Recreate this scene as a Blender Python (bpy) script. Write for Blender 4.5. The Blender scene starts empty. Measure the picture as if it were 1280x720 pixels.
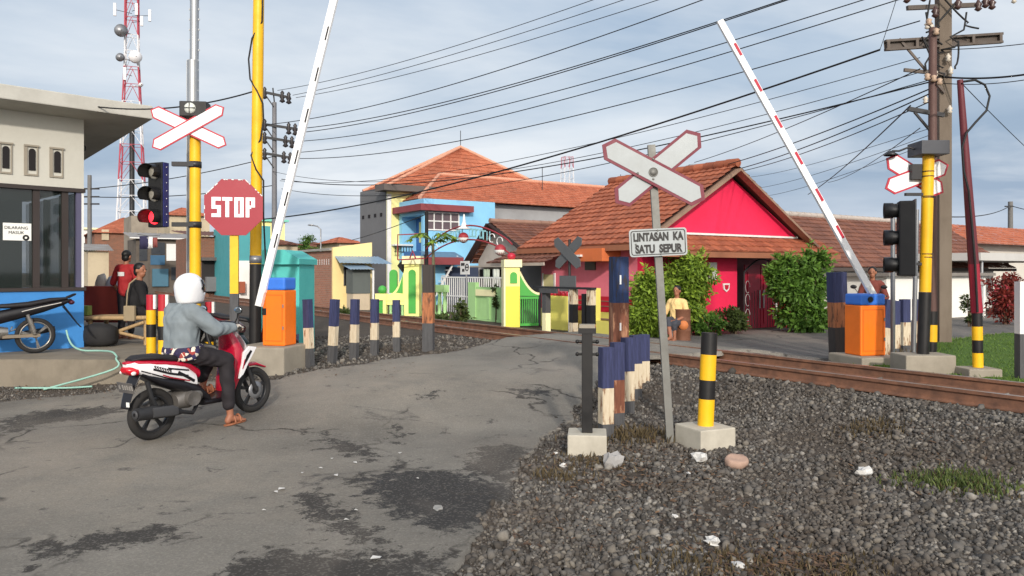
import bpy, bmesh, math, random
import numpy as np
from mathutils import Vector, Matrix
R = math.radians
S = bpy.context.scene
COL = S.collection
random.seed(7)

# ---------------------------------------------------------------- camera, sky, sun, exposure
CAMZ, FPX, HOR = 1.75, 960.0, 340.0          # eye height (m), focal length and horizon row for a 1280x720 frame
cam_d = bpy.data.cameras.new('camera'); cam = bpy.data.objects.new('camera', cam_d); COL.objects.link(cam)
cam.location = (0, 0, CAMZ); cam.rotation_euler = (R(90), 0, 0)
cam_d.sensor_width = 36; cam_d.lens = 36*FPX/1280; cam_d.shift_y = -(360-HOR)/1280
cam_d.clip_start = .05; cam_d.clip_end = 3000
S.camera = cam

SUN_EL, SUN_AZ = 22.0, 7.0                  # the sun stands low behind the camera, a little to its right
sx, sy = math.sin(R(SUN_AZ)), -math.cos(R(SUN_AZ))
tosun = Vector((sx*math.cos(R(SUN_EL)), sy*math.cos(R(SUN_EL)), math.sin(R(SUN_EL))))
sl = bpy.data.lights.new('sun', 'SUN'); so = bpy.data.objects.new('sun', sl); COL.objects.link(so)
sl.energy = 2.8; sl.angle = R(2.5); sl.color = (1.0, .92, .82)
so.rotation_euler = tosun.to_track_quat('Z', 'Y').to_euler(); so.location = (0, -20, 30)

W = bpy.data.worlds.new('World'); S.world = W; W.use_nodes = True
nt = W.node_tree; nt.nodes.clear()
def wn(t, **k):
    n = nt.nodes.new(t)
    for a, v in k.items(): setattr(n, a, v)
    return n
L = nt.links.new
sky = wn('ShaderNodeTexSky', sky_type='NISHITA', sun_disc=False)
sky.sun_elevation = R(SUN_EL); sky.sun_rotation = math.atan2(sx, sy)   # same direction as the lamp
sky.air_density = 1.3; sky.dust_density = 2.0; sky.ozone_density = 1.0
tc = wn('ShaderNodeTexCoord'); sep = wn('ShaderNodeSeparateXYZ'); L(tc.outputs['Generated'], sep.inputs[0])
def mth(op, a, b=None, clamp=False):
    n = wn('ShaderNodeMath', operation=op, use_clamp=clamp)
    for i, v in enumerate((a, b)):
        if v is None: continue
        if isinstance(v, (int, float)): n.inputs[i].default_value = v
        else: L(v, n.inputs[i])
    return n.outputs[0]
up = mth('MAXIMUM', sep.outputs[2], 0.0)
den = mth('ADD', up, 0.10)
cx = mth('DIVIDE', sep.outputs[0], den); cy = mth('DIVIDE', sep.outputs[1], den)
cmb = wn('ShaderNodeCombineXYZ'); L(cx, cmb.inputs[0]); L(cy, cmb.inputs[1])
n1 = wn('ShaderNodeTexNoise'); n1.inputs['Scale'].default_value = .55; n1.inputs['Detail'].default_value = 7; n1.inputs['Roughness'].default_value = .55; n1.inputs['Distortion'].default_value = .4
mp1 = wn('ShaderNodeMapping'); mp1.inputs['Scale'].default_value = (.7, .95, 1); mp1.inputs['Location'].default_value = (3.1, 1.7, 0)
L(cmb.outputs[0], mp1.inputs[0]); L(mp1.outputs[0], n1.inputs['Vector'])
r1 = wn('ShaderNodeMapRange'); L(n1.outputs['Fac'], r1.inputs[0])
r1.inputs[1].default_value = .43; r1.inputs[2].default_value = .66
# pale veil thickening toward the horizon
veil = wn('ShaderNodeMapRange', interpolation_type='SMOOTHSTEP'); L(up, veil.inputs[0])
veil.inputs[1].default_value = 0.0; veil.inputs[2].default_value = .42; veil.inputs[3].default_value = .95; veil.inputs[4].default_value = .62
n2 = wn('ShaderNodeTexNoise'); n2.inputs['Scale'].default_value = .42; n2.inputs['Detail'].default_value = 6
L(cmb.outputs[0], n2.inputs['Vector'])
cr = wn('ShaderNodeValToRGB'); L(n2.outputs['Fac'], cr.inputs[0])
cr.color_ramp.elements[0].position = .40; cr.color_ramp.elements[0].color = (.32, .42, .58, 1)
cr.color_ramp.elements[1].position = .64; cr.color_ramp.elements[1].color = (.60, .68, .80, 1)
SKYK = .13
mul = wn('ShaderNodeVectorMath', operation='SCALE'); L(cr.outputs[0], mul.inputs[0]); mul.inputs['Scale'].default_value = 1.0/SKYK
mixv = wn('ShaderNodeMix', data_type='RGBA'); L(veil.outputs[0], mixv.inputs['Factor']); L(sky.outputs[0], mixv.inputs['A']); L(mul.outputs[0], mixv.inputs['B'])
wh = wn('ShaderNodeRGB'); wh.outputs[0].default_value = (.86/SKYK, .90/SKYK, .94/SKYK, 1)
cl = mth('MULTIPLY', r1.outputs[0], .85)
mixc = wn('ShaderNodeMix', data_type='RGBA'); L(cl, mixc.inputs['Factor']); L(mixv.outputs['Result'], mixc.inputs['A']); L(wh.outputs[0], mixc.inputs['B'])
bg = wn('ShaderNodeBackground'); bg.inputs['Strength'].default_value = SKYK
# unseen warm sky glow added behind the camera, round the sun, to soften shade
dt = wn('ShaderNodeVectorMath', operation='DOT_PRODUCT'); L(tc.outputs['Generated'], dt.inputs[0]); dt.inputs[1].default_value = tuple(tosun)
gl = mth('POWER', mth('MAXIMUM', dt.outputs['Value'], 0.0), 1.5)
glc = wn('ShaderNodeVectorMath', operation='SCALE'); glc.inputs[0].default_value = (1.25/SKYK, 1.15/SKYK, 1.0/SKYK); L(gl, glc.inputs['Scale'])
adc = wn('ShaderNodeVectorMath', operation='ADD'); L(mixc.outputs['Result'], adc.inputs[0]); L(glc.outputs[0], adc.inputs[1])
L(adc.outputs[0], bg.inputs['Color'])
wo = wn('ShaderNodeOutputWorld'); L(bg.outputs[0], wo.inputs[0])

S.view_settings.view_transform = 'Standard'; S.view_settings.look = 'None'
S.view_settings.exposure = 0.06; S.view_settings.gamma = 1.0; S.view_settings.use_curve_mapping = False
S.render.engine = 'CYCLES'
S.cycles.max_bounces = 6; S.cycles.transparent_max_bounces = 12; S.cycles.use_denoising = True

# ---------------------------------------------------------------- frames and measuring helpers
NX, NY = .8320, .5547                       # b axis: square to the railway, away from the camera
AX, AY = .5547, -.8320                      # a axis: along the railway, toward the right foreground
ROT = math.atan2(AY, AX)
def ab(a, b): return (a*AX + b*NX, a*AY + b*NY)
def to_ab(x, y): return (x*AX + y*AY, x*NX + y*NY)
def wx(px, Z): return (px-640)/FPX*Z        # measured size of things: picture column/row at a known distance
def wz(py, Z): return CAMZ + (HOR-py)/FPX*Z
def on_b(px, b):                            # where the sight line of a column meets a wall of constant b
    r = (px-640)/FPX; Z = b/(r*NX+NY); return (r*AX+AY)*Z, Z
def on_a(px, a):
    r = (px-640)/FPX; Z = a/(r*AX+AY); return (r*NX+NY)*Z, Z
def interp(x, xs, ys): return float(np.interp(x, xs, ys))
def sstep(x, a, b):
    t = min(1, max(0, (x-a)/(b-a))); return t*t*(3-2*t)
def Gab(a, b):
    zl = interp(b, [.8, 2.5, 3.6, 5, 8, 10.3, 11.3, 13], [0, .12, .24, .30, .335, .335, .28, .2])
    zr = interp(b, [5, 6, 7, 7.5, 7.95, 10.3, 11.3, 13], [0, .04, .10, .22, .33, .335, .28, .2])
    return zr + (zl-zr)*sstep(-a, 6.8, 9.5)
def G(x, y): return Gab(*to_ab(x, y))
def RGab(a, b): return Gab(a, b) + .022 + .132*sstep(b, 6.9, 8.2)*(1-sstep(b, 10.1, 11.6))
def hnoise(x, y):                           # cheap smooth value noise for outlines
    return (math.sin(x*1.7+y*.9)+math.sin(x*3.1-y*2.3+1.3)*.6+math.sin(x*6.7+y*5.1+.4)*.35+math.sin(x*13.1-y*9.7)*.2)/2.15

# ---------------------------------------------------------------- mesh builder
class MB:
    def __init__(s, off=(0, 0, 0), M=None):
        s.v = []; s.f = []; s.m = []; s.sm = []; s.r = []; s.off = Vector(off); s.M = M; s.mats = []
        s.mi = 0; s.rv = 0.0; s.smooth = False
    def mat(s, m):
        if m not in s.mats: s.mats.append(m)
        s.mi = s.mats.index(m); return s
    def _pt(s, p):
        p = Vector(p)
        if s.M is not None: p = s.M @ p
        return p + s.off
    def add(s, vs, fs, smooth=None):
        o = len(s.v); s.v += [s._pt(p) for p in vs]
        sm = s.smooth if smooth is None else smooth
        for f in fs: s.f.append(tuple(i+o for i in f)); s.m.append(s.mi); s.sm.append(sm); s.r.append(s.rv)
    def box(s, lo, hi, rot=None, piv=None):
        (x0, y0, z0), (x1, y1, z1) = lo, hi
        vs = [Vector(p) for p in ((x0,y0,z0),(x1,y0,z0),(x1,y1,z0),(x0,y1,z0),(x0,y0,z1),(x1,y0,z1),(x1,y1,z1),(x0,y1,z1))]
        if rot is not None:
            c = Vector(piv) if piv is not None else (Vector(lo)+Vector(hi))/2
            vs = [rot @ (p-c) + c for p in vs]
        s.add(vs, [(0,3,2,1),(4,5,6,7),(0,1,5,4),(1,2,6,5),(2,3,7,6),(3,0,4,7)], False); return s
    def cbox(s, c, sz, rot=None): 
        c = Vector(c); h = Vector(sz)/2; return s.box(c-h, c+h, rot)
    def beam(s, p0, p1, w, h, upv=(0, 0, 1)):
        p0, p1 = Vector(p0), Vector(p1); d = (p1-p0).normalized(); u = d.cross(Vector(upv))
        if u.length < 1e-4: u = d.cross(Vector((1, 0, 0)))
        u.normalize(); n = u.cross(d); a = u*w/2; b = n*h/2
        vs = [p0-a-b, p0+a-b, p0+a+b, p0-a+b, p1-a-b, p1+a-b, p1+a+b, p1-a+b]
        s.add(vs, [(0,1,2,3),(7,6,5,4),(0,4,5,1),(1,5,6,2),(2,6,7,3),(3,7,4,0)], False); return s
    def cyl(s, p0, p1, r0, r1=None, n=12, caps=True):
        if r1 is None: r1 = r0
        p0, p1 = Vector(p0), Vector(p1); d = (p1-p0).normalized(); u = d.orthogonal().normalized(); w = d.cross(u)
        vs = []
        for p, r in ((p0, r0), (p1, r1)):
            for i in range(n):
                t = 2*math.pi*i/n; vs.append(p+u*math.cos(t)*r+w*math.sin(t)*r)
        s.add(vs, [(i, (i+1) % n, n+(i+1) % n, n+i) for i in range(n)], True)
        if caps: s.add(vs[:n], [tuple(range(n-1, -1, -1))], False); s.add(vs[n:], [tuple(range(n))], False)
        return s
    def tube(s, pts, r, n=6, caps=True):
        pts = [Vector(p) for p in pts]; rs = r if isinstance(r, (list, tuple)) else [r]*len(pts)
        vs = []; u = None
        for i, p in enumerate(pts):
            d = (pts[min(i+1, len(pts)-1)]-pts[max(i-1, 0)]).normalized()
            u = d.orthogonal().normalized() if u is None else (u-d*u.dot(d)).normalized()
            w = d.cross(u)
            for k in range(n):
                t = 2*math.pi*k/n; vs.append(p+(u*math.cos(t)+w*math.sin(t))*rs[i])
        fs = [(i*n+k, i*n+(k+1) % n, (i+1)*n+(k+1) % n, (i+1)*n+k) for i in range(len(pts)-1) for k in range(n)]
        s.add(vs, fs, True)
        if caps: s.add(vs[:n], [tuple(range(n-1, -1, -1))], False); s.add(vs[-n:], [tuple(range(n))], False)
        return s
    def lathe(s, c, prof, axis=(0, 0, 1), n=16):          # prof: (radius, height along axis)
        c = Vector(c); d = Vector(axis).normalized(); u = d.orthogonal().normalized(); w = d.cross(u); vs = []
        for r, h in prof:
            for k in range(n):
                t = 2*math.pi*k/n; vs.append(c+d*h+(u*math.cos(t)+w*math.sin(t))*max(r, 1e-4))
        m = len(prof)
        s.add(vs, [(i*n+k, i*n+(k+1) % n, (i+1)*n+(k+1) % n, (i+1)*n+k) for i in range(m-1) for k in range(n)], True)
        return s
    def ell(s, c, r, n=12, m=8, rot=None):
        c = Vector(c); r = Vector(r) if not isinstance(r, (int, float)) else Vector((r, r, r)); vs = []
        for i in range(m+1):
            th = math.pi*i/m; th = min(max(th, .02), math.pi-.02)
            for k in range(n):
                ph = 2*math.pi*k/n; p = Vector((r.x*math.sin(th)*math.cos(ph), r.y*math.sin(th)*math.sin(ph), r.z*math.cos(th)))
                vs.append(c+(rot @ p if rot is not None else p))
        s.add(vs, [(i*n+k, (i+1)*n+k, (i+1)*n+(k+1) % n, i*n+(k+1) % n) for i in range(m) for k in range(n)], True)
        s.add(vs[:n], [tuple(range(n))], True); s.add(vs[-n:], [tuple(range(n-1, -1, -1))], True); return s
    def cap(s, p0, p1, r0, r1=None):                      # tapered limb segment with round ends
        if r1 is None: r1 = r0
        s.cyl(p0, p1, r0, r1, 12); s.ell(p0, r0, 12, 8); s.ell(p1, r1, 12, 8); return s
    def prism(s, poly, depth, ax=(1, 0, 0), ay=(0, 0, 1), o=(0, 0, 0)):   # flat outline given a thickness (toward ax x ay)
        ax, ay, o = Vector(ax), Vector(ay), Vector(o); nz = ax.cross(ay).normalized()
        ar = sum(poly[i][0]*poly[(i+1) % len(poly)][1]-poly[(i+1) % len(poly)][0]*poly[i][1] for i in range(len(poly)))
        if ar < 0: poly = poly[::-1]
        n = len(poly); fr = [o+ax*x+ay*y+nz*depth for x, y in poly]; bk = [o+ax*x+ay*y for x, y in poly]
        s.add(fr+bk, [tuple(range(n)), tuple(range(2*n-1, n-1, -1))]+[(i, n+i, n+(i+1) % n, (i+1) % n) for i in range(n)], False); return s
    def loft(s, secs, n=16, ex=2.4, caps=True):           # secs: (centre, half width along y, half height along z[, tilt])
        vs = []
        for sc in secs:
            c = Vector(sc[0]); hy, hz = sc[1], sc[2]; tl = sc[3] if len(sc) > 3 else 0
            for k in range(n):
                t = 2*math.pi*k/n; cy_, sz_ = math.cos(t), math.sin(t)
                y = math.copysign(abs(cy_)**(2/ex), cy_)*hy; z = math.copysign(abs(sz_)**(2/ex), sz_)*hz
                vs.append(c+Vector((-math.sin(tl)*z, y, math.cos(tl)*z)))
        m = len(secs)
        s.add(vs, [(i*n+k, (i+1)*n+k, (i+1)*n+(k+1) % n, i*n+(k+1) % n) for i in range(m-1) for k in range(n)], True)
        if caps: s.add(vs[:n], [tuple(range(n))], True); s.add(vs[-n:], [tuple(range(n-1, -1, -1))], True)
        return s
    def mesh(s, name, bevel=0, weld=False):
        me = bpy.data.meshes.new(name)
        me.from_pydata([tuple(p) for p in s.v], [], s.f)
        for m in s.mats: me.materials.append(m)
        nf = len(s.f)
        me.polygons.foreach_set('material_index', s.m); me.polygons.foreach_set('use_smooth', s.sm)
        at = me.attributes.new('rnd', 'FLOAT', 'FACE'); at.data.foreach_set('value', s.r)
        if weld or bevel:
            bm = bmesh.new(); bm.from_mesh(me)
            bmesh.ops.remove_doubles(bm, verts=bm.verts, dist=1e-5)
            if bevel:
                es = [e for e in bm.edges if len(e.link_faces) == 2 and e.calc_face_angle(0) > .6]
                bmesh.ops.bevel(bm, geom=es, offset=bevel, offset_type='OFFSET', segments=2, profile=.6, affect='EDGES', clamp_overlap=True)
            bm.to_mesh(me); bm.free()
        me.validate()
        uv = me.uv_layers.new(name='UVMap'); buf = np.zeros(len(me.loops)*2, np.float32)
        vco = np.zeros(len(me.vertices)*3, np.float32); me.vertices.foreach_get('co', vco); vco = vco.reshape(-1, 3)
        for p in me.polygons:
            n = p.normal
            if abs(n.z) > .93: u = (1, 0, 0); w = (0, 1, 0)
            else:
                l = math.hypot(n.x, n.y); u = (-n.y/l, n.x/l, 0); w = (n.y*u[2]-n.z*u[1], n.z*u[0]-n.x*u[2], n.x*u[1]-n.y*u[0])
            for li in p.loop_indices:
                c = vco[me.loops[li].vertex_index]
                buf[2*li] = c[0]*u[0]+c[1]*u[1]+c[2]*u[2]; buf[2*li+1] = c[0]*w[0]+c[1]*w[1]+c[2]*w[2]
        uv.data.foreach_set('uv', buf)
        return me
    def build(s, name, parent=None, bevel=0, label=None, weld=False):
        o = bpy.data.objects.new(name, s.mesh(name, bevel, weld)); COL.objects.link(o)
        if parent is not None: o.parent = parent
        if label: o['label'] = label
        return o
def tag(o, label, cat, group=None):
    o['label'] = label; o['category'] = cat
    if group: o['group'] = group
    return o
def thing(name, label, cat, loc=(0, 0, 0), rotz=0, group=None):
    o = bpy.data.objects.new(name, None); COL.objects.link(o); o.empty_display_size = .2
    o.location = loc; o.rotation_euler = (0, 0, rotz)
    return tag(o, label, cat, group)
def struct(name, mb, weld=False):
    o = mb.build(name, weld=weld); o['kind'] = 'structure'; return o
def town(name, label, cat, a, b, z=0.0, group=None):      # a thing in the railway's frame; its builders use absolute (a, b, z)
    x, y = ab(a, b); t = thing(name, label, cat, (x, y, z), ROT, group)
    return t, (-a, -b, -z)
def copy_tree(o, parent=None):
    c = o.copy(); COL.objects.link(c)
    if parent is not None: c.parent = parent
    for ch in list(o.children): copy_tree(ch, c)
    return c
def blob(name, build, mat, parent, voxel=.012, smooth=6, label=None, fold=0.0):     # one continuous skin grown over limb segments
    mb = MB(); mb.mat(mat); build(mb)
    tmp = bpy.data.objects.new('tmp', mb.mesh('tmp')); COL.objects.link(tmp)
    m = tmp.modifiers.new('r', 'REMESH'); m.mode = 'VOXEL'; m.voxel_size = voxel; m.use_smooth_shade = True
    m = tmp.modifiers.new('s', 'SMOOTH'); m.factor = .5; m.iterations = smooth
    dg = bpy.context.evaluated_depsgraph_get(); me = bpy.data.meshes.new_from_object(tmp.evaluated_get(dg))
    old = tmp.data; bpy.data.objects.remove(tmp); bpy.data.meshes.remove(old)
    if fold:                                  # cloth folds
        for v in me.vertices:
            p = v.co; k = math.sin(p.z*38+7*math.sin(p.x*11+p.y*9))*.5+math.sin(p.x*47+p.z*31+4*math.sin(p.y*17))*.35+math.sin(p.y*53-p.z*23+p.x*19)*.3
            v.co = p+v.normal*fold*k
    me.name = name; me.materials.clear(); me.materials.append(mat)
    o = bpy.data.objects.new(name, me); COL.objects.link(o); o.parent = parent
    if label: o['label'] = label
    return o
def text_mesh(txt, size, extrude=.003, bold=0.0, space=1.0):
    c = bpy.data.curves.new('t', 'FONT'); c.body = txt; c.size = size; c.extrude = extrude; c.offset = bold
    c.align_x = 'CENTER'; c.align_y = 'CENTER'; c.space_character = space; c.space_line = 1.15
    o = bpy.data.objects.new('t', c); COL.objects.link(o)
    dg = bpy.context.evaluated_depsgraph_get(); me = bpy.data.meshes.new_from_object(o.evaluated_get(dg))
    bpy.data.objects.remove(o); bpy.data.curves.remove(c)
    return me
def text_part(name, txt, size, mat, parent, loc, rot, bold=0.0, space=1.0):
    me = text_mesh(txt, size, .002, bold, space); me.materials.clear(); me.materials.append(mat)
    o = bpy.data.objects.new(name, me); COL.objects.link(o); o.parent = parent; o.location = loc; o.rotation_euler = rot
    return o

# ---------------------------------------------------------------- materials
def lin(c):
    return tuple((x/255/12.92 if x/255 <= .04045 else ((x/255+.055)/1.055)**2.4) for x in c)
def nodes(name):
    m = bpy.data.materials.new(name); m.use_nodes = True; t = m.node_tree
    return m, t, t.nodes['Principled BSDF']
def tn(t, ty, **k):
    n = t.nodes.new(ty)
    for a, v in k.items(): setattr(n, a, v)
    return n
def tmix(t, f, a, b, bt='MIX'):
    n = tn(t, 'ShaderNodeMix', data_type='RGBA', blend_type=bt)
    for k, v in (('Factor', f), ('A', a), ('B', b)):
        if isinstance(v, (int, float)): n.inputs[k].default_value = v
        elif isinstance(v, tuple): n.inputs[k].default_value = (*v[:3], 1)
        else: t.links.new(v, n.inputs[k])
    return n.outputs['Result']
def tnoise(t, scale, detail=5, rough=.6, vec=None, dist=0):
    n = tn(t, 'ShaderNodeTexNoise'); n.inputs['Scale'].default_value = scale; n.inputs['Detail'].default_value = detail
    n.inputs['Roughness'].default_value = rough; n.inputs['Distortion'].default_value = dist
    if vec is not None: t.links.new(vec, n.inputs['Vector'])
    return n.outputs['Fac']
def trange(t, v, a, b, c=0.0, d=1.0):
    n = tn(t, 'ShaderNodeMapRange'); t.links.new(v, n.inputs[0])
    for i, x in enumerate((a, b, c, d)): n.inputs[i+1].default_value = x
    return n.outputs[0]
def tbump(t, h, bsdf, strength=.3, dist=.01):
    n = tn(t, 'ShaderNodeBump'); n.inputs['Strength'].default_value = strength; n.inputs['Distance'].default_value = dist
    t.links.new(h, n.inputs['Height']); t.links.new(n.outputs[0], bsdf.inputs['Normal'])
def objvec(t, scale=(1, 1, 1)):
    c = tn(t, 'ShaderNodeTexCoord'); mp = tn(t, 'ShaderNodeMapping'); mp.inputs['Scale'].default_value = scale
    t.links.new(c.outputs['Object'], mp.inputs[0]); return mp.outputs[0]
def uvvec(t, scale=(1, 1, 1)):
    c = tn(t, 'ShaderNodeTexCoord'); mp = tn(t, 'ShaderNodeMapping'); mp.inputs['Scale'].default_value = scale
    t.links.new(c.outputs['UV'], mp.inputs[0]); return mp.outputs[0]
MC = {}
def paint(rgb, rough=.55, dirt=.35, scale=3.0, metal=0.0, dirtcol=None, streak=False, bump=.15, spec=.4, key=''):
    """weathered paint, plaster or plastic: base colour with blotches, dirt and fine grain"""
    k = (rgb, rough, dirt, scale, metal, dirtcol, streak, bump, key)
    if k in MC: return MC[k]
    m, t, b = nodes('paint'); base = lin(rgb); dc = lin(dirtcol) if dirtcol else tuple(x*.45+.03 for x in base)
    v = objvec(t, (1, 1, .25) if streak else (1, 1, 1))
    n = tnoise(t, scale, 7, .65, v); g = tnoise(t, scale*14, 4, .7, objvec(t))
    f = trange(t, n, .42, .78, 0, dirt)
    c1 = tmix(t, f, base, dc)
    c2 = tmix(t, trange(t, g, .3, .7, 0, .22), c1, tuple(min(1, x*.72) for x in base))
    big = tnoise(t, scale*.35, 2, .5, objvec(t))
    c3 = tmix(t, trange(t, big, .3, .7, 0, .2), c2, tuple(min(.9, x*1.25+.01) for x in base))
    t.links.new(c3, b.inputs['Base Color'])
    t.links.new(trange(t, n, .3, .8, max(.05, rough-.12), min(1, rough+.2)), b.inputs['Roughness'])
    b.inputs['Metallic'].default_value = metal; b.inputs['Specular IOR Level'].default_value = spec
    if bump: tbump(t, g, b, bump, .004)
    MC[k] = m; return m
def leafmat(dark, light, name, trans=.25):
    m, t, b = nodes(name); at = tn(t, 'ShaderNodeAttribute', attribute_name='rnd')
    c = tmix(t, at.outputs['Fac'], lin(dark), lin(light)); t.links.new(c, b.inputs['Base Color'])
    b.inputs['Roughness'].default_value = .5; b.inputs['Specular IOR Level'].default_value = .3
    tr = tn(t, 'ShaderNodeBsdfTranslucent'); t.links.new(c, tr.inputs[0])
    ms = tn(t, 'ShaderNodeMixShader'); ms.inputs[0].default_value = trans
    t.links.new(b.outputs[0], ms.inputs[1]); t.links.new(tr.outputs[0], ms.inputs[2])
    t.links.new(ms.outputs[0], t.nodes['Material Output'].inputs[0]); return m
def tilemat(c0, c1, name, stain=(60, 45, 40), amt=.35):
    m, t, b = nodes(name); at = tn(t, 'ShaderNodeAttribute', attribute_name='rnd')
    c = tmix(t, at.outputs['Fac'], lin(c0), lin(c1))
    n = tnoise(t, .9, 8, .7, objvec(t)); c = tmix(t, trange(t, n, .5, .75, 0, amt), c, lin(stain))
    n2_ = tnoise(t, 25, 4, .7, objvec(t)); c = tmix(t, trange(t, n2_, .4, .7, 0, .3), c, tuple(x*.6 for x in lin(c0)))
    t.links.new(c, b.inputs['Base Color']); b.inputs['Roughness'].default_value = .85
    tbump(t, n2_, b, .3, .006); return m
def brickmat(c0, c1, mortar, name, w=.23, h=.075):
    m, t, b = nodes(name); br = tn(t, 'ShaderNodeTexBrick'); t.links.new(uvvec(t), br.inputs['Vector'])
    br.inputs['Color1'].default_value = (*lin(c0), 1); br.inputs['Color2'].default_value = (*lin(c1), 1); br.inputs['Mortar'].default_value = (*lin(mortar), 1)
    br.inputs['Scale'].default_value = 1.0; br.inputs['Brick Width'].default_value = w; br.inputs['Row Height'].default_value = h; br.inputs['Mortar Size'].default_value = .008
    n = tnoise(t, 1.2, 6, .7, objvec(t)); c = tmix(t, trange(t, n, .45, .75, 0, .45), br.outputs['Color'], tuple(x*.5 for x in lin(mortar)))
    t.links.new(c, b.inputs['Base Color']); b.inputs['Roughness'].default_value = .9
    tbump(t, br.outputs['Fac'], b, -.4, .006); return m
def woodmat(rgb, rgb2, name, sc=(14, 14, 1.2), chip=None):
    m, t, b = nodes(name); n = tnoise(t, 3, 8, .65, objvec(t, sc), .6)
    c = tmix(t, trange(t, n, .3, .7), lin(rgb), lin(rgb2))
    if chip:
        n2_ = tnoise(t, 1.6, 6, .7, objvec(t, (9, 9, 2.2))); c = tmix(t, trange(t, n2_, .52, .60), c, lin(chip))
    t.links.new(c, b.inputs['Base Color']); b.inputs['Roughness'].default_value = .8
    tbump(t, n, b, .5, .006); return m
def glassmat(rgb, name, rough=.04, alpha=.55):
    m, t, b = nodes(name); b.inputs['Base Color'].default_value = (*lin(rgb), 1); b.inputs['Roughness'].default_value = rough
    b.inputs['Specular IOR Level'].default_value = .8
    tr = tn(t, 'ShaderNodeBsdfTransparent'); ms = tn(t, 'ShaderNodeMixShader'); ms.inputs[0].default_value = alpha
    t.links.new(tr.outputs[0], ms.inputs[1]); t.links.new(b.outputs[0], ms.inputs[2]); t.links.new(ms.outputs[0], t.nodes['Material Output'].inputs[0]); return m

def asphalt():
    m, t, b = nodes('asphalt'); v = objvec(t)
    base = tmix(t, trange(t, tnoise(t, .55, 6, .62, v), .34, .68), lin((108, 104, 97)), lin((142, 137, 128)))
    blot = trange(t, tnoise(t, .9, 9, .72, objvec(t, (1.0, 1.7, 1)), .7), .60, .66)
    blot2 = trange(t, tnoise(t, 2.6, 8, .7, v, .4), .62, .66)
    at = tn(t, 'ShaderNodeAttribute', attribute_name='dust'); ad = tn(t, 'ShaderNodeMath', operation='MULTIPLY'); t.links.new(at.outputs['Fac'], ad.inputs[0]); t.links.new(trange(t, tnoise(t, 1.6, 8, .7, v), .3, .65), ad.inputs[1]); base = tmix(t, ad.outputs[0], base, lin((152, 143, 130)))
    c = tmix(t, blot, base, lin((82, 78, 74))); c = tmix(t, blot2, c, lin((86, 82, 78)))
    for nm_, col_, am_ in (('newer', (92, 90, 89), .85), ('tar', (60, 57, 54), 1.0), ('damp', (50, 49, 49), 1.0)):
        at = tn(t, 'ShaderNodeAttribute', attribute_name=nm_); ad = tn(t, 'ShaderNodeMath', operation='MULTIPLY_ADD'); t.links.new(tnoise(t, 6.5, 10, .78, v, .3), ad.inputs[0]); ad.inputs[1].default_value = 2.6; t.links.new(at.outputs['Fac'], ad.inputs[2])
        c = tmix(t, trange(t, ad.outputs[0], 1.78, 1.92, 0, am_), c, lin(col_))
    dust = trange(t, tnoise(t, .35, 4, .6, objvec(t, (1.4, .7, 1))), .5, .68, 0, .4); c = tmix(t, dust, c, lin((168, 156, 142)))
    # thin cracks
    vo = tn(t, 'ShaderNodeTexVoronoi', feature='DISTANCE_TO_EDGE'); vo.inputs['Scale'].default_value = .42
    dv = tn(t, 'ShaderNodeVectorMath', operation='ADD'); nn = tn(t, 'ShaderNodeTexNoise'); nn.inputs['Scale'].default_value = 1.5; nn.inputs['Detail'].default_value = 6
    t.links.new(v, nn.inputs['Vector']); sc = tn(t, 'ShaderNodeVectorMath', operation='SCALE'); sc.inputs['Scale'].default_value = 1.1
    t.links.new(nn.outputs['Color'], sc.inputs[0]); t.links.new(v, dv.inputs[0]); t.links.new(sc.outputs[0], dv.inputs[1]); t.links.new(dv.outputs[0], vo.inputs['Vector'])
    crk = trange(t, vo.outputs['Distance'], .004, .016, 1, 0)
    gate = trange(t, tnoise(t, .8, 3, .5, v), .46, .56); mm = tn(t, 'ShaderNodeMath', operation='MULTIPLY'); t.links.new(crk, mm.inputs[0]); t.links.new(gate, mm.inputs[1])
    c = tmix(t, mm.outputs[0], c, lin((60, 56, 52)))
    fine = tnoise(t, 65, 5, .85, v); c = tmix(t, trange(t, fine, .38, .66, 0, .42), c, lin((76, 72, 67))); agg = tn(t, 'ShaderNodeTexVoronoi'); agg.inputs['Scale'].default_value = 75; t.links.new(v, agg.inputs['Vector']); sc_ = tn(t, 'ShaderNodeSeparateColor'); t.links.new(agg.outputs['Color'], sc_.inputs[0]); c = tmix(t, trange(t, sc_.outputs[0], .80, .86, 0, .16), c, lin((172, 166, 156)))
    spk = tn(t, 'ShaderNodeTexVoronoi'); spk.inputs['Scale'].default_value = 34; t.links.new(v, spk.inputs['Vector'])
    sp = trange(t, spk.outputs['Distance'], .06, .1, 1, 0); g2 = trange(t, tnoise(t, 1.1, 4, .6, v), .55, .62); m2 = tn(t, 'ShaderNodeMath', operation='MULTIPLY')
    t.links.new(sp, m2.inputs[0]); t.links.new(g2, m2.inputs[1]); c = tmix(t, m2.outputs[0], c, lin((188, 182, 172)))
    t.links.new(c, b.inputs['Base Color']); t.links.new(trange(t, blot, 0, 1, .88, .7), b.inputs['Roughness'])
    b.inputs['Specular IOR Level'].default_value = .3
    hm = tn(t, 'ShaderNodeMath', operation='ADD'); t.links.new(fine, hm.inputs[0]); t.links.new(tnoise(t, 7, 6, .7, v), hm.inputs[1])
    tbump(t, hm.outputs[0], b, .7, .014); return m
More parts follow.
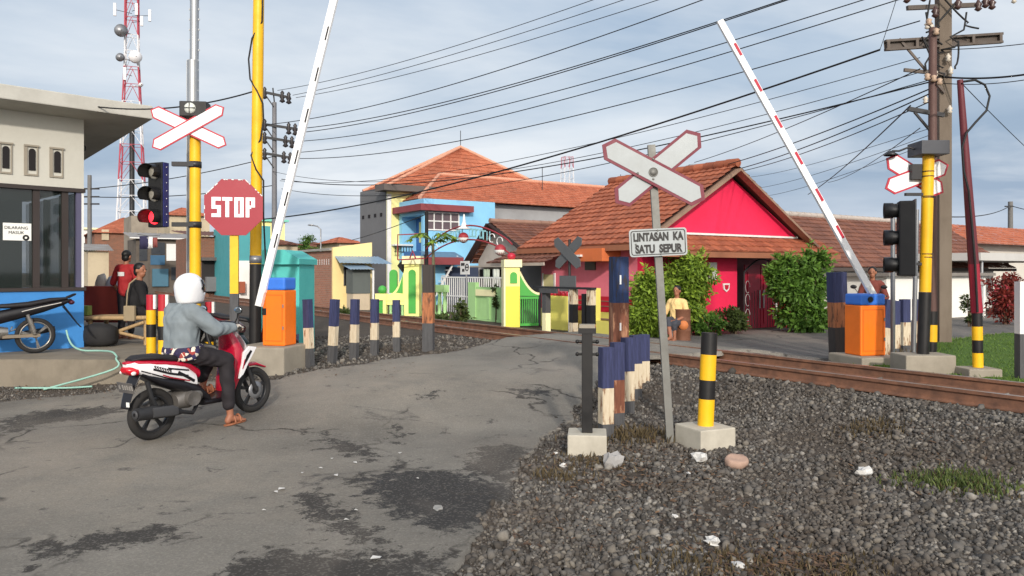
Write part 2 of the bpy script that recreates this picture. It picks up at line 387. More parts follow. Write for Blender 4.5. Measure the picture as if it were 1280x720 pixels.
def dirtmat(c0, c1, c2, name, sc=1.0):
    m, t, b = nodes(name); v = objvec(t); n = tnoise(t, .8*sc, 8, .7, v); f = tnoise(t, 30*sc, 6, .75, v)
    c = tmix(t, trange(t, n, .35, .68), lin(c0), lin(c1)); c = tmix(t, trange(t, f, .4, .65, 0, .7), c, lin(c2))
    t.links.new(c, b.inputs['Base Color']); b.inputs['Roughness'].default_value = .95; b.inputs['Specular IOR Level'].default_value = .2
    tbump(t, f, b, .8, .02); return m
def stonemat():
    m, t, b = nodes('ballast_stone'); at = tn(t, 'ShaderNodeAttribute', attribute_name='rnd')
    cr_ = tn(t, 'ShaderNodeValToRGB'); t.links.new(at.outputs['Fac'], cr_.inputs[0]); e = cr_.color_ramp.elements
    e[0].position = 0; e[0].color = (*lin((58, 56, 53)), 1); e[1].position = 1; e[1].color = (*lin((146, 142, 136)), 1)
    for p, c in ((.35, (84, 81, 78)), (.7, (103, 100, 96)), (.9, (118, 112, 103))):
        x = e.new(p); x.color = (*lin(c), 1)
    n = tnoise(t, 40, 4, .7, objvec(t)); c = tmix(t, trange(t, n, .4, .7, 0, .35), cr_.outputs[0], lin((70, 62, 55)))
    big = tnoise(t, .7, 4, .6, objvec(t)); c = tmix(t, trange(t, big, .46, .64, 0, .6), c, lin((72, 62, 53)))
    t.links.new(c, b.inputs['Base Color']); b.inputs['Roughness'].default_value = .9; b.inputs['Specular IOR Level'].default_value = .25
    return m

M_ASPH = asphalt(); M_STONE = stonemat()
M_DIRT = dirtmat((78, 70, 62), (58, 52, 47), (98, 90, 82), 'dirt')
M_CONC = paint((150, 142, 128), .9, .55, 2.2, dirtcol=(84, 78, 68), bump=.35)
M_CONC_D = paint((128, 119, 105), .9, .6, 2.2, dirtcol=(70, 64, 56), bump=.35)
M_BLOCK = paint((182, 176, 162), .9, .5, 4, dirtcol=(104, 96, 84), bump=.3)
M_YEL = paint((238, 182, 24), .45, .4, 4, dirtcol=(150, 110, 30)); M_BLK = paint((24, 23, 24), .45, .3, 4, dirtcol=(52, 48, 44))
M_RED = paint((176, 28, 44), .45, .25, 4); M_SIGNRED = paint((178, 34, 56), .4, .25, 3, dirtcol=(140, 60, 70)); M_WHITE = paint((226, 226, 224), .5, .2, 3, dirtcol=(170, 162, 150))
M_STEEL = paint((140, 142, 146), .4, .4, 4, metal=.6, dirtcol=(96, 88, 80)); M_DARKST = paint((52, 52, 54), .5, .4, 4, metal=.4)
M_RUST = paint((112, 72, 52), .75, .6, 6, dirtcol=(70, 42, 30)); M_GALV = paint((168, 170, 172), .35, .3, 3, metal=.7)
M_ORANGE = paint((246, 118, 22), .45, .4, 2.5, dirtcol=(186, 92, 40)); M_BLUEP = paint((56, 118, 216), .45, .35, 2.5, dirtcol=(40, 70, 130))
M_RUBBER = paint((34, 33, 33), .85, .4, 5, dirtcol=(78, 72, 66)); M_BLKPL = paint((22, 22, 24), .35, .2, 5, dirtcol=(50, 47, 44)); M_CABLE = paint((22, 22, 24), .6, 0, 3, bump=0)
M_SKIN = paint((150, 98, 74), .55, .1, 8, bump=0); M_HAIR = paint((18, 15, 14), .5, .1, 20, bump=.2)
M_GLASS = glassmat((40, 48, 46), 'window_glass', .04, .5); M_GLASSD = glassmat((34, 36, 40), 'dark_window_glass', .06, .92)
M_TILE_O = tilemat((164, 92, 64), (188, 112, 82), 'tile_orange', amt=.5); M_TILE_R = tilemat((142, 78, 54), (176, 102, 72), 'tile_red', amt=.6)
M_TILE_B = tilemat((104, 66, 54), (130, 84, 66), 'tile_brown', (58, 44, 38), .5)
M_BRICK = brickmat((172, 112, 88), (150, 96, 76), (150, 136, 120), 'brick'); M_BRICKF = brickmat((140, 88, 66), (120, 76, 58), (120, 108, 96), 'brick_old')
M_POSTB = woodmat((58, 64, 104), (34, 38, 66), 'post_blue', chip=None); M_POSTW = woodmat((214, 204, 182), (180, 160, 130), 'post_white', chip=(122, 84, 56))
M_POSTG = woodmat((84, 84, 86), (62, 62, 64), 'post_grey'); M_POSTO = woodmat((186, 120, 78), (132, 80, 52), 'post_orange_wood', chip=(96, 62, 44)); M_POSTK = woodmat((46, 42, 42), (66, 58, 54), 'post_black')
M_POSTBR = woodmat((130, 78, 56), (92, 54, 40), 'post_brown_wood', chip=(160, 116, 88)); M_POSTBB = woodmat((40, 64, 112), (24, 34, 58), 'post_bright_blue', chip=(48, 42, 44)); M_BAMBOO = woodmat((178, 150, 110), (140, 114, 80), 'bamboo')
# ---------------------------------------------------------------- the setting: ground, road, railway, ballast
def axis_lines(near, step, far):
    xs = list(np.arange(-near, near+1e-6, step)); x = near; d = step
    while x < far: d *= 1.35; x += d; xs += [x]; xs.insert(0, -x)
    return xs
g = MB().mat(M_DIRT)
ga = [x-6 for x in axis_lines(16, .4, 900)]; gb = [x+6 for x in axis_lines(11, .25, 900)]
vs = [(*ab(a, b), Gab(a, b) + (.012*hnoise(a*2, b*2) if abs(b) < 14 and abs(a) < 24 else 0)) for b in gb for a in ga]
na = len(ga)
g.add(vs, [(j*na+i, j*na+i+1, (j+1)*na+i+1, (j+1)*na+i) for j in range(len(gb)-1) for i in range(na-1)], True)
struct('ground', g)

RB = [-14, 0, 1.8, 2.5, 3.3, 3.8, 5.4, 7.2, 8, 10.3, 11.5, 13, 17, 21, 60]
RL = [-13.6, -12.4, -12.4, -11.9, -11.0, -11.2, -11.6, -12.1, -12.4, -12.9, -13.2, -13.3, -13.3, -13.3, -13.3]
RR = [-2.0, -2.9, -3.6, -4.1, -5.0, -5.6, -7.0, -8.35, -8.5, -8.25, -7.9, -7.6, -8.9, -9.3, -9.3]
def road_l(b): return interp(b, RB, RL) + .10*hnoise(b*2.2, 3) + .05*hnoise(b*7, 1)
def road_r(b): return interp(b, RB, RR) + .13*hnoise(b*2.0, 9) + .06*hnoise(b*6.5, 4)
# worn tar and damp places have outlines of their own, stored on the road's points
def ground_at(px, py):                      # where a sight line meets the road surface
    Z = 6.0
    for _ in range(30):
        x = wx(px, Z); h = RGab(*to_ab(x, Z)); Z = .5*Z + .5*(CAMZ-h)*FPX/(py-HOR)
    return wx(px, Z), Z
TAR = [[(240, 740), (292, 702), (352, 684), (420, 688), (470, 694), (545, 690), (560, 740)],
    [(356, 628), (395, 610), (430, 634), (470, 668), (500, 690), (470, 694), (430, 668), (390, 652)],
    [(384, 538), (420, 548), (458, 560), (482, 572), (470, 577), (430, 570), (400, 556)],
    [(430, 600), (474, 590), (500, 574), (512, 578), (486, 600), (440, 612)],
    [(488, 544), (498, 533), (505, 536), (502, 556), (494, 554)],
    [(526, 498), (540, 488), (549, 488), (540, 497)],
    [(0, 523), (60, 512), (130, 508), (160, 512), (120, 522), (60, 530), (0, 546)],
    [(30, 690), (110, 668), (190, 655), (240, 660), (200, 678), (110, 690), (40, 712)],
    [(570, 588), (600, 560), (640, 552), (668, 566), (648, 592), (640, 606)]]
DAMP = [[(462, 592), (520, 584), (575, 590), (632, 604), (660, 618), (700, 640), (690, 690), (640, 676), (596, 662), (560, 668), (520, 652), (486, 640), (458, 616)],
    [(636, 488), (664, 485), (694, 488), (686, 495), (655, 496)]]
def blotch(P, polys, soft):
    out = np.zeros(len(P))
    for pl_ in polys:
        q = np.array([ground_at(*p) for p in pl_]); d = np.full(len(P), 9e9); ins = np.zeros(len(P), bool)
        for k in range(len(q)):
            a, b = q[k], q[(k+1) % len(q)]; e = b-a; t = np.clip(((P-a)@e)/(e@e+1e-9), 0, 1); d = np.minimum(d, np.linalg.norm(P-a-t[:, None]*e, axis=1))
            c = (a[1] > P[:, 1]) != (b[1] > P[:, 1]); ins ^= c & (P[:, 0] < (b[0]-a[0])*(P[:, 1]-a[1])/(b[1]-a[1]+1e-12)+a[0])
        out = np.maximum(out, np.clip(.5+np.where(ins, d, -d)/soft, 0, 1))
    return out
rd = MB().mat(M_ASPH)
bs = list(np.arange(-14, -2, .3)) + list(np.arange(-2, 9, .05)) + list(np.arange(9, 16, .12)) + list(np.arange(16, 60.1, 2)); nc = 110
vs = []
for b in bs:
    l, r = road_l(b), road_r(b)
    for i in range(nc+1):
        a = l+(r-l)*i/nc; e = 1 if 0 < i < nc else 0
        vs.append((*ab(a, b), RGab(a, b) + (.006*hnoise(a*1.3, b*1.3)) - (0 if e else .06)))
rd.add(vs, [(j*(nc+1)+i, j*(nc+1)+i+1, (j+1)*(nc+1)+i+1, (j+1)*(nc+1)+i) for j in range(len(bs)-1) for i in range(nc)], True)
ro = struct('road', rd); P_ = np.array([(p.x, p.y) for p in rd.v])
for nm_, pl_ in (('tar', TAR), ('damp', DAMP)): at = ro.data.attributes.new(nm_, 'FLOAT', 'POINT'); at.data.foreach_set('value', blotch(P_, pl_, .55).astype(np.float32))


DUSTY = [[(0, 560), (120, 548), (230, 560), (330, 572), (420, 600), (380, 640), (250, 640), (120, 650), (0, 660)], [(60, 500), (150, 495), (160, 510), (70, 514)], [(350, 480), (560, 450), (640, 470), (560, 520), (420, 520)]]
at = ro.data.attributes.new('dust', 'FLOAT', 'POINT'); at.data.foreach_set('value', blotch(P_, DUSTY, 1.6).astype(np.float32))
at = ro.data.attributes.new('newer', 'FLOAT', 'POINT'); at.data.foreach_set('value', np.array([sstep(p[0]*NX+p[1]*NY, 9.9, 11.4) for p in P_], dtype=np.float32))

# rails: two running rails with foot, web and head
M_RAIL, t_, b_ = nodes('rail_steel'); n_ = tnoise(t_, 6, 6, .7, objvec(t_))
t_.links.new(tmix(t_, trange(t_, n_, .35, .7), lin((132, 92, 70)), lin((88, 62, 50))), b_.inputs['Base Color']); b_.inputs['Roughness'].default_value = .75
M_RAILTOP = paint((150, 132, 120), .35, .3, 8, metal=.5, dirtcol=(110, 80, 64))
RZ = .50
for bc, nm in ((8.55, 'near'), (9.617, 'far')):
    mb = MB()
    prof = [(-.065, -.16), (.065, -.16), (.065, -.145), (.012, -.125), (.010, -.045), (.034, -.035), (.034, 0), (-.034, 0), (-.034, -.035), (-.010, -.045), (-.012, -.125), (-.065, -.145)]
    segs = [30, 2, -14, -60, -400]
    vs = [(*ab(a, bc+q[0]), RZ+q[1]) for a in segs for q in prof]; n = len(prof)
    for k in range(n):
        mb.mat(M_RAILTOP if k == 6 else M_RAIL)
        mb.add(vs, [(i*n+k, i*n+(k+1) % n, (i+1)*n+(k+1) % n, (i+1)*n+k) for i in range(len(segs)-1)], False)
    o = mb.build('rail', weld=True); o['kind'] = 'thing'
    tag(o, 'rusty running rail of the track, the one on the %s side' % ('camera' if nm == 'near' else 'houses'), 'rail', 'running rails')
# concrete sleepers, in view between the ballast beside the crossing
M_SLP = paint((140, 132, 122), .9, .5, 3, dirtcol=(92, 80, 70))
sl0 = None
for k in range(46):
    a = 3.6-.62*k
    if -13.6 < a < -7.9: continue
    x, y = ab(a, 9.083)
    if sl0 is None:
        mb = MB().mat(M_SLP); mb.box((-.11, -.98, -.2), (.11, .98, .0)); sl0 = o = mb.build('sleeper', bevel=.02)
    else: o = sl0.copy(); COL.objects.link(o)
    o.location = (x, y, .315); o.rotation_euler = (0, 0, ROT)
    tag(o, 'concrete sleeper half buried in the ballast under the rails', 'sleeper', 'sleepers under the track')

# ballast: loose crushed stone, thousands of separate pebbles in one body
rng = np.random.default_rng(11)
ico = bmesh.new(); bmesh.ops.create_icosphere(ico, subdivisions=1, radius=1); ico.verts.ensure_lookup_table()
IV = np.array([v.co[:] for v in ico.verts]); IF = np.array([[v.index for v in f.verts] for f in ico.faces]); ico.free()
pts = []
def scatter(n, x0, x1, y0, y1, cond, s0, s1):
    xs = rng.uniform(x0, x1, n); ys = rng.uniform(y0, y1, n)
    for x, y in zip(xs, ys):
        a, b = x*AX+y*AY, x*NX+y*NY
        if cond(a, b, x, y): pts.append((x, y, Gab(a, b), rng.uniform(s0, s1)**1.0))
def right_field(a, b, x, y): return not (hnoise(x*1.5+2, y*1.5) > .30 and rng.random() < .55) and a > road_r(b) - .10*rng.random() + .0 and b < 8.42 and abs(x) < .74*y+.3
def left_field(a, b, x, y): return a < road_l(b) + .10*rng.random() and b > (3.0 if a > -13.6 else 3.3) and b < 8.42 and x > -.72*y
def track(a, b, x, y): return 8.42 < b < 10.9 and not (-13.3 < a < -7.7) and not (abs(b-8.55) < .09 or abs(b-9.617) < .09)
scatter(29000, -1.2, 4.2, 3.8, 6.4, right_field, .010, .029)
scatter(26000, -.3, 6.0, 6.4, 9.4, right_field, .012, .031)
scatter(11000, .5, 6, 9.4, 12.5, right_field, .015, .035)
scatter(9000, -7, 0, 10, 17, left_field, .018, .04)
scatter(7000, 1, 7, 4, 12, track, .02, .042)
scatter(9000, -20, 2, 12, 34, track, .03, .06)
def fringe(a, b, x, y): return -.42 < (a-road_r(b)) < .35+.25*hnoise(x*2, y*2) and b < 8 and rng.random() < .5
scatter(9000, -1.6, 3, 3.6, 11, fringe, .006, .020)
def fringe_l(a, b, x, y): return (road_l(b)-.5 < a < road_l(b)+.35 and 1.5 < b < 8 and rng.random() < .6)
scatter(9000, -7.5, 0, 8, 16, fringe_l, .008, .024)
def grit(a, b, x, y): return road_r(b)-1.5 < a < road_r(b)+.2 and b < 3.6 and rng.random() < .35+.5*hnoise(x*3, y*3)
scatter(2600, -2.2, .6, 3.9, 6.2, grit, .006, .018)
def dirt_strip(a, b, x, y): return a < road_l(b)+.3 and b < 3.2 and y < 11.8
scatter(12000, -9, -3, 9.3, 12, dirt_strip, .006, .022)
pts = np.array(pts); n = len(pts); nv = len(IV)
q = rng.normal(size=(n, 4)); q /= np.linalg.norm(q, axis=1)[:, None]; w_, x_, y_, z_ = q.T
RM = np.stack([np.stack([1-2*(y_*y_+z_*z_), 2*(x_*y_-z_*w_), 2*(x_*z_+y_*w_)], -1), np.stack([2*(x_*y_+z_*w_), 1-2*(x_*x_+z_*z_), 2*(y_*z_-x_*w_)], -1), np.stack([2*(x_*z_-y_*w_), 2*(y_*z_+x_*w_), 1-2*(x_*x_+y_*y_)], -1)], 1)
pts[:, 3] *= np.clip(rng.lognormal(-.34, .30, n), .45, 1.7); scl = pts[:, 3][:, None]*rng.uniform(.55, 1.3, size=(n, 3))
V = IV[None]*scl[:, None, :]*rng.uniform(.72, 1.22, size=(n, nv, 1)); V = np.einsum('nij,nkj->nki', RM, V)
V += pts[:, None, :3]; V[:, :, 2] += (pts[:, 3]*rng.uniform(-.1, .55, n))[:, None]
F = IF[None]+np.arange(n)[:, None, None]*nv; F = F.reshape(-1, 3)
me = bpy.data.meshes.new('ballast'); me.vertices.add(n*nv); me.vertices.foreach_set('co', V.astype(np.float32).ravel())
me.loops.add(len(F)*3); me.loops.foreach_set('vertex_index', F.ravel().astype(np.int32)); me.polygons.add(len(F))
me.polygons.foreach_set('loop_start', np.arange(0, len(F)*3, 3, dtype=np.int32)); me.polygons.foreach_set('loop_total', np.full(len(F), 3, np.int32))
me.update(calc_edges=True); at = me.attributes.new('rnd', 'FLOAT', 'FACE'); at.data.foreach_set('value', np.repeat(rng.random(n), len(IF)).astype(np.float32))
me.materials.append(M_STONE); bal = bpy.data.objects.new('ballast', me); COL.objects.link(bal); bal['kind'] = 'stuff'; bal['label'] = 'grey crushed stone ballast beside the road and track'; 

# raised concrete platform in front of the guard post
PZ = .42
pl = MB().mat(M_CONC_D)
poly = [(-16, 10.9), (-9.5, 11.55), (-7.3, 11.7), (-5.25, 11.62), (-5.05, 11.9), (-5.5, 15.6), (-9, 18.5), (-18, 18)]
dense = []
for i in range(len(poly)):
    (x0, y0), (x1, y1) = poly[i], poly[(i+1) % len(poly)]; k = max(1, int(math.hypot(x1-x0, y1-y0)/.15))
    for j in range(k):
        x = x0+(x1-x0)*j/k; y = y0+(y1-y0)*j/k; dense.append((x+.015*hnoise(x*9, y*9), y+.02*hnoise(x*8, y*8+3)))
pl.prism(dense, PZ+.6, (1, 0, 0), (0, 1, 0), (0, 0, -.6)); struct('platform', pl)

# mown verge under the grass on the right
M_LAWN = dirtmat((74, 104, 40), (96, 120, 52), (60, 80, 36), 'lawn_soil', 1.6)
lw = MB().mat(M_LAWN); vs = []; aa = np.linspace(-7.05, 2, 40); bb_ = np.linspace(10.85, 21, 46)
for b in bb_:
    for a in aa:
        a = 2+(a-2)/9.05*(2-interp(b, [10.85, 13.4, 17, 21], [-7.05, -7.05, -8.9, -9.2]))
        e = (a < interp(b, [10.85, 13.4, 17, 21], [-7.05, -7.05, -8.9, -9.2])+.02 or a > 1.9 or b < 10.9 or b > 20.9); vs.append((*ab(a+.2*hnoise(b*2, a) if a < -6.8 else a, b+.15*hnoise(a*2, b)), Gab(a, b)+(.05 if not e else -.05)))
lw.add(vs, [(j*40+i, j*40+i+1, (j+1)*40+i+1, (j+1)*40+i) for j in range(45) for i in range(39)], True); struct('lawn', lw)
# ---------------------------------------------------------------- roofs, leaves, shared builders
def tiled(mb, e0, e1, r0, r1, mat, course=.27, col=.23, lift=.035):
    """one roof slope laid in overlapping courses of pan tiles from eave e0-e1 up to ridge r0-r1"""
    mb.mat(mat); e0, e1, r0, r1 = map(Vector, (e0, e1, r0, r1))
    up_ = ((r0+r1)-(e0+e1))/2; n = max(2, int(up_.length/course)); w = (e1-e0).length; m = max(2, int(w/col))
    nr = (e1-e0).cross(up_).normalized()
    if nr.z < 0: nr = -nr
    for i in range(n):
        t0, t1 = i/n, (i+1)/n
        a0, a1 = e0.lerp(r0, t0), e1.lerp(r1, t0); b0, b1 = e0.lerp(r0, t1), e1.lerp(r1, t1)
        for j in range(m):
            mb.rv = random.random(); u0, u1 = j/m, (j+1)/m; um = (u0+u1)/2; k = random.uniform(.8, 1.2)
            lo = [a0.lerp(a1, u)+nr*(lift*k+h) for u, h in ((u0, 0), (um, .022), (u1, 0))]; hi = [b0.lerp(b1, u)+nr*h for u, h in ((u0, 0), (um, .022), (u1, 0))]
            und = [a0.lerp(a1, u) for u in (u0, um, u1)]
            mb.add(lo+hi+und, [(0,1,4,3),(1,2,5,4),(6,7,1,0),(7,8,2,1)], False)
    mb.rv = 0
def ridge_caps(mb, p0, p1, mat, r=.10, step=.35):
    mb.mat(mat); p0, p1 = Vector(p0), Vector(p1); n = max(1, int((p1-p0).length/step))
    for i in range(n):
        mb.rv = random.random(); a, b = p0.lerp(p1, i/n), p0.lerp(p1, (i+1.08)/n); mb.cyl(a, b, r*1.08, r*.95, 8)
    mb.rv = 0
def gable(pts3):                            # helper: triangle or polygon given thickness is done by callers
    return pts3
def leaves(mb, c, r, n, size, mat, seed=0, shell=.55, droop=.3):
    """n small two-sided leaf blades spread through an ellipsoid"""
    rg = random.Random(seed); mb.mat(mat); c = Vector(c)
    for _ in range(n):
        d = Vector((rg.gauss(0, 1), rg.gauss(0, 1), rg.gauss(0, 1))).normalized(); k = shell+(1-shell)*rg.random() if rg.random() < .8 else rg.random()*shell
        p = c+Vector((d.x*r[0], d.y*r[1], d.z*r[2]))*k
        ax_ = (d+Vector((rg.gauss(0, .6), rg.gauss(0, .6), rg.gauss(0, .6)-droop))).normalized(); sd = ax_.orthogonal().normalized(); sd = (Matrix.Rotation(rg.uniform(0, 6.28), 3, ax_) @ sd)
        l = size*rg.uniform(.6, 1.35); w = l*rg.uniform(.32, .5); nn = ax_.cross(sd)
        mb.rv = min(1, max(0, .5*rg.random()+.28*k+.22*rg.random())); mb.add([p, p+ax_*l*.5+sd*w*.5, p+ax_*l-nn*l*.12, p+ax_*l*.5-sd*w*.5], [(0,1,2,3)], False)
    mb.rv = 0
def clumps(mb, c, r, nc, nl, size, mat, seed):
    rg = random.Random(seed); c = Vector(c)
    for i in range(nc):
        while True:
            d = Vector((rg.uniform(-1, 1), rg.uniform(-1, 1), rg.uniform(-1, 1)))
            if d.length < 1: break
        p = c+Vector((d.x*r[0], d.y*r[1], d.z*r[2]))*.85; k = rg.uniform(.22, .42); rr = min(r)*1.0
        leaves(mb, p, (rr*k*1.3, rr*k*1.3, rr*k), nl, size, mat, seed*97+i, .3)
LEAF_A = leafmat((36, 70, 26), (150, 176, 62), 'leaf_bright'); LEAF_B = leafmat((30, 62, 28), (110, 148, 58), 'leaf_mid'); LEAF_C = leafmat((38, 52, 28), (84, 98, 48), 'leaf_dull')
LEAF_G = leafmat((62, 86, 36), (118, 146, 66), 'grass_green'); LEAF_D = leafmat((78, 68, 50), (116, 102, 76), 'grass_dry'); LEAF_P = leafmat((120, 30, 40), (205, 70, 90), 'petal_red'); LEAF_W = leafmat((170, 170, 160), (230, 230, 222), 'petal_white')

def sprays(mb, c, r, n, size, mat, seed, zmin=.1):          # loose leafy shoots reaching out of a bush
    rg = random.Random(seed); c = Vector(c)
    for k in range(n):
        d = Vector((rg.gauss(0, 1), rg.gauss(0, 1), abs(rg.gauss(.35, .7)))).normalized(); p0 = c+Vector((d.x*r[0], d.y*r[1], d.z*r[2]))*.75; p1 = c+Vector((d.x*r[0], d.y*r[1], d.z*r[2]))*rg.uniform(1.02, 1.3)+Vector((0, 0, rg.uniform(-.05, .12)))
        if p0.z < zmin: continue
        mb.mat(mat); mb.rv = .2; mb.tube([p0, p1], .005, 4)
        for j in range(9):
            p = p0.lerp(p1, .2+.1*j); s_ = Vector((rg.gauss(0, 1), rg.gauss(0, 1), rg.gauss(-.1, .6))).normalized(); e = (s_+(p1-p0).normalized()*.7).normalized(); w_ = e.orthogonal().normalized(); l = size*rg.uniform(.7, 1.3); mb.rv = min(1, .45+.55*rg.random())
            mb.add([p, p+e*l*.5+w_*l*.2, p+e*l, p+e*l*.5-w_*l*.2], [(0,1,2,3)], False)
    mb.rv = 0
def house_walls(mb, a0, a1, b0, b1, z0, z1, mat): mb.mat(mat).box((a0, b0, z0), (a1, b1, z1))

# ---------------------------------------------------------------- the red house beyond the crossing
P_RED = paint((234, 40, 84), .6, .4, 1.1, dirtcol=(196, 24, 58)); P_PINK = paint((232, 122, 140), .65, .3, 1.2, dirtcol=(160, 84, 92)); P_CRIM = paint((190, 22, 50), .6, .25, 1.5)
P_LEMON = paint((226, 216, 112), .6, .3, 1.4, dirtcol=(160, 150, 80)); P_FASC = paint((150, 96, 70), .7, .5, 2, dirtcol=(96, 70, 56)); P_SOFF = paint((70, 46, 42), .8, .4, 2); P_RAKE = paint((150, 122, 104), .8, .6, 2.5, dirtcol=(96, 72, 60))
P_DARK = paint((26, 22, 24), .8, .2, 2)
rh, of = town('red_house', 'red gabled house with orange tile roof and pink side wall beside the crossing', 'house', -14, 16, .2)
GZ = .18
aw, bl, br_ = -13.75, 12.95, 19.2           # gable wall plane; side wall; far corner
apex_b, apex_z, eave_z = 16.0, 4.50, 2.42
mb = MB(of).mat(P_RED)
outline = [(bl, GZ-.3), (16.4, GZ-.3), (16.4, 2.2), (br_, 2.2), (br_, 2.6), (apex_b, 4.36), (bl, 2.6)]
mb.prism([(y, z) for y, z in outline], -.15, (0, 1, 0), (0, 0, 1), (aw, 0, 0)); mb.build('gable_wall', rh)
mb = MB(of).mat(P_PINK); mb.box((-17.9, bl, 1.12), (aw-.16, bl+.15, 2.62)); mb.build('side_wall', rh)
mb = MB(of).mat(P_CRIM); mb.box((-17.9, bl-.012, .72), (aw-.16, bl+.14, 1.117))
mb.mat(P_RAKE)
for z in (.86, .99): mb.box((-17.9, bl-.03, z), (aw-.2, bl-.013, z+.02))
mb.build('crimson_band', rh)
mb = MB(of).mat(P_LEMON); mb.box((-17.9, bl-.02, GZ-.3), (aw-.16, bl+.14, .717)); mb.mat(P_RAKE).box((-16, bl-.045, .52), (aw-.3, bl-.021, .56)); mb.build('yellow_base', rh)
mb = MB(of).mat(P_CRIM); mb.box((-18, bl+.2, GZ-.3), (-17.85, 19.2, 2.6)); mb.box((-18, 19.06, GZ-.3), (-14.8, 19.2, 2.6)); mb.build('rear_wall', rh)
# roof
ov = .5; ga0, ga1 = -18.4, -13.4; el, er = 12.45, 19.55
mb = MB(of)
tiled(mb, (ga0, el, eave_z), (ga1, el, eave_z), (ga0, apex_b, apex_z+.05), (ga1, apex_b, apex_z+.05), M_TILE_R)
tiled(mb, (ga1, er, eave_z), (ga0, er, eave_z), (ga1, apex_b, apex_z+.05), (ga0, apex_b, apex_z+.05), M_TILE_R)
rf = mb.build('roof', rh)
mb = MB(of); ridge_caps(mb, (ga0, apex_b, apex_z+.1), (ga1, apex_b, apex_z+.1), M_TILE_R, .12); mb.build('ridge_tiles', rf)
mb = MB(of).mat(P_RAKE)
for be in (el, er):
    for g_ in (ga1, ga0): MB(of).mat(P_RAKE).beam((g_, be, eave_z-.10), (g_, apex_b, apex_z-.08), .06, .24, (1, 0, 0)).build('rake_board', rf)
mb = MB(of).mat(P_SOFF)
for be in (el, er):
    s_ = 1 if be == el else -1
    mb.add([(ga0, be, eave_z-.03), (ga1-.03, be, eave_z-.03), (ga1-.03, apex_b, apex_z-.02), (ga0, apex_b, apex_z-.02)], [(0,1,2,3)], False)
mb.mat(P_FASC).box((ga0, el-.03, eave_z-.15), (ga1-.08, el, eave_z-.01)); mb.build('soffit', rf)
# lean-to tiled hood over the porch, white flashing, brown fascia
mb = MB(of); hb0, hb1 = bl-.25, 19.9
tiled(mb, (-13.0, hb0, 2.26), (-13.0, hb1, 2.26), (aw+.02, hb0, 2.68), (aw+.02, hb1, 2.68), M_TILE_R)
hood = mb.build('porch_roof', rh)
MB(of).mat(P_FASC).box((-13.05, hb0, 2.11), (-12.99, hb1, 2.25)).build('fascia', hood)
MB(of).mat(M_WHITE).box((aw+.003, 13.3, 2.70), (aw+.07, 18.9, 2.75)).build('flashing', hood)
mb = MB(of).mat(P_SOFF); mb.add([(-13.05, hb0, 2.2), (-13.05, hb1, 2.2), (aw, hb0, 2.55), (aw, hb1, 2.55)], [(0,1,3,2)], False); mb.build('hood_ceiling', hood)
# porch recess, double door, scroll gate
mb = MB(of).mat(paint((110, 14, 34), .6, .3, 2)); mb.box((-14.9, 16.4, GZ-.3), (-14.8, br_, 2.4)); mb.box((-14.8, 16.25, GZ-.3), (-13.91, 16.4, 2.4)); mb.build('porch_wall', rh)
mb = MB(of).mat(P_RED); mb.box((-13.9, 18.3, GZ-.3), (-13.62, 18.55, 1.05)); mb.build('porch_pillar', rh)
P_DOOR = paint((150, 14, 44), .4, .2, 3)
for k, b0 in enumerate((16.95, 17.62)):
    mb = MB(of).mat(P_DOOR); mb.box((-13.98, b0, GZ-.1), (-13.94, b0+.64, 1.95))
    for z0, z1 in ((.3, .95), (1.08, 1.75)): mb.box((-13.94, b0+.1, z0), (-13.92, b0+.54, z1))
    d = mb.build('door', rh); mb = MB(of).mat(M_GALV); mb.cyl((-13.9, b0+(.57 if k == 0 else .07), .75), (-13.9, b0+(.57 if k == 0 else .07), 1.25), .02, n=8); mb.build('handle', d)
mb = MB(of).mat(M_DARKST)
arc = [(-13.6, 16.5+1.5*i/14, 1.75+.35*math.sin(math.pi*i/14)) for i in range(15)]
mb.tube(arc, .02); mb.cyl((-13.6, 16.5, GZ-.2), (-13.6, 16.5, 1.75), .02); mb.cyl((-13.6, 18.0, GZ-.2), (-13.6, 18.0, 1.75), .02)
for i in range(1, 14):
    b_2 = 16.5+1.5*i/14
    if i not in (6, 7, 8): mb.cyl((-13.6, b_2, .25), (-13.6, b_2, 1.0+.3*math.sin(math.pi*i/14)), .009, n=5)
mb.mat(paint((170, 160, 160), .5, .3, 4))
for b_2 in (16.62, 17.75):
    for z in (.6, 1.0, 1.35): mb.tube([(-13.58, b_2+.09*math.cos(t), z+.16*math.sin(t)) for t in np.linspace(0, 5.2, 14)], .010, 5)
mb.build('porch_gate', rh)
mb = MB(of).mat(M_GLASS); mb.box((-13.96, 18.32, 1.052), (-13.93, 18.9, 2.0)); mb.mat(M_WHITE).box((-13.93, 18.6, 1.052), (-13.9, 18.63, 2.02)); mb.build('porch_window', rh)
mb = MB(of).mat(M_WHITE); mb.box((aw+.003, 15.25, 1.55), (aw+.06, 15.55, 2.0)); mb.build('meter_board', rh)
mb = MB(of).mat(M_WHITE); mb.prism([(-.13, .1), (.13, .1), (.10, -.06), (0, -.13), (-.10, -.06)], .03, (0, 1, 0), (0, 0, 1), (aw+.003, 15.95, 1.35)); mb.mat(P_CRIM).prism([(-.08, .06), (.08, .06), (.06, -.04), (0, -.08), (-.06, -.04)], .04, (0, 1, 0), (0, 0, 1), (aw+.003, 15.95, 1.35)); mb.build('wall_plaque', rh)
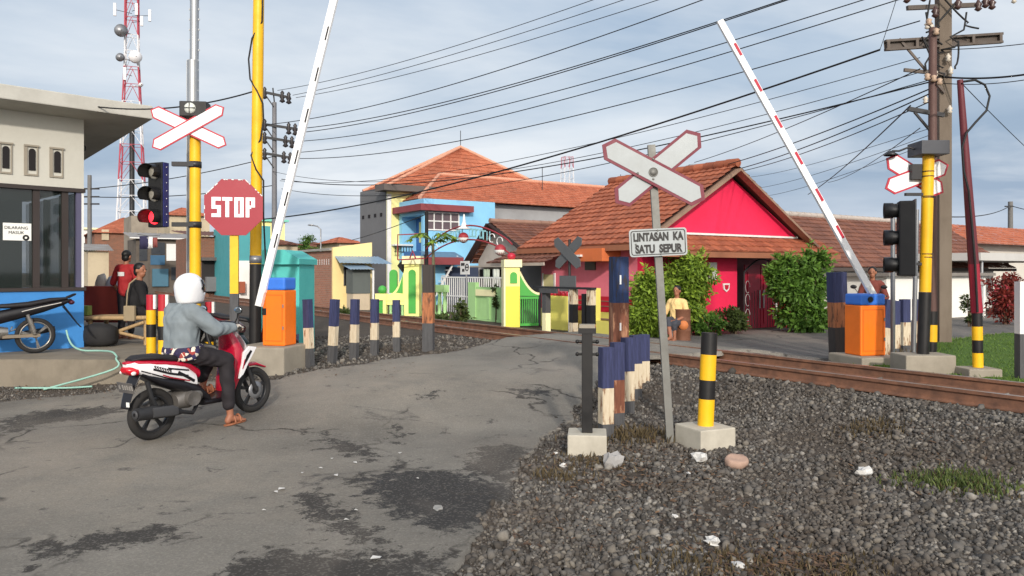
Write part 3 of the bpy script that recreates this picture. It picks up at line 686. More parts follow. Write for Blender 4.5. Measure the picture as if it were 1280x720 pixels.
# side: small window with an orange hood, door, little roof
a_w1, Z_ = on_b(745, bl); a_w0, _ = on_b(732, bl)
mb = MB(of).mat(paint((90, 84, 80), .6, .3, 3)); mb.box((min(a_w0, a_w1), bl-.03, 1.80), (max(a_w0, a_w1), bl-.003, 2.08)); mb.build('side_window', rh)
a0, _ = on_b(722, bl-.5); a1, _ = on_b(757, bl-.5)
mb = MB(of).mat(paint((206, 110, 62), .7, .4, 2)); mb.box((a0, bl-.62, 2.02), (a1, bl-.003, 2.34)); mb.mat(M_WHITE).box((a0-.05, bl-.7, 2.14), (a0+.35, bl-.622, 2.19)); mb.build('window_hood', rh)
a0, _ = on_b(681, bl); a1, _ = on_b(694, bl)
mb = MB(of).mat(paint((214, 204, 150), .6, .3, 3)); mb.box((a0, bl-.04, GZ-.1), (a1, bl-.021, 1.68)); mb.mat(M_WHITE)
for x0, x1 in ((a0-.06, a0-.002), (a1+.002, a1+.06)): mb.box((x0, bl-.06, GZ-.1), (x1, bl-.023, 1.72))
mb.build('side_door', rh)
mb = MB(of); tiled(mb, (-19.2, 11.9, 2.0), (-16.3, 11.9, 2.0), (-19.2, bl+.02, 2.4), (-16.3, bl+.02, 2.4), M_TILE_B); sr = mb.build('side_porch_roof', rh)
MB(of).mat(paint((170, 160, 150), .7, .4, 3)).box((-19.2, 11.86, 1.92), (-16.3, 11.9, 2.0)).build('gutter', sr)
MB(of).mat(paint((108, 106, 106), .8, .4, 2)).box((-19.6, bl+.3, GZ-.3), (-18.02, bl+.45, 2.3)).build('annex_wall', rh)

# yellow garden wall in front of the pink side
yw, of2 = town('garden_wall', 'lemon yellow garden wall with a taller pier under the pink house side', 'wall', -16.5, 12.4, .2)
mb = MB(of2).mat(P_LEMON)
pa = [on_b(p, 12.2)[0] for p in (678, 691, 709, 735, 743, 783)]
mb.box((pa[0], 12.2, GZ-.3), (pa[2], 12.36, 1.12)); mb.mat(M_SIGNRED)
for i in range(6): mb.ell((pa[0]+.12+(pa[2]-pa[0]-.2)*i/5, 12.28, 1.17), (.06, .06, .07), 8, 6)
mb.build('wall_panel', yw)
MB(of2).mat(P_LEMON).box((pa[3], 12.2, GZ-.3), (pa[4], 12.4, 1.35)).build('pier', yw)
MB(of2).mat(P_LEMON).box((pa[4]+.002, 12.22, GZ-.3), (pa[5], 12.34, .55)).build('low_wall', yw)

# ---------------------------------------------------------------- long brown-roofed house on the right
lh, of = town('long_house', 'long low house with a brown tile roof and white walls behind the right gate', 'house', -16, 26, 0)
mb = MB(of).mat(paint((214, 212, 206), .7, .3, 1.5, dirtcol=(150, 144, 136))); mb.box((-21, 20.4, -.2), (-16.2, 36, 1.84)); mb.build('wall', lh)
mb = MB(of); tiled(mb, (-15.5, 20.0, 1.92), (-15.5, 36.4, 1.92), (-18.6, 20.0, 3.92), (-18.6, 36.4, 3.92), M_TILE_B, .3, .26); tiled(mb, (-21.6, 36.4, 1.92), (-21.6, 20, 1.92), (-18.6, 36.4, 3.92), (-18.6, 20, 3.92), M_TILE_B, .4, .5)
rf = mb.build('roof', lh)
mb = MB(of); ridge_caps(mb, (-18.6, 20, 3.97), (-18.6, 36.4, 3.97), paint((176, 166, 158), .8, .4, 3), .11, .4); mb.build('ridge_tiles', rf)
MB(of).mat(paint((70, 62, 58), .7, .4, 2)).box((-15.52, 20, 1.78), (-15.45, 36.4, 1.9)).build('gutter', rf)
mb = MB(of).mat(M_WHITE); mb.box((-16.2, 21.5, 1.42), (-14.8, 28, 1.50)); mb.build('porch_awning', lh)
mb = MB(of).mat(P_DARK)
for b0 in (21.8, 24.0): mb.box((-16.197, b0, .7), (-16.17, b0+1.0, 1.35))
mb.build('window', lh)
# white lit shed wall to the right of it
sh, of = town('white_shed', 'bright white blank wall of a shed behind the signal posts', 'shed', -13.5, 21, .1)
b0, _ = on_a(1108, -13.2); b1, _ = on_a(1232, -13.2)
MB(of).mat(paint((232, 230, 222), .6, .22, 1.3, dirtcol=(170, 162, 150))).box((-15.4, b0, -.2), (-13.2, b1, 1.62)).build('wall', sh)
MB(of).mat(paint((128, 122, 116), .7, .4, 2)).box((-15.5, b0-.2, 1.62), (-13.0, b1+.3, 1.72)).build('roof_slab', sh)

# far right: orange roofs and grey canopy
oh, of = town('orange_roof_house', 'far house with a bright orange tile roof at the right edge', 'house', -19, 44, 0)
mb = MB(of).mat(paint((205, 200, 190), .7, .3, 1)); mb.box((-25, 40, -.2), (-19.3, 64, 3.2)); mb.build('wall', oh)
mb = MB(of); tiled(mb, (-18.6, 39, 3.15), (-18.6, 66, 3.15), (-22, 39, 4.4), (-22, 66, 4.4), M_TILE_O, .45, .5); mb.build('roof', oh)
cp, of = town('carport', 'grey flat carport canopy on posts at the right edge', 'carport', -12, 30, 0)
b0, _ = on_a(1226, -13); b1 = b0+9
mb = MB(of).mat(paint((190, 188, 184), .7, .3, 2)); mb.box((-17, b0, 2.15), (-13, b1, 2.42)); mb.build('canopy', cp)
mb = MB(of).mat(M_CONC_D); mb.box((-17, b0+.3, -.2), (-16.85, b1, 2.14)); mb.build('back_wall', cp)
for bb in (b0+.5, b1-.5):
    MB(of).mat(M_GALV).cyl((-13.2, bb, -.2), (-13.2, bb, 2.14), .05).build('post', cp)
# ---------------------------------------------------------------- tall grey building with the big orange hip roof
P_GREY = paint((112, 112, 114), .85, .35, .8, dirtcol=(84, 84, 86)); P_CREAM = paint((240, 232, 160), .65, .2, 1.2, dirtcol=(190, 180, 130)); P_GREY2 = paint((158, 158, 160), .85, .4, .9, dirtcol=(116, 116, 116))
tb, of = town('tall_building', 'tall grey walled building under the big orange hip roof', 'building', -36, 17, 0)
MB(of).mat(P_GREY).box((-38.5, 15.95, -.2), (-35.06, 24, 6.0)).build('side_wall', tb)
mb = MB(of).mat(P_CREAM); mb.box((-35.05, 15.9, -.2), (-34.9, 17.2, 5.75)); mb.build('front_wall', tb)
MB(of).mat(M_WHITE).box((-34.895, 15.85, -.2), (-34.8, 16.05, 5.6)).build('drain_pipe', tb)
MB(of).mat(paint((96, 88, 84), .7, .4, 2)).box((-35.3, 15.4, 5.72), (-34.2, 18.2, 6.02)).build('eave_box', tb)
mb = MB(of).mat(M_WHITE); mb.box((-34.88, 16.1, 3.05), (-34.5, 17.1, 3.12))
mb.mat(M_DARKST)
for z in (2.72, 2.98): mb.box((-34.55, 16.1, z), (-34.5, 17.1, z+.04))
for i in range(7): mb.box((-34.54, 16.12+i*.15, 2.74), (-34.51, 16.15+i*.15, 3.0))
mb.build('balcony_rail', tb)
mb = MB(of).mat(P_DARK)
for i in range(4):
    a, _ = on_b(454+i*7.5, 15.94); mb.box((a-.12, 15.92, 4.55), (a+.12, 15.945, 4.72))
mb.build('wall_vents', tb)
ez = 6.03; ap = (-38.5, 22.1, 8.9)
mb = MB(of); cs = [(-35.9, 16.2, ez), (-38.7, 16.2, ez), (-42.5, 20, ez), (-42.5, 28, ez), (-35.9, 28, ez)]
for i in range(5): tiled(mb, cs[i], cs[(i+1) % 5], ap, ap, M_TILE_O, .32, .3)
rf = mb.build('hip_roof', tb)
M_RCAP = paint((206, 150, 124), .8, .3, 3)
mb = MB(of)
for c in (cs[0], cs[1], cs[4]): ridge_caps(mb, Vector(c)+Vector((0, 0, .05)), Vector(ap)+Vector((0, 0, .06)), M_RCAP, .09, .45)
mb.build('ridge_tiles', rf)
MB(of).mat(M_DARKST).cyl((ap[0], ap[1], ap[2]), (ap[0], ap[1], ap[2]+1.0), .02, n=6).build('lightning_rod', rf)

lb, of = town('long_wing', 'long two storey wing with a grey upper wall and orange tile roof', 'building', -36, 24, 0)
MB(of).mat(P_GREY2).box((-40, 20.5, -.2), (-33.5, 31.5, 5.25)).build('wall', lb)
mb = MB(of); tiled(mb, (-33.0, 16.7, 5.27), (-33.0, 32.5, 5.27), (-36.4, 19.6, 6.95), (-36.4, 32.5, 6.95), M_TILE_O, .3, .28); tiled(mb, (-34.9, 16.7, 5.27), (-33.0, 16.7, 5.27), (-36.4, 19.6, 6.95), (-36.4, 19.6, 6.95), M_TILE_O, .3, .28)
tiled(mb, (-40.5, 32.5, 5.3), (-40.5, 20, 5.3), (-36.4, 32.5, 6.95), (-36.4, 19.6, 6.95), M_TILE_O, .5, .6)
rf = mb.build('roof', lb)
mb = MB(of); ridge_caps(mb, (-36.4, 19.6, 7.0), (-36.4, 32.5, 7.0), M_RCAP, .10, .5); ridge_caps(mb, (-33.0, 16.7, 5.32), (-36.4, 19.6, 7.0), M_RCAP, .09, .5); mb.build('ridge_tiles', rf)
for b0 in (20.6, 26.5): MB(of).mat(M_DARKST).cyl((-35.3, b0+5, 6.2), (-35.3, b0+5, 7.7), .02, n=6).build('antenna_mast', rf)

# ---------------------------------------------------------------- blue house
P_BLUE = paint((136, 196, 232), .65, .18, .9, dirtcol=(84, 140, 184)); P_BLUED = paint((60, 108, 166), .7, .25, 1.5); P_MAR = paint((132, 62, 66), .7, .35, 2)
bh, of = town('blue_house', 'sky blue two storey house with a white barred window and maroon ledges', 'house', -32.5, 17, 0)
aF, bF = -32.2, 16.5
mb = MB(of).mat(P_BLUE); mb.box((-33.45, 17.0, -.2), (aF, 20.45, 5.2)); mb.box((-34.85, 17.3, -.2), (-33.46, 20.4, 5.2)); mb.build('wall', bh)
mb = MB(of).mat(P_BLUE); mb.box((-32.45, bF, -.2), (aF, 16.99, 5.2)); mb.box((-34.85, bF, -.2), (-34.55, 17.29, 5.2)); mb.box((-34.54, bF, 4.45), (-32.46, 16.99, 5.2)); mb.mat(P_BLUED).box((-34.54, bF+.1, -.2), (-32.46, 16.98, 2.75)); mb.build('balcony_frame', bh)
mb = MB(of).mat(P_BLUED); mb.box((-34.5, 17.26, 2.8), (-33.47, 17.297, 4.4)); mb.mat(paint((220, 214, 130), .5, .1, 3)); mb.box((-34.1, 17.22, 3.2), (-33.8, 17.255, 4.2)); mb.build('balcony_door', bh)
mb = MB(of).mat(P_MAR); mb.box((-35.1, bF-.35, 4.62), (aF+.001, bF-.002, 4.92)); mb.box((aF+.002, bF-.35, 4.62), (aF+.4, 19.0, 4.92)); mb.build('ledge', bh)
def px_a(px0, px1, py0, py1, a):            # rectangle on a wall of constant a, measured
    b0, Z0 = on_a(px0, a); b1, Z1 = on_a(px1, a); Zm = (Z0+Z1)/2
    return b0, b1, wz(py1, Zm), wz(py0, Zm)
b0, b1, z0, z1 = px_a(531.5, 573, 266, 287.5, aF)
mb = MB(of).mat(paint((96, 82, 88), .2, .3, 3)); mb.box((aF+.002, b0, z0), (aF+.02, b1, z1)); w = mb.build('window', bh)
mb = MB(of).mat(M_WHITE); t = .055
for i in range(5): bb = b0+(b1-b0)*i/4; mb.box((aF+.022, bb-t/2, z0-.04), (aF+.06, bb+t/2, z1+.04))
for i in range(3): zz = z0+(z1-z0)*i/2; mb.box((aF+.024, b0-.03, zz-t/2), (aF+.058, b1+.03, zz+t/2))
mb.build('window_bars', w)
b0, b1, z0, z1 = px_a(524, 568, 322, 331, aF)
mb = MB(of).mat(P_MAR); mb.box((aF+.002, b0, z0), (aF+.9, b1, z1)); mb.mat(paint((90, 116, 140), .6, .3, 3)).add([(aF+.002, b0, z1+.28), (aF+.002, b1, z1+.28), (aF+.9, b1, z1+.003), (aF+.9, b0, z1+.003)], [(0,1,2,3)], False); mb.build('canopy', bh)
mb = MB(of).mat(M_WHITE)
for i in range(5): mb.beam((aF+.25, 16.9+i*.16, .8+i*.26), (aF+.7, 16.9+i*.16, .8+i*.26), .16, .04)
mb.beam((aF+.72, 16.7, .6), (aF+.72, 17.9, 2.5), .05, .1, (1, 0, 0)); mb.build('stair', bh)
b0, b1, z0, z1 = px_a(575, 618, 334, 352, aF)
MB(of).mat(paint((52, 62, 84), .8, .3, 2)).box((aF+.01, b0-.8, .2), (aF+.03, b1+.6, z1)).build('porch_shade_panel', bh)  # flat dark panel, shade under the porch put into its colour

# ---------------------------------------------------------------- small house with the dark brown tile roof
sb, of = town('brown_roof_house', 'small house with a mossy dark brown tile roof and grey gable', 'house', -25, 16, 0)
ab_, zb, eb = -25.1, 3.68, 2.2
P_GAB = paint((176, 170, 164), .85, .45, 1.5, dirtcol=(124, 116, 108))
mb = MB(of).mat(P_GAB); mb.prism([(-26.6, -.3), (-21.0, -.3), (-21.0, 1.9), (-22.1, 1.9), (ab_, zb-.12), (-26.6, 2.2)], -.12, (1, 0, 0), (0, 0, 1), (0, 16.1, 0)); mb.build('gable_wall', sb)
mb = MB(of); tiled(mb, (-22.0, 15.7, eb), (-22.0, 22.5, eb), (ab_, 15.7, zb), (ab_, 22.5, zb), M_TILE_B, .25, .24); tiled(mb, (-26.9, 22.5, 2.1), (-26.9, 15.7, 2.1), (ab_, 22.5, zb), (ab_, 15.7, zb), M_TILE_B, .25, .24)
rf = mb.build('roof', sb)
mb = MB(of); ridge_caps(mb, (ab_, 15.7, zb+.05), (ab_, 22.5, zb+.05), paint((150, 116, 100), .8, .4, 3), .09, .4); mb.build('ridge_tiles', rf)
mb = MB(of).mat(paint((52, 36, 36), .8, .3, 3)); mb.beam((-26.95, 15.66, 2.02), (ab_, 15.66, zb-.08), .06, .26, (0, 1, 0)); mb.build('rake_board', rf); MB(of).mat(paint((52, 36, 36), .8, .3, 3)).beam((ab_, 15.66, zb-.08), (-21.95, 15.66, eb-.08), .06, .14, (0, 1, 0)).build('rake_board', rf)
mb = MB(of); tiled(mb, (-20.0, 14.0, 1.98), (-18.2, 14.0, 1.98), (-21.6, 16, 2.5), (-18.2, 16, 2.5), M_TILE_B, .25, .24); mb.mat(paint((160, 150, 140), .7, .4, 3)); mb.box((-26.2, 14.9, 1.93), (-21.2, 16.05, 1.99)); mb.build('porch_roof', sb)
mb = MB(of).mat(P_DARK); mb.box((-26.4, 16.05, -.2), (-21.2, 16.095, 1.85)); mb.build('porch_shade_panel', sb)  # near-black sheet on the wall, painted as the porch's inner shade
for k, (p0, p1) in enumerate(((604, 612), (616, 624))):
    a0, _ = on_b(p0, 15); a1, _ = on_b(p1, 15)
    o = MB(); x, y = ab((a0+a1)/2, 15.0)
    o.mat(paint((176, 190, 168) if k == 0 else (214, 218, 208), .9, .3, 6))
    vs = []; 
    for i in range(9):
        for j in range(2): vs.append(((i/8-.5)*abs(a1-a0), .03*math.sin(i*1.9+j), 0 if j == 0 else -.62-.03*k))
    o.add(vs, [(2*i, 2*i+2, 2*i+3, 2*i+1) for i in range(8)], True)
    q = o.build('hanging_cloth'); q.location = (x, y, 1.86); q.rotation_euler = (0, 0, ROT); m_ = q.modifiers.new('th', 'SOLIDIFY'); m_.thickness = .01
    tag(q, ['pale green cloth hung under the porch eave, left of the white one', 'white cloth hung under the porch eave beside the green one'][k], 'cloth', 'cloths on the porch')

# ---------------------------------------------------------------- brick wall house and cream kiosk house by the track
br, of = town('brick_building', 'low red brick building behind the teal kiosk', 'building', -26, 11, .2)
bb = 11.2; aK = on_b(417, bb)[0]; a0 = aK-.125; a1, _ = on_b(318, bb); bK = on_a(465, aK)[0]
mb = MB(of).mat(M_BRICK); mb.box((a1, bb, -.2), (a0, bK, 2.62)); mb.build('wall', br)
mb = MB(of).mat(paint((150, 146, 140), .7, .4, 2)); mb.add([(a1-.2, bb-.12, 2.625), (a0-.01, bb-.12, 2.625), (a0-.01, bK-.02, 2.8), (a1-.2, bK-.02, 2.8), (a1-.2, bb-.12, 2.70), (a0-.01, bb-.12, 2.70), (a0-.01, bK-.02, 2.87), (a1-.2, bK-.02, 2.87)], [(0,1,5,4),(1,2,6,5),(2,3,7,6),(3,0,4,7),(4,5,6,7),(0,3,2,1)], False); mb.build('roof_sheet', br)
v0, _ = on_b(389, bb); v1, _ = on_b(411, bb); mb = MB(of).mat(M_WHITE)
for i in range(9):
    a = v0+(v1-v0)*i/8
    for z in (2.06, 2.14, 2.22): mb.box((a-.03, bb-.008, z), (a+.04, bb+.02, z+.05))
mb.build('vent_blocks', br)
P_CRM = paint((246, 220, 156), .65, .25, 1.5, dirtcol=(196, 168, 116))
def corrugated(mb, p00, p10, p01, p11, mat, n=28, h=.03):
    mb.mat(mat); p00, p10, p01, p11 = map(Vector, (p00, p10, p01, p11)); nr = (p10-p00).cross(p01-p00).normalized(); vs = []
    for i in range(n+1):
        o = nr*(h if i % 2 else 0); vs += [p00.lerp(p10, i/n)+o, p01.lerp(p11, i/n)+o]
    mb.add(vs, [(2*i, 2*i+2, 2*i+3, 2*i+1) for i in range(n)], True)
M_ZINC = paint((142, 168, 190), .45, .4, 2, metal=.3, dirtcol=(110, 116, 122))
kh, of = town('cream_house', 'small cream house with a blue corrugated awning over its window', 'house', aK, 11.8, .2)
b1 = bK
mb = MB(of).mat(P_CRM); mb.prism([(bb-.03, -.3), (b1, -.3), (b1, 2.98), (bb-.03, 2.74)], -.12, (0, 1, 0), (0, 0, 1), (aK, 0, 0)); mb.build('wall', kh)
w0, w1, z0, z1 = px_a(429.5, 451, 331, 357, aK)
mb = MB(of).mat(P_DARK); mb.box((aK+.003, w0, z0), (aK+.02, w1, z1)); w = mb.build('window', kh)
mb = MB(of).mat(M_GALV)
for i in range(5): b = w0+(w1-w0)*i/4; mb.box((aK+.022, b-.012, z0), (aK+.05, b+.012, z1))
mb.build('window_bars', w)
mb = MB(of); corrugated(mb, (aK+.95, 11.1, 2.10), (aK+.95, b1+.55, 2.06), (aK+.01, 11.25, 2.38), (aK+.01, b1+.3, 2.38), M_ZINC); mb.build('awning', kh)
aS = aK+1.3; s0 = on_a(441, aS)[0]; s1 = on_a(463, aS)[0]
ks, of = town('street_stall', 'small grey stall box with a tin roof in front of the cream house', 'stall', aS, s0, .2)
mb = MB(of).mat(paint((92, 98, 96), .7, .4, 2)); mb.box((aS-.7, s0, .90), (aS, s1, 1.85)); mb.build('cabinet', ks)
mb = MB(of).mat(paint((196, 180, 156), .8, .4, 3)); mb.box((aS-.68, s0+.02, .0), (aS-.02, s1-.02, .897)); mb.build('base', ks)
mb = MB(of); corrugated(mb, (aS+.3, s0-.2, 1.84), (aS+.3, s1+.12, 1.84), (aS-.8, s0-.15, 2.04), (aS-.8, s1+.1, 2.04), M_ZINC, 16); mb.build('tin_roof', ks)
MB(of).mat(M_WHITE).box((aS+.2, s1-.02, .0), (aS+.26, s1+.05, 1.82)).build('post', ks)

# ---------------------------------------------------------------- kampung gate: two piers with curved wings, steel arch
P_LIME = paint((244, 240, 150), .55, .25, 2, dirtcol=(190, 180, 110)); P_GRN = paint((74, 168, 72), .5, .35, 2); P_LGRN = paint((168, 210, 146), .55, .3, 2, dirtcol=(120, 160, 100)); P_CRMW = paint((244, 236, 186), .6, .25, 2)
def panel(cx_, z0, z1, w):                  # tall panel with a rounded top
    return [(cx_-w/2, z0), (cx_+w/2, z0), (cx_+w/2, z1-w/2)]+[(cx_+w/2*math.cos(t), z1-w/2+w/2*math.sin(t)) for t in np.linspace(.3, math.pi-.3, 7)]+[(cx_-w/2, z1-w/2)]
def frontal(name, label, cat, px, Z, yaw, group=None):
    x = wx(px, Z); return thing(name, label, cat, (x, Z, 0), yaw, group), (lambda p: wx(p, Z)-x), (lambda y: wz(y, Z))
ZL, ZR = 26.0, 20.6
gp, fx, fz = frontal('gate_pier', 'lime yellow gate pier with green panels and a curved wing, left of the steel arch', 'gate pier', 514.5, ZL, R(-6), 'gate piers at the lane entrance')
p0, p1, w0, top = fx(505), fx(524), fx(467), fz(330)
mb = MB().mat(P_LIME); mb.box((p0, 0, -.1), (p1, .42, top)); mb.mat(P_CRMW).box((p0-.06, -.06, top), (p1+.06, .48, fz(320))); mb.build('pier', gp)
MB().mat(P_GRN).prism(panel((p0+p1)/2+.02, .35, fz(337), .25), .02, (1, 0, 0), (0, 0, 1), (0, -.003, 0)).build('green_panel', gp)
zb, wl0 = fz(368), fx(485)
mb = MB().mat(P_LIME); crv = [(wl0+(p0-.003-wl0)*t, zb+(fz(336)-zb)*t**1.9) for t in np.linspace(0, 1, 12)]
mb.prism(crv+[(p0-.003, zb-.22), (wl0-.1, zb-.22), (wl0-.1, zb)], .18, (1, 0, 0), (0, 0, 1), (0, .28, 0)); mb.build('wing', gp)
mb = MB().mat(P_GRN); mb.prism([(wl0+.22+(p0-.07-wl0-.22)*t, zb+.06+(fz(341)-zb-.1)*t**1.8) for t in np.linspace(0, 1, 10)]+[(p0-.07, zb+.03)], .012, (1, 0, 0), (0, 0, 1), (0, .097, 0)); mb.build('wing_panel', gp)
mb = MB().mat(P_LIME); mb.box((w0, .08, zb-.20), (wl0-.101, .32, zb+.02)); mb.box((w0, .08, -.1), (w0+.11, .32, zb-.202)); mb.box((wl0-.22, .08, -.1), (wl0-.101, .32, zb-.202)); mb.box((wl0-.1, .12, zb-.36), (p0-.003, .27, zb-.222)); mb.mat(P_GRN).prism(panel((w0+wl0-.1)/2, .1, zb-.22, .26), .05, (1, 0, 0), (0, 0, 1), (0, .2, 0)); mb.build('low_wall', gp)
for i in range(4):
    MB().mat(P_LGRN).lathe((wl0+.02+(p0-wl0-.1)*i/3.2, .2, -.1), [(.05, 0), (.05, .1), (.03, .16), (.05, .5), (.03, zb-.5), (.05, zb-.44), (.05, zb-.262)], n=8).build('baluster', gp)
MB().mat(P_GRN).ell((fx(475), .2, fz(362.5)), .15, 14, 10).build('ball_finial', gp)
MB().mat(P_GRN).prism(panel(fx(486), zb+.03, fz(337), .27), .12, (1, 0, 0), (0, 0, 1), (0, .62, 0)).build('rear_panel', gp)
MB().mat(P_DARK).prism([(0, -.30), (.24, 0), (0, .30), (-.24, 0)], .03, (1, 0, 0), (0, 0, 1), (fx(500), .55, fz(332))).build('diamond_plate', gp)
gp2, fx, fz = frontal('gate_pier', 'bright yellow gate pier with a green niche and curved wing, right of the steel arch', 'gate pier', 640, ZR, R(12), 'gate piers at the lane entrance')
P_YEL2 = paint((234, 216, 84), .55, .2, 2, dirtcol=(190, 170, 70)); q0, q1, top = fx(632), fx(650), fz(334)
mb = MB().mat(P_YEL2); mb.box((q0, 0, -.1), (q1, .36, fz(358))); mb.mat(P_LIME).box((q0, .003, fz(358)), (q1, .357, top)); mb.mat(P_CRMW).box((q0-.05, -.05, top), (q1+.05, .41, fz(324.5))); mb.mat(P_CRMW).box((q0-.05, .01, -.1), (q0-.002, .35, top-.003)); mb.build('pier', gp2)
MB().mat(P_GRN).prism(panel((q0+q1)/2+.02, fz(354), fz(340), .19), .02, (1, 0, 0), (0, 0, 1), (0, -.003, 0)).build('green_panel', gp2)
crv = [(q1+.003+(fx(676)-q1)*t, fz(369)+(fz(341)-fz(369))*(1-t)**2) for t in np.linspace(0, 1, 12)]
MB().mat(P_GRN).prism([(q1+.003, fz(370))]+crv+[(fx(676), fz(370.5))], .14, (1, 0, 0), (0, 0, 1), (0, .25, 0)).build('wing', gp2)
MB().mat(P_CRMW).tube([(x+.02, .18, z+.02) for x, z in crv], .045, 6).build('wing_edge', gp2)
MB().mat(M_SIGNRED).ell(((q0+q1)/2, .18, fz(324.5)+.09), (.12, .12, .1), 12, 8).build('red_finial', gp2)
mb = MB().mat(P_GRN); x0, x1 = q1+.02, fx(676); mb.box((x0, .14, fz(408)), (x1, .18, fz(405))); mb.box((x0, .14, fz(374)), (x1, .18, fz(371)))
for i in range(9): x = x0+.03+(x1-x0-.06)*i/8; mb.cyl((x, .16, fz(406)), (x, .16, fz(373)), .017, n=6)
mb.build('green_grille', gp2)

M_REDM = paint((150, 44, 52), .5, .3, 4)
A0, A1 = Vector((wx(533, 25.4), 25.4, 0)), Vector((wx(640, ZR), ZR+.18, 0)); ar = thing('steel_arch', 'red steel lettered arch with star and balls spanning the lane gate', 'arch', A0)
dA = (A1-A0); uA = dA.normalized(); nA = Vector((uA.y, -uA.x, 0))
def arcp(t, z0, zt):
    p = dA*t; return Vector((p.x, p.y, z0+(zt-z0)*math.sin(math.pi*t)**.8))
mb = MB().mat(M_REDM); mb.tube([arcp(t, 2.50, 3.14) for t in np.linspace(0, 1, 26)], .024, 6); mb.build('upper_bar', ar); mb = MB().mat(M_REDM); mb.tube([arcp(t, 2.2, 2.72) for t in np.linspace(0, 1, 26)], .024, 6); mb.build('lower_bar', ar)
for t in (.08, .17, .80, .88):
    p = arcp(t, 2.35, 2.9); MB().mat(M_WHITE).tube([p+uA*(.16*math.cos(s))+Vector((0, 0, .12*math.sin(s))) for s in np.linspace(0, 5, 12)], .016, 5).build('scroll', ar)
mb = MB().mat(paint((150, 206, 214), .5, .1, 4)); rg = random.Random(3)
for t in np.linspace(.22, .76, 15):          # worn, unreadable letters between the two bars
    if .46 < t < .55: continue
    p = arcp(t, 2.27, 2.79); k = rg.randrange(3)
    def lb(x0, z0, x1, z1): mb.beam(p+uA*x0+Vector((0, 0, (z0+z1)/2)), p+uA*x1+Vector((0, 0, (z0+z1)/2)), .012, z1-z0)
    lb(-.09, 0, -.05, .26)
    if k != 1: lb(-.049, .21, .07, .26)
    if k != 0: lb(.071, 0, .11, .26)
    if k == 2: lb(-.049, 0, .07, .05)
mb.build('arch_letters', ar)
for t in (.5, .90):
    p = arcp(t, 2.2, 2.78)+nA*.05; 
    if t > .8: p.z = 2.36
    bl_ = MB().mat(M_REDM).ell(p, .16, 14, 10).build('ball', ar); MB().mat(M_WHITE).lathe(p, [(.163, -.002), (.156, -.055), (.112, -.115), (.02, -.165)], n=14).build('ball_lower', bl_)
p = arcp(.5, 2.5, 3.14)+nA*.03; MB().mat(M_WHITE).lathe(p-Vector((0, 0, .1)), [(.24, 0), (.10, .08), (.05, .2), (.02, .45)], n=10).build('spire', ar)
MB().mat(P_DARK).cyl((0, .05, .1), (0, .05, 3.75), .06).build('column', ar)
mb = MB().mat(M_REDM); mb.tube([(-.95, 0, 2.15), (-.95, 0, 2.98), (-.06, 0, 3.02)], .022); mb.tube([(-.95, 0, 2.15), (-.06, 0, 2.2)], .022); mb.build('side_frame', ar)
MB().mat(M_REDM).tube([(-.55, 0, 2.2), (-.45, 0, 2.45), (-.36, 0, 2.2)], .03).build('ornament', ar)

# pale green block fence and white steel gate in the lane mouth
gf, of = town('green_fence', 'pale green block fence with slotted panels in front of the brown roof house', 'fence', -20, 12.6, .2)
bf = 12.6; f0, _ = on_b(585, bf); f1, _ = on_b(628, bf)
mb = MB(of).mat(P_LGRN); mb.box((f0, bf, -.1), (f0+.45, bf+.14, 1.42)); mb.box((f0+.452, bf+.02, -.1), (f1, bf+.13, .28)); mb.box((f0+.452, bf+.02, .95), (f1, bf+.13, 1.28)); mb.box(((f0+f1)/2+.15, bf, .28), ((f0+f1)/2+.28, bf+.13, .95)); mb.box((f1-.14, bf+.02, .282), (f1, bf+.13, .947))
for i in range(18):
    a = f0+.5+(f1-f0-.7)*i/17; mb.box((a-.03, bf+.04, .282), (a+.03, bf+.11, .947))
mb.mat(P_CRMW); mb.box((f0+.5, bf-.02, 1.0), (f1-.4, bf+.018, 1.2)); mb.build('fence_panel', gf)
gs, of = town('green_block_wall', 'pale green baluster wall stub between wooden post and white gate', 'wall', -22.5, 12.6, .2)
g0, _ = on_b(525, 12.7); g1, _ = on_b(555, 12.7)
mb = MB(of).mat(P_LGRN); mb.box((g0, 12.7, 1.05), (g1, 12.9, 1.3)); mb.box((g0, 12.7, -.1), (g1, 12.9, .3)); mb.build('wall_rails', gs)
for i in range(5): MB(of).mat(P_LGRN).lathe((g0+.12+(g1-g0-.24)*i/4, 12.8, .3), [(.09, 0), (.06, .1), (.08, .35), (.05, .6), (.09, .747)], n=8).build('baluster', gs)
wg, of = town('white_gate', 'white barred steel gate across the lane in front of the blue house', 'gate', -24, 15, .2)
h0, _ = on_b(566, 14.6); h1, _ = on_b(640, 14.6)
for s0_, s1_ in ((h0-.9, (h0+h1)/2-.4), ((h0+h1)/2-.38, h1)):
    mb = MB(of).mat(M_WHITE)
    for z in (.1, .8, 1.52): mb.box((s0_, 14.58, z), (s1_, 14.62, z+.05))
    for i in range(17): a = s0_+(s1_-s0_)*i/16; mb.box((a-.015, 14.585, .1), (a+.015, 14.615, 1.56))
    mb.build('gate_leaf', wg)
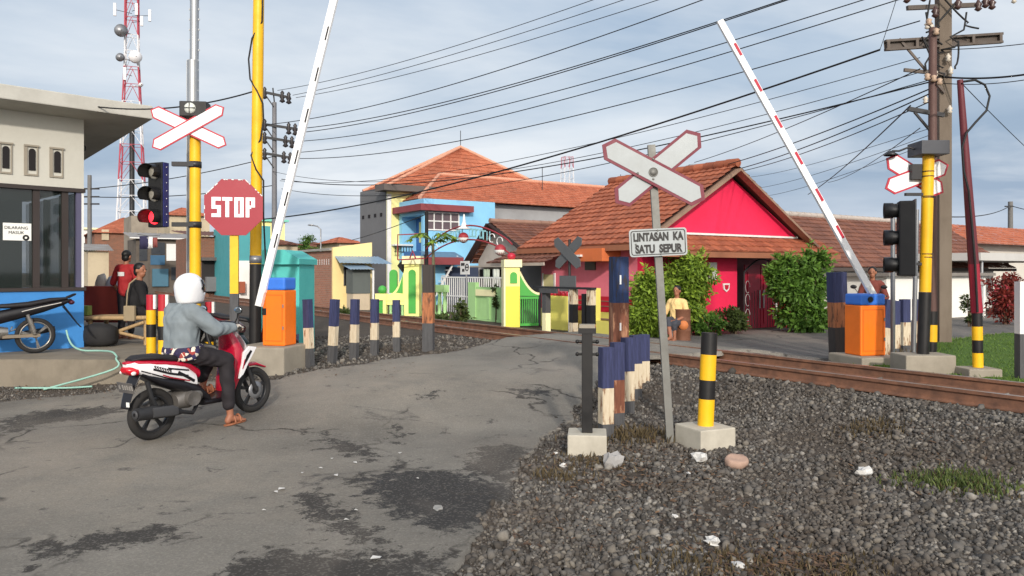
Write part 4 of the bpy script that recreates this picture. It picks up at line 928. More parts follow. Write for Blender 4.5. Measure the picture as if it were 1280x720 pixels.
# small white tram-line style notice on a thin pole
nt_, of = town('notice_sign', 'small white notice board on a thin grey pole beside the pale green fence', 'sign', -19.5, 11.0, .25)
a, Z = on_b(583, 11.0)
mb = MB(of).mat(M_GALV); mb.cyl((a, 11.0, 0), (a, 11.0, 1.95), .025); mb.build('pole', nt_)
mb = MB(of).mat(M_WHITE); mb.box((a-.28, 10.96, 1.68), (a+.22, 10.975, 2.06)); bd = mb.build('board', nt_)
mb = MB(of).mat(P_DARK)
for j, (z, xs) in enumerate(((1.93, (-.22, -.15, -.08)), (1.76, (-.16, -.09)))):
    for x in xs: mb.box((a+x, 10.95, z), (a+x+.05, 10.957, z+.08))
mb.tube([(a+.11+.09*math.cos(s), 10.952, 1.88+.09*math.sin(s)) for s in np.linspace(0, 6.283, 14)], .012, 5); mb.box((a+.03, 10.95, 1.87), (a+.19, 10.957, 1.9)); mb.build('lettering', bd)

# rear side of the far crossing sign, dark, on a white and black pole
rs, of = town('crossing_sign', 'dark back of the far crossing cross sign on a white pole', 'sign', -13.7, 11.5, .25)
a, Z = on_b(712, 11.6); zs = Gab(a, 11.6)
M_BACK = paint((92, 94, 96), .6, .35, 3)
mb = MB(of).mat(M_WHITE); mb.cyl((a, 11.6, 0), (a, 11.6, 1.3), .035); mb.mat(M_DARKST).cyl((a, 11.6, 1.3), (a, 11.6, 2.55), .034); mb.build('pole', rs)
for s in (1, -1):
    mb = MB(of).mat(M_BACK); r_ = Matrix.Rotation(s*R(33), 3, 'Y'); poly = [(-.62, 0), (-.52, -.13), (.52, -.13), (.62, 0), (.52, .13), (-.52, .13)]
    pp = [r_ @ Vector((x, 0, z)) for x, z in poly]; mb.prism([(p.x, p.z) for p in pp], .015, (1, 0, 0), (0, 0, 1), (a, 11.55-.02*s, 2.22)); mb.build('plank', rs)
MB(of).mat(M_BACK).box((a-.32, 11.53, 1.28), (a+.32, 11.55, 1.66)).build('plate', rs)

# low portal bar on three posts by the yellow wall
po, of = town('portal_bar', 'low black and grey guard rail on striped posts by the yellow wall', 'guard rail', -14, 11.3, .25)
ax_ = [on_b(p, 11.15)[0] for p in (677, 684, 718, 722, 731, 740)]
for (k, aa) in enumerate((ax_[1], ax_[2], ax_[5])):
    mb = MB(of); cols = [(P_CRMW, 0, .6), (M_POSTG, .6, 1.16)] if k == 0 else [(M_POSTW, 0, .42), (M_BLK, .42, .85), (M_POSTW, .85, 1.2)]
    if k == 2: cols[0] = (M_POSTO, 0, .42)
    for m_, z0, z1 in cols: mb.mat(m_).box((aa-.075, 11.05, z0+.15), (aa+.075, 11.2, z1+.15-.001))
    mb.build('post', po)
MB(of).mat(M_BLK).box((ax_[4]-.06, 11.1, .1), (ax_[4]+.06, 11.2, 1.25)).build('pipe', po)
mb = MB(of).mat(M_DARKST); mb.box((ax_[0]-.2, 11.02, 1.352), (ax_[5]+.12, 11.18, 1.40)); mb.mat(M_POSTG).box((ax_[0]+.1, 11.0, 1.24), (ax_[2]-.5, 11.045, 1.35)); mb.build('bar', po)
# ---------------------------------------------------------------- left background: shacks and houses along the track
def shack(name, label, px0, px1, Z0, ytop, mat, depth=4, z0=-.2, cat='shack', roof=None, rmat=None, over=.3):
    r0 = (px0-640)/FPX; a = (r0*AX+AY)*Z0; b0 = (r0*NX+NY)*Z0; b1, Z1 = on_a(px1, a); zt = wz(ytop, (Z0+Z1)/2)
    t, of = town(name, label, cat, a, b0, 0)
    mb = MB(of).mat(mat); mb.box((a-depth, b0, z0), (a, b1, zt)); mb.build('wall', t)
    if roof == 'shed':
        mb = MB(of); corrugated(mb, (a+over, b0-over, zt+.02), (a+over, b1+over, zt+.02), (a-depth, b0-over, zt+.55), (a-depth, b1+over, zt+.55), rmat or M_ZINC, 26, .04); mb.build('roof', t)
    if roof == 'hip':
        mb = MB(of); c = [(a+over, b0-over, zt), (a+over, b1+over, zt), (a-depth-over, b1+over, zt), (a-depth-over, b0-over, zt)]; h = zt+min(b1-b0, depth)*.30; e = min(b1-b0, depth)*.5
        ra, rb = (a-depth/2, b0+e, h), (a-depth/2, max(b0+e+.1, b1-e), h)
        tiled(mb, c[0], c[1], ra, rb, rmat or M_TILE_O, .4, .4); tiled(mb, c[1], c[2], rb, rb, rmat or M_TILE_O, .4, .4); tiled(mb, c[2], c[3], rb, ra, rmat or M_TILE_O, .4, .4); tiled(mb, c[3], c[0], ra, ra, rmat or M_TILE_O, .4, .4); mb.build('roof', t)
    if roof == 'slab':
        MB(of).mat(rmat or M_WHITE).box((a-depth, b0-over, zt+.002), (a+over, b1+over, zt+.2)).build('roof', t)
    return t, of, a, b0, b1, zt
def on_wall(t, of, a, px0, px1, py0, py1, mat, name, d=.04):
    b0, Z0 = on_a(px0, a); b1, Z1 = on_a(px1, a); Zm = (Z0+Z1)/2
    return MB(of).mat(mat).box((a+.003, b0, wz(py1, Zm)), (a+d, b1, wz(py0, Zm))).build(name, t)
P_OLDW = paint((150, 140, 126), .9, .6, .8, dirtcol=(84, 76, 68)); P_TAN = paint((190, 176, 150), .9, .5, .8, dirtcol=(120, 108, 92)); P_SHK = paint((96, 88, 80), .9, .6, 1.2, dirtcol=(56, 50, 46)); P_WIN = paint((54, 58, 64), .35, .3, 3)
M_OLDZ = paint((150, 148, 146), .7, .6, 1.2, metal=.2, dirtcol=(110, 84, 66))
shack('white_house', 'small white house far off beside the guard post corner', 104, 124, 88, 287, M_WHITE, 6, cat='house', roof='slab', rmat=P_CRMW)
t, of, a, b0, b1, zt = shack('brick_house', 'old brick house with an orange hip roof left of the traffic light', 118, 205, 66, 292, M_BRICKF, 9, cat='house', roof='hip'); on_wall(t, of, a, 127, 136, 287, 300, P_TAN, 'shutter', .1)
shack('orange_roof_house', 'far house with a steep orange roof behind the traffic light', 212, 262, 62, 270, P_TAN, 7, cat='house', roof='hip', rmat=M_TILE_O)
shack('concrete_house', 'unfinished grey concrete upper room behind the traffic light', 164, 196, 56, 270, P_OLDW, 4, cat='house')
t, of, a, b0, b1, zt = shack('tin_roof_shack', 'ramshackle shack with sloping tin roof and white panel below the red lamp', 170, 242, 50, 299, P_SHK, 4, roof='shed', rmat=M_OLDZ)
on_wall(t, of, a, 189, 206, 303, 318, P_WIN, 'window'); on_wall(t, of, a, 208, 236, 305, 326, M_WHITE, 'white_panel'); on_wall(t, of, a, 188, 206, 319, 331, paint((56, 96, 126), .7, .3, 2), 'blue_panel'); on_wall(t, of, a, 214, 226, 334, 350, P_WIN, 'window')
on_wall(t, of, a, 160, 186, 330, 360, P_SHK, 'boarding')
MB(of).mat(M_WHITE).box((a+.05, b0-.4, zt+.0), (a+.35, b1+.4, zt+.07)).build('eave_board', t)
on_wall(t, of, a, 174, 184, 306, 326, P_WIN, 'window'); on_wall(t, of, a, 228, 240, 334, 362, paint((120, 104, 84), .8, .5, 2), 'plank_door'); on_wall(t, of, a, 190, 210, 336, 358, paint((70, 110, 130), .7, .4, 2), 'tarpaulin', .15)
shack('plaster_hut', 'low pale plastered hut behind the two people on the platform', 110, 136, 52, 314, P_TAN, 3, roof='shed', rmat=M_OLDZ)
t, of, a, b0, b1, zt = shack('brick_gable_house', 'brick fronted house with an open dark porch behind the STOP sign', 246, 302, 42, 296, M_BRICKF, 6, cat='house', roof='shed', rmat=M_TILE_B)
on_wall(t, of, a, 252, 297, 326, 366, paint((40, 36, 36), .8, .3, 2), 'porch_shade_panel'); on_wall(t, of, a, 250, 300, 322, 326, paint((90, 84, 82), .7, .4, 2), 'porch_beam', .5); on_wall(t, of, a, 256, 270, 346, 364, P_GREY, 'crate_stack', .4); on_wall(t, of, a, 274, 283, 348, 360, P_OLDW, 'bench_box', .4)  # dark porch is a flat panel with its shade painted in
t, of, a, b0, b1, zt = shack('teal_shop', 'narrow shop with teal upper board and white lower wall behind the tall yellow pole', 296, 338, 38.5, 282, paint((72, 150, 156), .6, .3, 1.5), 5, cat='shop'); on_wall(t, of, a, 298, 330, 326, 390, M_WHITE, 'white_wall', .08); on_wall(t, of, a, 297, 304, 352, 366, paint((150, 80, 56), .7, .3, 2), 'red_box', .4)
shack('cream_upper_house', 'far cream two storey house left of the raised barrier arm', 322, 356, 70, 277, P_CREAM, 6, cat='house', roof='slab', rmat=paint((120, 200, 180), .6, .2, 2))
shack('dark_roof_house', 'far house with dark brown hip roof behind the teal kiosk', 340, 372, 55, 306, P_TAN, 6, cat='house', roof='hip', rmat=M_TILE_B)
shack('far_orange_house', 'distant house with a low orange roof left of the tall grey building', 424, 452, 60, 304, P_TAN, 5, cat='house', roof='hip', rmat=M_TILE_O)
# more houses to close the horizon
shack('back_house', 'far tan house behind the brick building', 384, 425, 75, 314, P_TAN, 6, cat='house', roof='hip', rmat=M_TILE_B)

# washing on a line and odds and ends among the shacks
def cloth(label, px, py, w, h, Z, m_):
    mb = MB().mat(m_); vs = []
    for i in range(7):
        for j in range(3): vs.append(((i/6-.5)*w, .04*math.sin(i*1.7+j), -h*j/2))
    mb.add(vs, [(3*i+j, 3*i+3+j, 3*i+4+j, 3*i+1+j) for i in range(6) for j in range(2)], True); q = mb.build('hanging_cloth'); q.location = (wx(px, Z), Z, wz(py, Z)); md = q.modifiers.new('t', 'SOLIDIFY'); md.thickness = .01; tag(q, label, 'cloth', 'washing by the shacks')
cloth('dark blue cloth hanging by the tin roofed shack', 180, 295, .55, .8, 47, paint((42, 40, 70), .9, .2, 5)); cloth('white cloth hanging beside the dark blue one by the shack', 187.5, 296, .35, .7, 47, M_WHITE); cloth('reddish cloth hanging under the shack roof', 194, 297, .3, .6, 47, paint((130, 70, 66), .9, .2, 5))
q = MB().mat(M_DARKST).tube([(wx(172, 47), 47, wz(293, 47)), (wx(186, 47), 47, wz(295, 47)), (wx(200, 47), 47, wz(294, 47))], .015, 5).build('washing_line'); tag(q, 'thin washing line with cloths by the tin roofed shack', 'line')
# trees far off
def tree(name, label, px, Z, top, wid, mat, seed, n=26, trunk=True, group=None, z0=.2, size=.22, nl=90):
    zt = wz(top, Z); w = wid/FPX*Z/2; x = wx(px, Z); h = zt-z0; t = thing(name, label, 'tree', (x, Z, z0), 0, group)
    mb = MB().mat(woodmat((96, 78, 60), (66, 54, 44), 'bark')); mb.tube([(0, 0, -.1), (.04*h, .02, h*.3), (-.02*h, 0, h*.6)], [.06*h**.7, .045*h**.7, .02*h**.7], 8)
    for k in range(5):
        an = k*1.3+seed; mb.tube([(0, 0, h*.35), (w*.35*math.cos(an), w*.35*math.sin(an), h*.55), (w*.7*math.cos(an), w*.7*math.sin(an), h*.72)], [.03*h**.7, .02*h**.7, .006], 6)
    mb.build('trunk', t); mb = MB(); clumps(mb, (0, 0, h*.62), (w, w, h*.42), n, nl, size, mat, seed); mb.build('crown', t)
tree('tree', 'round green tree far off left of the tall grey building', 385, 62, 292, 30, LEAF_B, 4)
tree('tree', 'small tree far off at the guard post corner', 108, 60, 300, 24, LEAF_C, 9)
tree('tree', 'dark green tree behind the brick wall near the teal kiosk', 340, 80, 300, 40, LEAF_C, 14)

# telecom masts
def mast(name, label, px, Z, ybase_z, widths, bands, Zt, group=None):
    t = thing(name, label, 'tower', (wx(px, Z), Z, 0), .35, group)
    for k, (z0, z1, m_) in enumerate(bands):
        mb = MB().mat(m_)
        def hw(z): return float(np.interp(z, [q[0] for q in widths], [q[1] for q in widths]))/2
        cn = [(1, 1), (1, -1), (-1, -1), (-1, 1)]; n = max(1, int(round((z1-z0)/1.6)))
        for i in range(n):
            za, zb_ = z0+(z1-z0)*i/n, z0+(z1-z0)*(i+1)/n; ha, hb = hw(za), hw(zb_)
            for j in range(4):
                (x0, y0), (x1, y1) = cn[j], cn[(j+1) % 4]
                mb.cyl((x0*ha, y0*ha, za), (x0*hb, y0*hb, zb_), .075, n=5, caps=False)
                mb.cyl((x0*ha, y0*ha, za), ((x0+x1)/2*hb, (y0+y1)/2*hb, zb_), .03, n=4, caps=False); mb.cyl((x1*ha, y1*ha, za), ((x0+x1)/2*hb, (y0+y1)/2*hb, zb_), .03, n=4, caps=False)
                mb.cyl((x0*hb, y0*hb, zb_), (x1*hb, y1*hb, zb_), .035, n=4, caps=False)
        mb.build('lattice_section', t)
    return t
M_MR = paint((176, 70, 84), .6, .3, 2); M_MW = paint((222, 220, 222), .6, .2, 2)
Zt = 80; zz = lambda y: wz(y, Zt)
tw = mast('telecom_mast', 'tall red and white lattice telecom mast with drum antennas on the left', 165, Zt, 0, [(0, 3.3), (zz(265), 2.5), (zz(205), 2.1), (zz(75), 1.25), (45, 1.0)],
     [(0, zz(226), M_MW), (zz(226), zz(182), M_MR), (zz(182), zz(128), M_MW), (zz(128), zz(85), M_MR), (zz(85), zz(45), M_MW), (zz(45), zz(-20), M_MR), (zz(-20), zz(-60), M_MW)], Zt)
mb = MB().mat(M_DARKST); mb.cyl((0, 0, 0), (0, 0, zz(130)), .25, n=8); mb.build('cable_ladder', tw)
for (px, py, r, m_) in ((154, 43, .62, M_STEEL), (153, 76, .40, M_STEEL), (170, 74, .62, M_MW), (176, 108, .2, M_MW)):
    x = (px-165)/FPX*Zt; mb = MB().mat(m_); mb.lathe((x, -1.0, zz(py)), [(.02, -.25), (r*.95, -.22), (r, -.15), (r, .25), (.05, .35)], (.35, -1, 0), 16); mb.cyl((x, -.8, zz(py)), (0, 0, zz(py)), .05, n=6); mb.build('drum_antenna', tw)
for (px, py, h) in ((147, 17, 1.3), (171, 14, 1.2), (186, 20, 1.2), (158, 95, 1.3), (177, 28, 1.0)):
    x = (px-165)/FPX*Zt; mb = MB().mat(M_MW); mb.box((x-.13, -.9, zz(py)-h/2), (x+.13, -.7, zz(py)+h/2)); mb.mat(M_DARKST).cyl((x, -.75, zz(py)), (0, 0, zz(py)), .03, n=5); mb.build('panel_antenna', tw)
mast('telecom_mast', 'tiny white telecom mast rising far behind the long orange roof', 709, 150, 0, [(0, 3), (26, 1.6)], [(0, 18, M_MR), (18, 22, M_MW), (22, 24.2, M_MR)], 150)

# ---------------------------------------------------------------- plants by the red house and along the road
def shrub(name, label, px, Z, px_w, ytop, mat, seed, n, nl, size, z0=None, cat='shrub', depth=None, group=None, lobes=None):
    x = wx(px, Z); z0 = G(x, Z) if z0 is None else z0; w = px_w/FPX*Z/2; h = wz(ytop, Z)-z0; t = thing(name, label, cat, (x, Z, z0), 0, group)
    mb = MB().mat(woodmat((96, 78, 60), (66, 54, 44), 'bark')); rg = random.Random(seed)
    for k in range(5):
        an = rg.uniform(0, 6.28); mb.tube([(.05*math.cos(an), .05*math.sin(an), -.05), (w*.25*math.cos(an), w*.25*math.sin(an), h*.4), (w*.5*math.cos(an), w*.5*math.sin(an), h*.75)], [.03, .022, .008], 6)
    mb.build('stem', t); mb = MB()
    for q, (lx, lz, lw, lh) in enumerate(lobes or [(0, .52, 1, .48)]):
        clumps(mb, (lx*w, 0, lz*h), (lw*w, (depth or w*.8)*lw, lh*h), n, nl, size, mat, seed*13+q)
    if cat == 'shrub' and w > .5:
        for q, (lx, lz, lw, lh) in enumerate(lobes or [(0, .52, 1, .48)]): sprays(mb, (lx*w, 0, lz*h), (lw*w, (depth or w*.8)*lw, lh*h), 26, size*.95, mat, seed*5+q)
    mb.build('foliage', t); return t
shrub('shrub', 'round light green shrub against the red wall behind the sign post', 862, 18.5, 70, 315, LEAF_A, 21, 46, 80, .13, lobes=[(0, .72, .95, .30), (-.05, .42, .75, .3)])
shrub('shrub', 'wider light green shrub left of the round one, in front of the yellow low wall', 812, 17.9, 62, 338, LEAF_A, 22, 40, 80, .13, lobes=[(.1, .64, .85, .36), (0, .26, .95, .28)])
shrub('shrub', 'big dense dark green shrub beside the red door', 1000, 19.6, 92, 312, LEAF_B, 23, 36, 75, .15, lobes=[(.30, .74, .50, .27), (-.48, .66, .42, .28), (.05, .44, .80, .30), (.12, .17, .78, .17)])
shrub('hedge', 'low green hedge plants under the red wall', 885, 18.6, 52, 391, LEAF_B, 24, 20, 90, .10, cat='hedge', lobes=[(0, .5, 1, .5)], depth=.5)
shrub('flower_bush', 'reddish brown flowering bush left of the red door', 917, 19.0, 34, 380, LEAF_C, 25, 22, 90, .11, cat='flower bush')
fb = shrub('flower_bush', 'small bush with pink and white blossoms on the red wall', 898, 18.9, 28, 386, LEAF_C, 26, 10, 50, .1, cat='flower bush')
mb = MB(); leaves(mb, (0, -.1, .42), (.3, .2, .2), 50, .07, LEAF_P, 3, .2); leaves(mb, (-.15, -.15, .25), (.2, .15, .12), 24, .06, LEAF_W, 4, .2); mb.build('blossoms', fb)
fb = shrub('flower_bush', 'big bush with dark red leaves and flowers on the right side', 1256, 22.5, 56, 336, leafmat((70, 28, 26), (150, 60, 48), 'leaf_red'), 27, 30, 70, .14, cat='flower bush', z0=.1)
mb = MB(); leaves(mb, (-.2, -.4, 1.0), (.5, .3, .5), 60, .09, LEAF_P, 5, .3); mb.build('blossoms', fb)
fb = shrub('flower_bush', 'bush with white blossoms beside the red post', 1212, 21.5, 22, 362, LEAF_C, 28, 12, 50, .1, cat='flower bush', z0=.1)
mb = MB(); leaves(mb, (0, -.2, .8), (.25, .2, .5), 80, .11, LEAF_W, 6, .3); mb.build('blossoms', fb)
shrub('shrub', 'tuft of strappy leaves at the foot of the cream house', 432, 24.5, 26, 388, LEAF_C, 29, 6, 30, .2, z0=.3, lobes=[(0, .4, 1, .5)])
shrub('shrub', 'scruffy plants at the foot of the white lane gate', 560, 21.5, 50, 388, LEAF_C, 30, 12, 40, .14, z0=.22, lobes=[(0, .3, 1, .3)], depth=.4)
shrub('shrub', 'dark green potted plants beside the pale green fence', 577, 20.5, 14, 374, LEAF_C, 31, 8, 40, .14, z0=.22)
shrub('shrub', 'dark bushy plant behind the yellow gate pier', 622, 23.5, 12, 350, LEAF_C, 32, 8, 40, .14, z0=.22)
# papaya tree behind the gate pier
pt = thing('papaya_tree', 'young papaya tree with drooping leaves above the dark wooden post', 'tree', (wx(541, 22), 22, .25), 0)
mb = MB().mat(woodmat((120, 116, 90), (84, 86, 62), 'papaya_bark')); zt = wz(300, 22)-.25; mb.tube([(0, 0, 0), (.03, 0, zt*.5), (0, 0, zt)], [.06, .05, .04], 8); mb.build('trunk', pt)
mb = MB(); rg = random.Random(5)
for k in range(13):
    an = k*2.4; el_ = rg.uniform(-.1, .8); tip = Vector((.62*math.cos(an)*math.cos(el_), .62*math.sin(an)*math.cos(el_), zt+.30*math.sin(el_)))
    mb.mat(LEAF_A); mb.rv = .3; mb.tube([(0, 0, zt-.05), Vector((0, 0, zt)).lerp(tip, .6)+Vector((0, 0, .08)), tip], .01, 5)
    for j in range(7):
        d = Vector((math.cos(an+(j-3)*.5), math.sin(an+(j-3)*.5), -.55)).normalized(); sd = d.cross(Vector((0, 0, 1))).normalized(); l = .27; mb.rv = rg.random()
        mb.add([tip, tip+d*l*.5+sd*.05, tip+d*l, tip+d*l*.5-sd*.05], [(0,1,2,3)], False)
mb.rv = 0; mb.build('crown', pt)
# grass: right verge, tufts in the ballast
gr = MB(); rg = random.Random(8)
def blades(n, fx, h0, h1, mat):
    gr.mat(mat)
    for _ in range(n):
        x, y = fx(); z = G(x, y); h = rg.uniform(h0, h1); an = rg.uniform(0, 6.28); d = Vector((math.cos(an), math.sin(an), 0)); l = rg.uniform(.1, .6)*h; w = .003+.003*rg.random(); s = Vector((-d.y, d.x, 0))*w*1.6; gr.rv = rg.random(); p = Vector((x, y, z))
        gr.add([p-s, p+s, p+d*l*.4+Vector((0, 0, h*.65))+s*.6, p+d*l+Vector((0, 0, h)), p+d*l*.4+Vector((0, 0, h*.65))-s*.6], [(0,1,2,3,4)], False)
def verge():
    while True:
        b = rg.uniform(10.9, 20.8); a = rg.uniform(-9.2, -1)
        if a > interp(b, [10.85, 13.4, 17, 21], [-7.05, -7.05, -8.9, -9.2])+.15*hnoise(b*2, 1): return ab(a, b)
blades(26000, verge, .03, .10, LEAF_G)
def tuft(cx_, cy_, r): return lambda: (cx_+rg.gauss(0, r), cy_+rg.gauss(0, r*.8))
LEAF_T = leafmat((66, 82, 44), (116, 128, 74), 'tuft_green')
for (px, py, r, n, hh) in ((1205, 604, .15, 420, .10), (1165, 600, .14, 160, .08), (1230, 612, .14, 140, .07), (1130, 598, .09, 60, .05), (1190, 590, .12, 120, .07)):
    x, y = ground_at(px, py); blades(n, tuft(x, y, r), .02, hh, LEAF_T); blades(n//4, tuft(x, y, r*1.2), .02, hh*.8, LEAF_D)
for (px, py, r, n, hh) in ((1090, 532, .14, 260, .08), (790, 545, .22, 420, .12), (745, 575, .2, 260, .08), (880, 700, .22, 300, .06), (960, 715, .25, 420, .05), (1040, 712, .2, 200, .05), (700, 595, .12, 120, .1), (1110, 440, .2, 200, .2)):
    x, y = ground_at(px, py); blades(n, tuft(x, y, r), .02, hh, LEAF_D)
M_DEB = leafmat((60, 46, 36), (120, 92, 66), 'dead_leaf', .05); gr.mat(M_DEB)     # dead leaves and twigs among the stones
def flakes(px0, px1, py0, py1, n):
    for _ in range(n):
        px, py = rg.uniform(px0, px1), rg.uniform(py0, py1); x, y = ground_at(px, py); z = G(x, y)+rg.uniform(.012, .035); l = rg.uniform(.01, .04); an = rg.uniform(0, 6.28); d = Vector((math.cos(an), math.sin(an), rg.uniform(-.3, .3)))*l; s = Vector((-d.y, d.x, rg.uniform(-.01, .01)))*rg.uniform(.15, .4); p = Vector((x, y, z)); gr.rv = rg.random()
        gr.add([p-s, p+d, p+s, p-d], [(0,1,2,3)], False)
flakes(690, 900, 530, 610, 900); flakes(640, 1000, 560, 690, 700); flakes(880, 1060, 690, 720, 500); flakes(1040, 1240, 520, 620, 400); flakes(0, 330, 466, 500, 700); flakes(340, 520, 448, 472, 300)
gr.rv = 0; go = gr.build('grass'); go['kind'] = 'stuff'; go['label'] = 'green grass on the right verge and dry tufts in the ballast'
# ---------------------------------------------------------------- guard post building on the platform
UX, UY = .7, .714; gyaw = math.atan2(UY, UX)                 # its front wall runs away to the right
gx, gy = -7.57, 13.58
gpst = thing('guard_post', 'crossing guard post with cream upper wall, big windows and blue base', 'building', (gx, gy, PZ), gyaw)
P_GCREAM = paint((192, 190, 180), .75, .3, .9, dirtcol=(160, 154, 140)); P_GBLUE = paint((64, 138, 208), .6, .35, 1.5, dirtcol=(30, 72, 130)); P_ROOF = paint((186, 184, 176), .85, .5, 1.6, dirtcol=(124, 120, 110)); P_FRAME = paint((54, 46, 44), .5, .3, 3)
LW, DW = 6.0, 3.6                                            # along x: 0 is the right corner, -LW the left end; y runs back
mb = MB().mat(P_GBLUE); mb.box((-LW, 0, -.1), (0, .14, 1.0)); mb.box((-.14, .141, -.1), (0, DW, 1.0)); mb.box((-LW, .141, -.1), (-LW+.14, DW, 1.0)); mb.box((-LW+.141, DW-.14, -.1), (-.141, DW, 1.0)); mb.build('base_wall', gpst)
mb = MB().mat(P_FRAME); mb.box((-LW-.02, -.03, 1.003), (.03, .17, 1.06)); mb.build('sill', gpst)
wt, rt = 2.80, 4.08
mb = MB().mat(P_GCREAM); mb.box((-LW, 0, wt), (0, .14, rt)); mb.box((-.14, .141, wt), (0, DW, rt)); mb.box((-LW, .141, wt), (-LW+.14, DW, rt)); mb.box((-LW+.141, DW-.14, wt), (-.141, DW, rt)); mb.build('upper_wall', gpst)
mb = MB().mat(P_FRAME); mb.box((-LW, -.025, wt-.07), (.02, .16, wt-.002)); mb.build('lintel', gpst)
# window frames, pale corner post, glass
mb = MB().mat(P_FRAME)
for x in (-.34, -.78, -2.1, -3.4, -4.7): mb.box((x, .02, 1.062), (x+.10, .12, wt-.072))
mb.mat(paint((86, 84, 110), .4, .3, 3)).box((-.12, .0, 1.062), (-.04, .14, wt-.072)); mb.mat(M_WHITE).box((-.038, .0, 1.062), (.0, .14, wt-.072)); mb.build('window_frame', gpst)
mb = MB().mat(M_GLASS); mb.box((-LW+.02, .06, 1.064), (-.125, .075, wt-.074)); mb.build('window_glass', gpst)
mb = MB().mat(M_GLASS); mb.box((-.08, .15, 1.062), (-.065, DW-.15, wt-.072)); mb.build('window_glass', gpst)
mb = MB().mat(P_FRAME)
for y in (.9, 1.9, 2.9): mb.box((-.13, y, 1.062), (-.03, y+.09, wt-.072))
mb.build('window_frame', gpst)
mb = MB().mat(paint((150, 150, 140), .8, .3, 1)); mb.box((-LW+.2, .2, -.02), (-.2, DW-.2, .02)); mb.mat(paint((110, 112, 104), .8, .3, 1)).box((-LW+.15, DW-.2, 1.0), (-.16, DW-.145, wt)); mb.box((-LW+.15, .15, wt-.02), (-.15, DW-.15, wt)); mb.mat(paint((90, 96, 84), .7, .3, 2)).box((-3.0, 2.4, .02), (-1.2, 3.0, 1.35)); mb.box((-1.0, 2.9, 1.0), (-.7, 3.3, 2.2)); mb.build('interior', gpst)
nb = MB().mat(paint((236, 236, 230), .5, .08, 3)).box((-1.21, .045, 1.86), (-.80, .056, 2.15)).build('notice', gpst)
text_part('notice_lettering', 'DILARANG\nMASUK', .07, P_DARK, nb, (-1.02, .042, 2.03), (R(90), 0, 0))
MB().mat(P_DARK).lathe((-.88, .043, 1.91), [(.02, 0), (.05, 0), (.05, .003), (.02, .003)], (0, -1, 0), 14).build('emblem', nb)
for i, x in enumerate((-.42, -.80, -1.18, -1.56, -1.94, -2.32)):
    mb = MB().mat(paint((150, 142, 128), .8, .3, 3)); w, h = .07, .20; z0 = 3.05
    mb.box((x-w-.05, -.02, z0-.06), (x-w, -.003, z0+2*h)); mb.box((x+w, -.02, z0-.06), (x+w+.02, -.003, z0+2*h)); mb.box((x-w-.05, -.035, z0+2*h), (x+w+.03, -.003, z0+2*h+.03)); mb.box((x-w-.05, -.02, z0-.09), (x+w+.02, -.003, z0-.06))
    v = mb.build('louver', gpst)
    mb = MB().mat(P_DARK); mb.prism([(x-.05, z0), (x+.05, z0)]+[(x+.05*math.cos(s), z0+.32+.05*math.sin(s)) for s in np.linspace(0, math.pi, 7)], .012, (1, 0, 0), (0, 0, 1), (0, -.003, 0)); mb.build('slot', v)
# flat roof slab, tipping back, with a wide overhang on the right
mb = MB().mat(P_ROOF); x0, x1, y0, y1 = -LW-.8, .95, -.62, DW+.9; zf, zb_ = 4.08, 3.60
vs = [(x0, y0, zf), (x1, y0, zf), (x1, y1, zb_), (x0, y1, zb_), (x0, y0, zf+.24), (x1, y0, zf+.24), (x1, y1, zb_+.14), (x0, y1, zb_+.14)]
mb.add(vs, [(0,3,2,1),(4,5,6,7),(0,1,5,4),(1,2,6,5),(2,3,7,6),(3,0,4,7)], False); rs_ = mb.build('roof_slab', gpst, bevel=.02, weld=True)
mb = MB().mat(M_CABLE); mb.lathe((.45, 1.6, 3.78), [(.02, .05), (.06, 0), (.06, -.06), (.03, -.1)], n=10); mb.build('soffit_lamp', rs_)
# ---------------------------------------------------------------- steel poles, signals and crossing signs on the left
def zof(px, Z): return G(wx(px, Z), Z)
P_PLATE = paint((238, 238, 240), .45, .08, 3)
def cross_planks(parent, cx_, cy_, cz, l, w, ang, face, tilt=0, borderc=M_SIGNRED):
    """two pointed planks, red rimmed, white field set just proud; face = -1 faces the camera side"""
    for s, an in ((1, ang[0]), (-1, ang[1])):
        c_, s_ = math.cos(an), math.sin(an)
        def T(p): return (cx_+p[0]*c_-p[1]*s_, cz+p[0]*s_+p[1]*c_)
        def hexa(l, w, k): return [(-l/2, -w*.0), (-l/2+k, -w/2), (l/2-k, -w/2), (l/2, 0), (l/2-k, w/2), (-l/2+k, w/2)]
        y = cy_ - (.022 if s > 0 else 0)
        pk = MB().mat(borderc).prism([T(p) for p in hexa(l, w, w*.42)], .016, (1, 0, 0), (0, 0, 1), (0, y, 0)).build('plank', parent)
        MB().mat(P_PLATE).prism([T(p) for p in hexa(l-w*.26, w*.78, w*.33)], .003, (1, 0, 0), (0, 0, 1), (0, y-.016, 0)).build('white_field', pk)
def lampframe(parent, x, y, z, name='floodlight'):
    pass
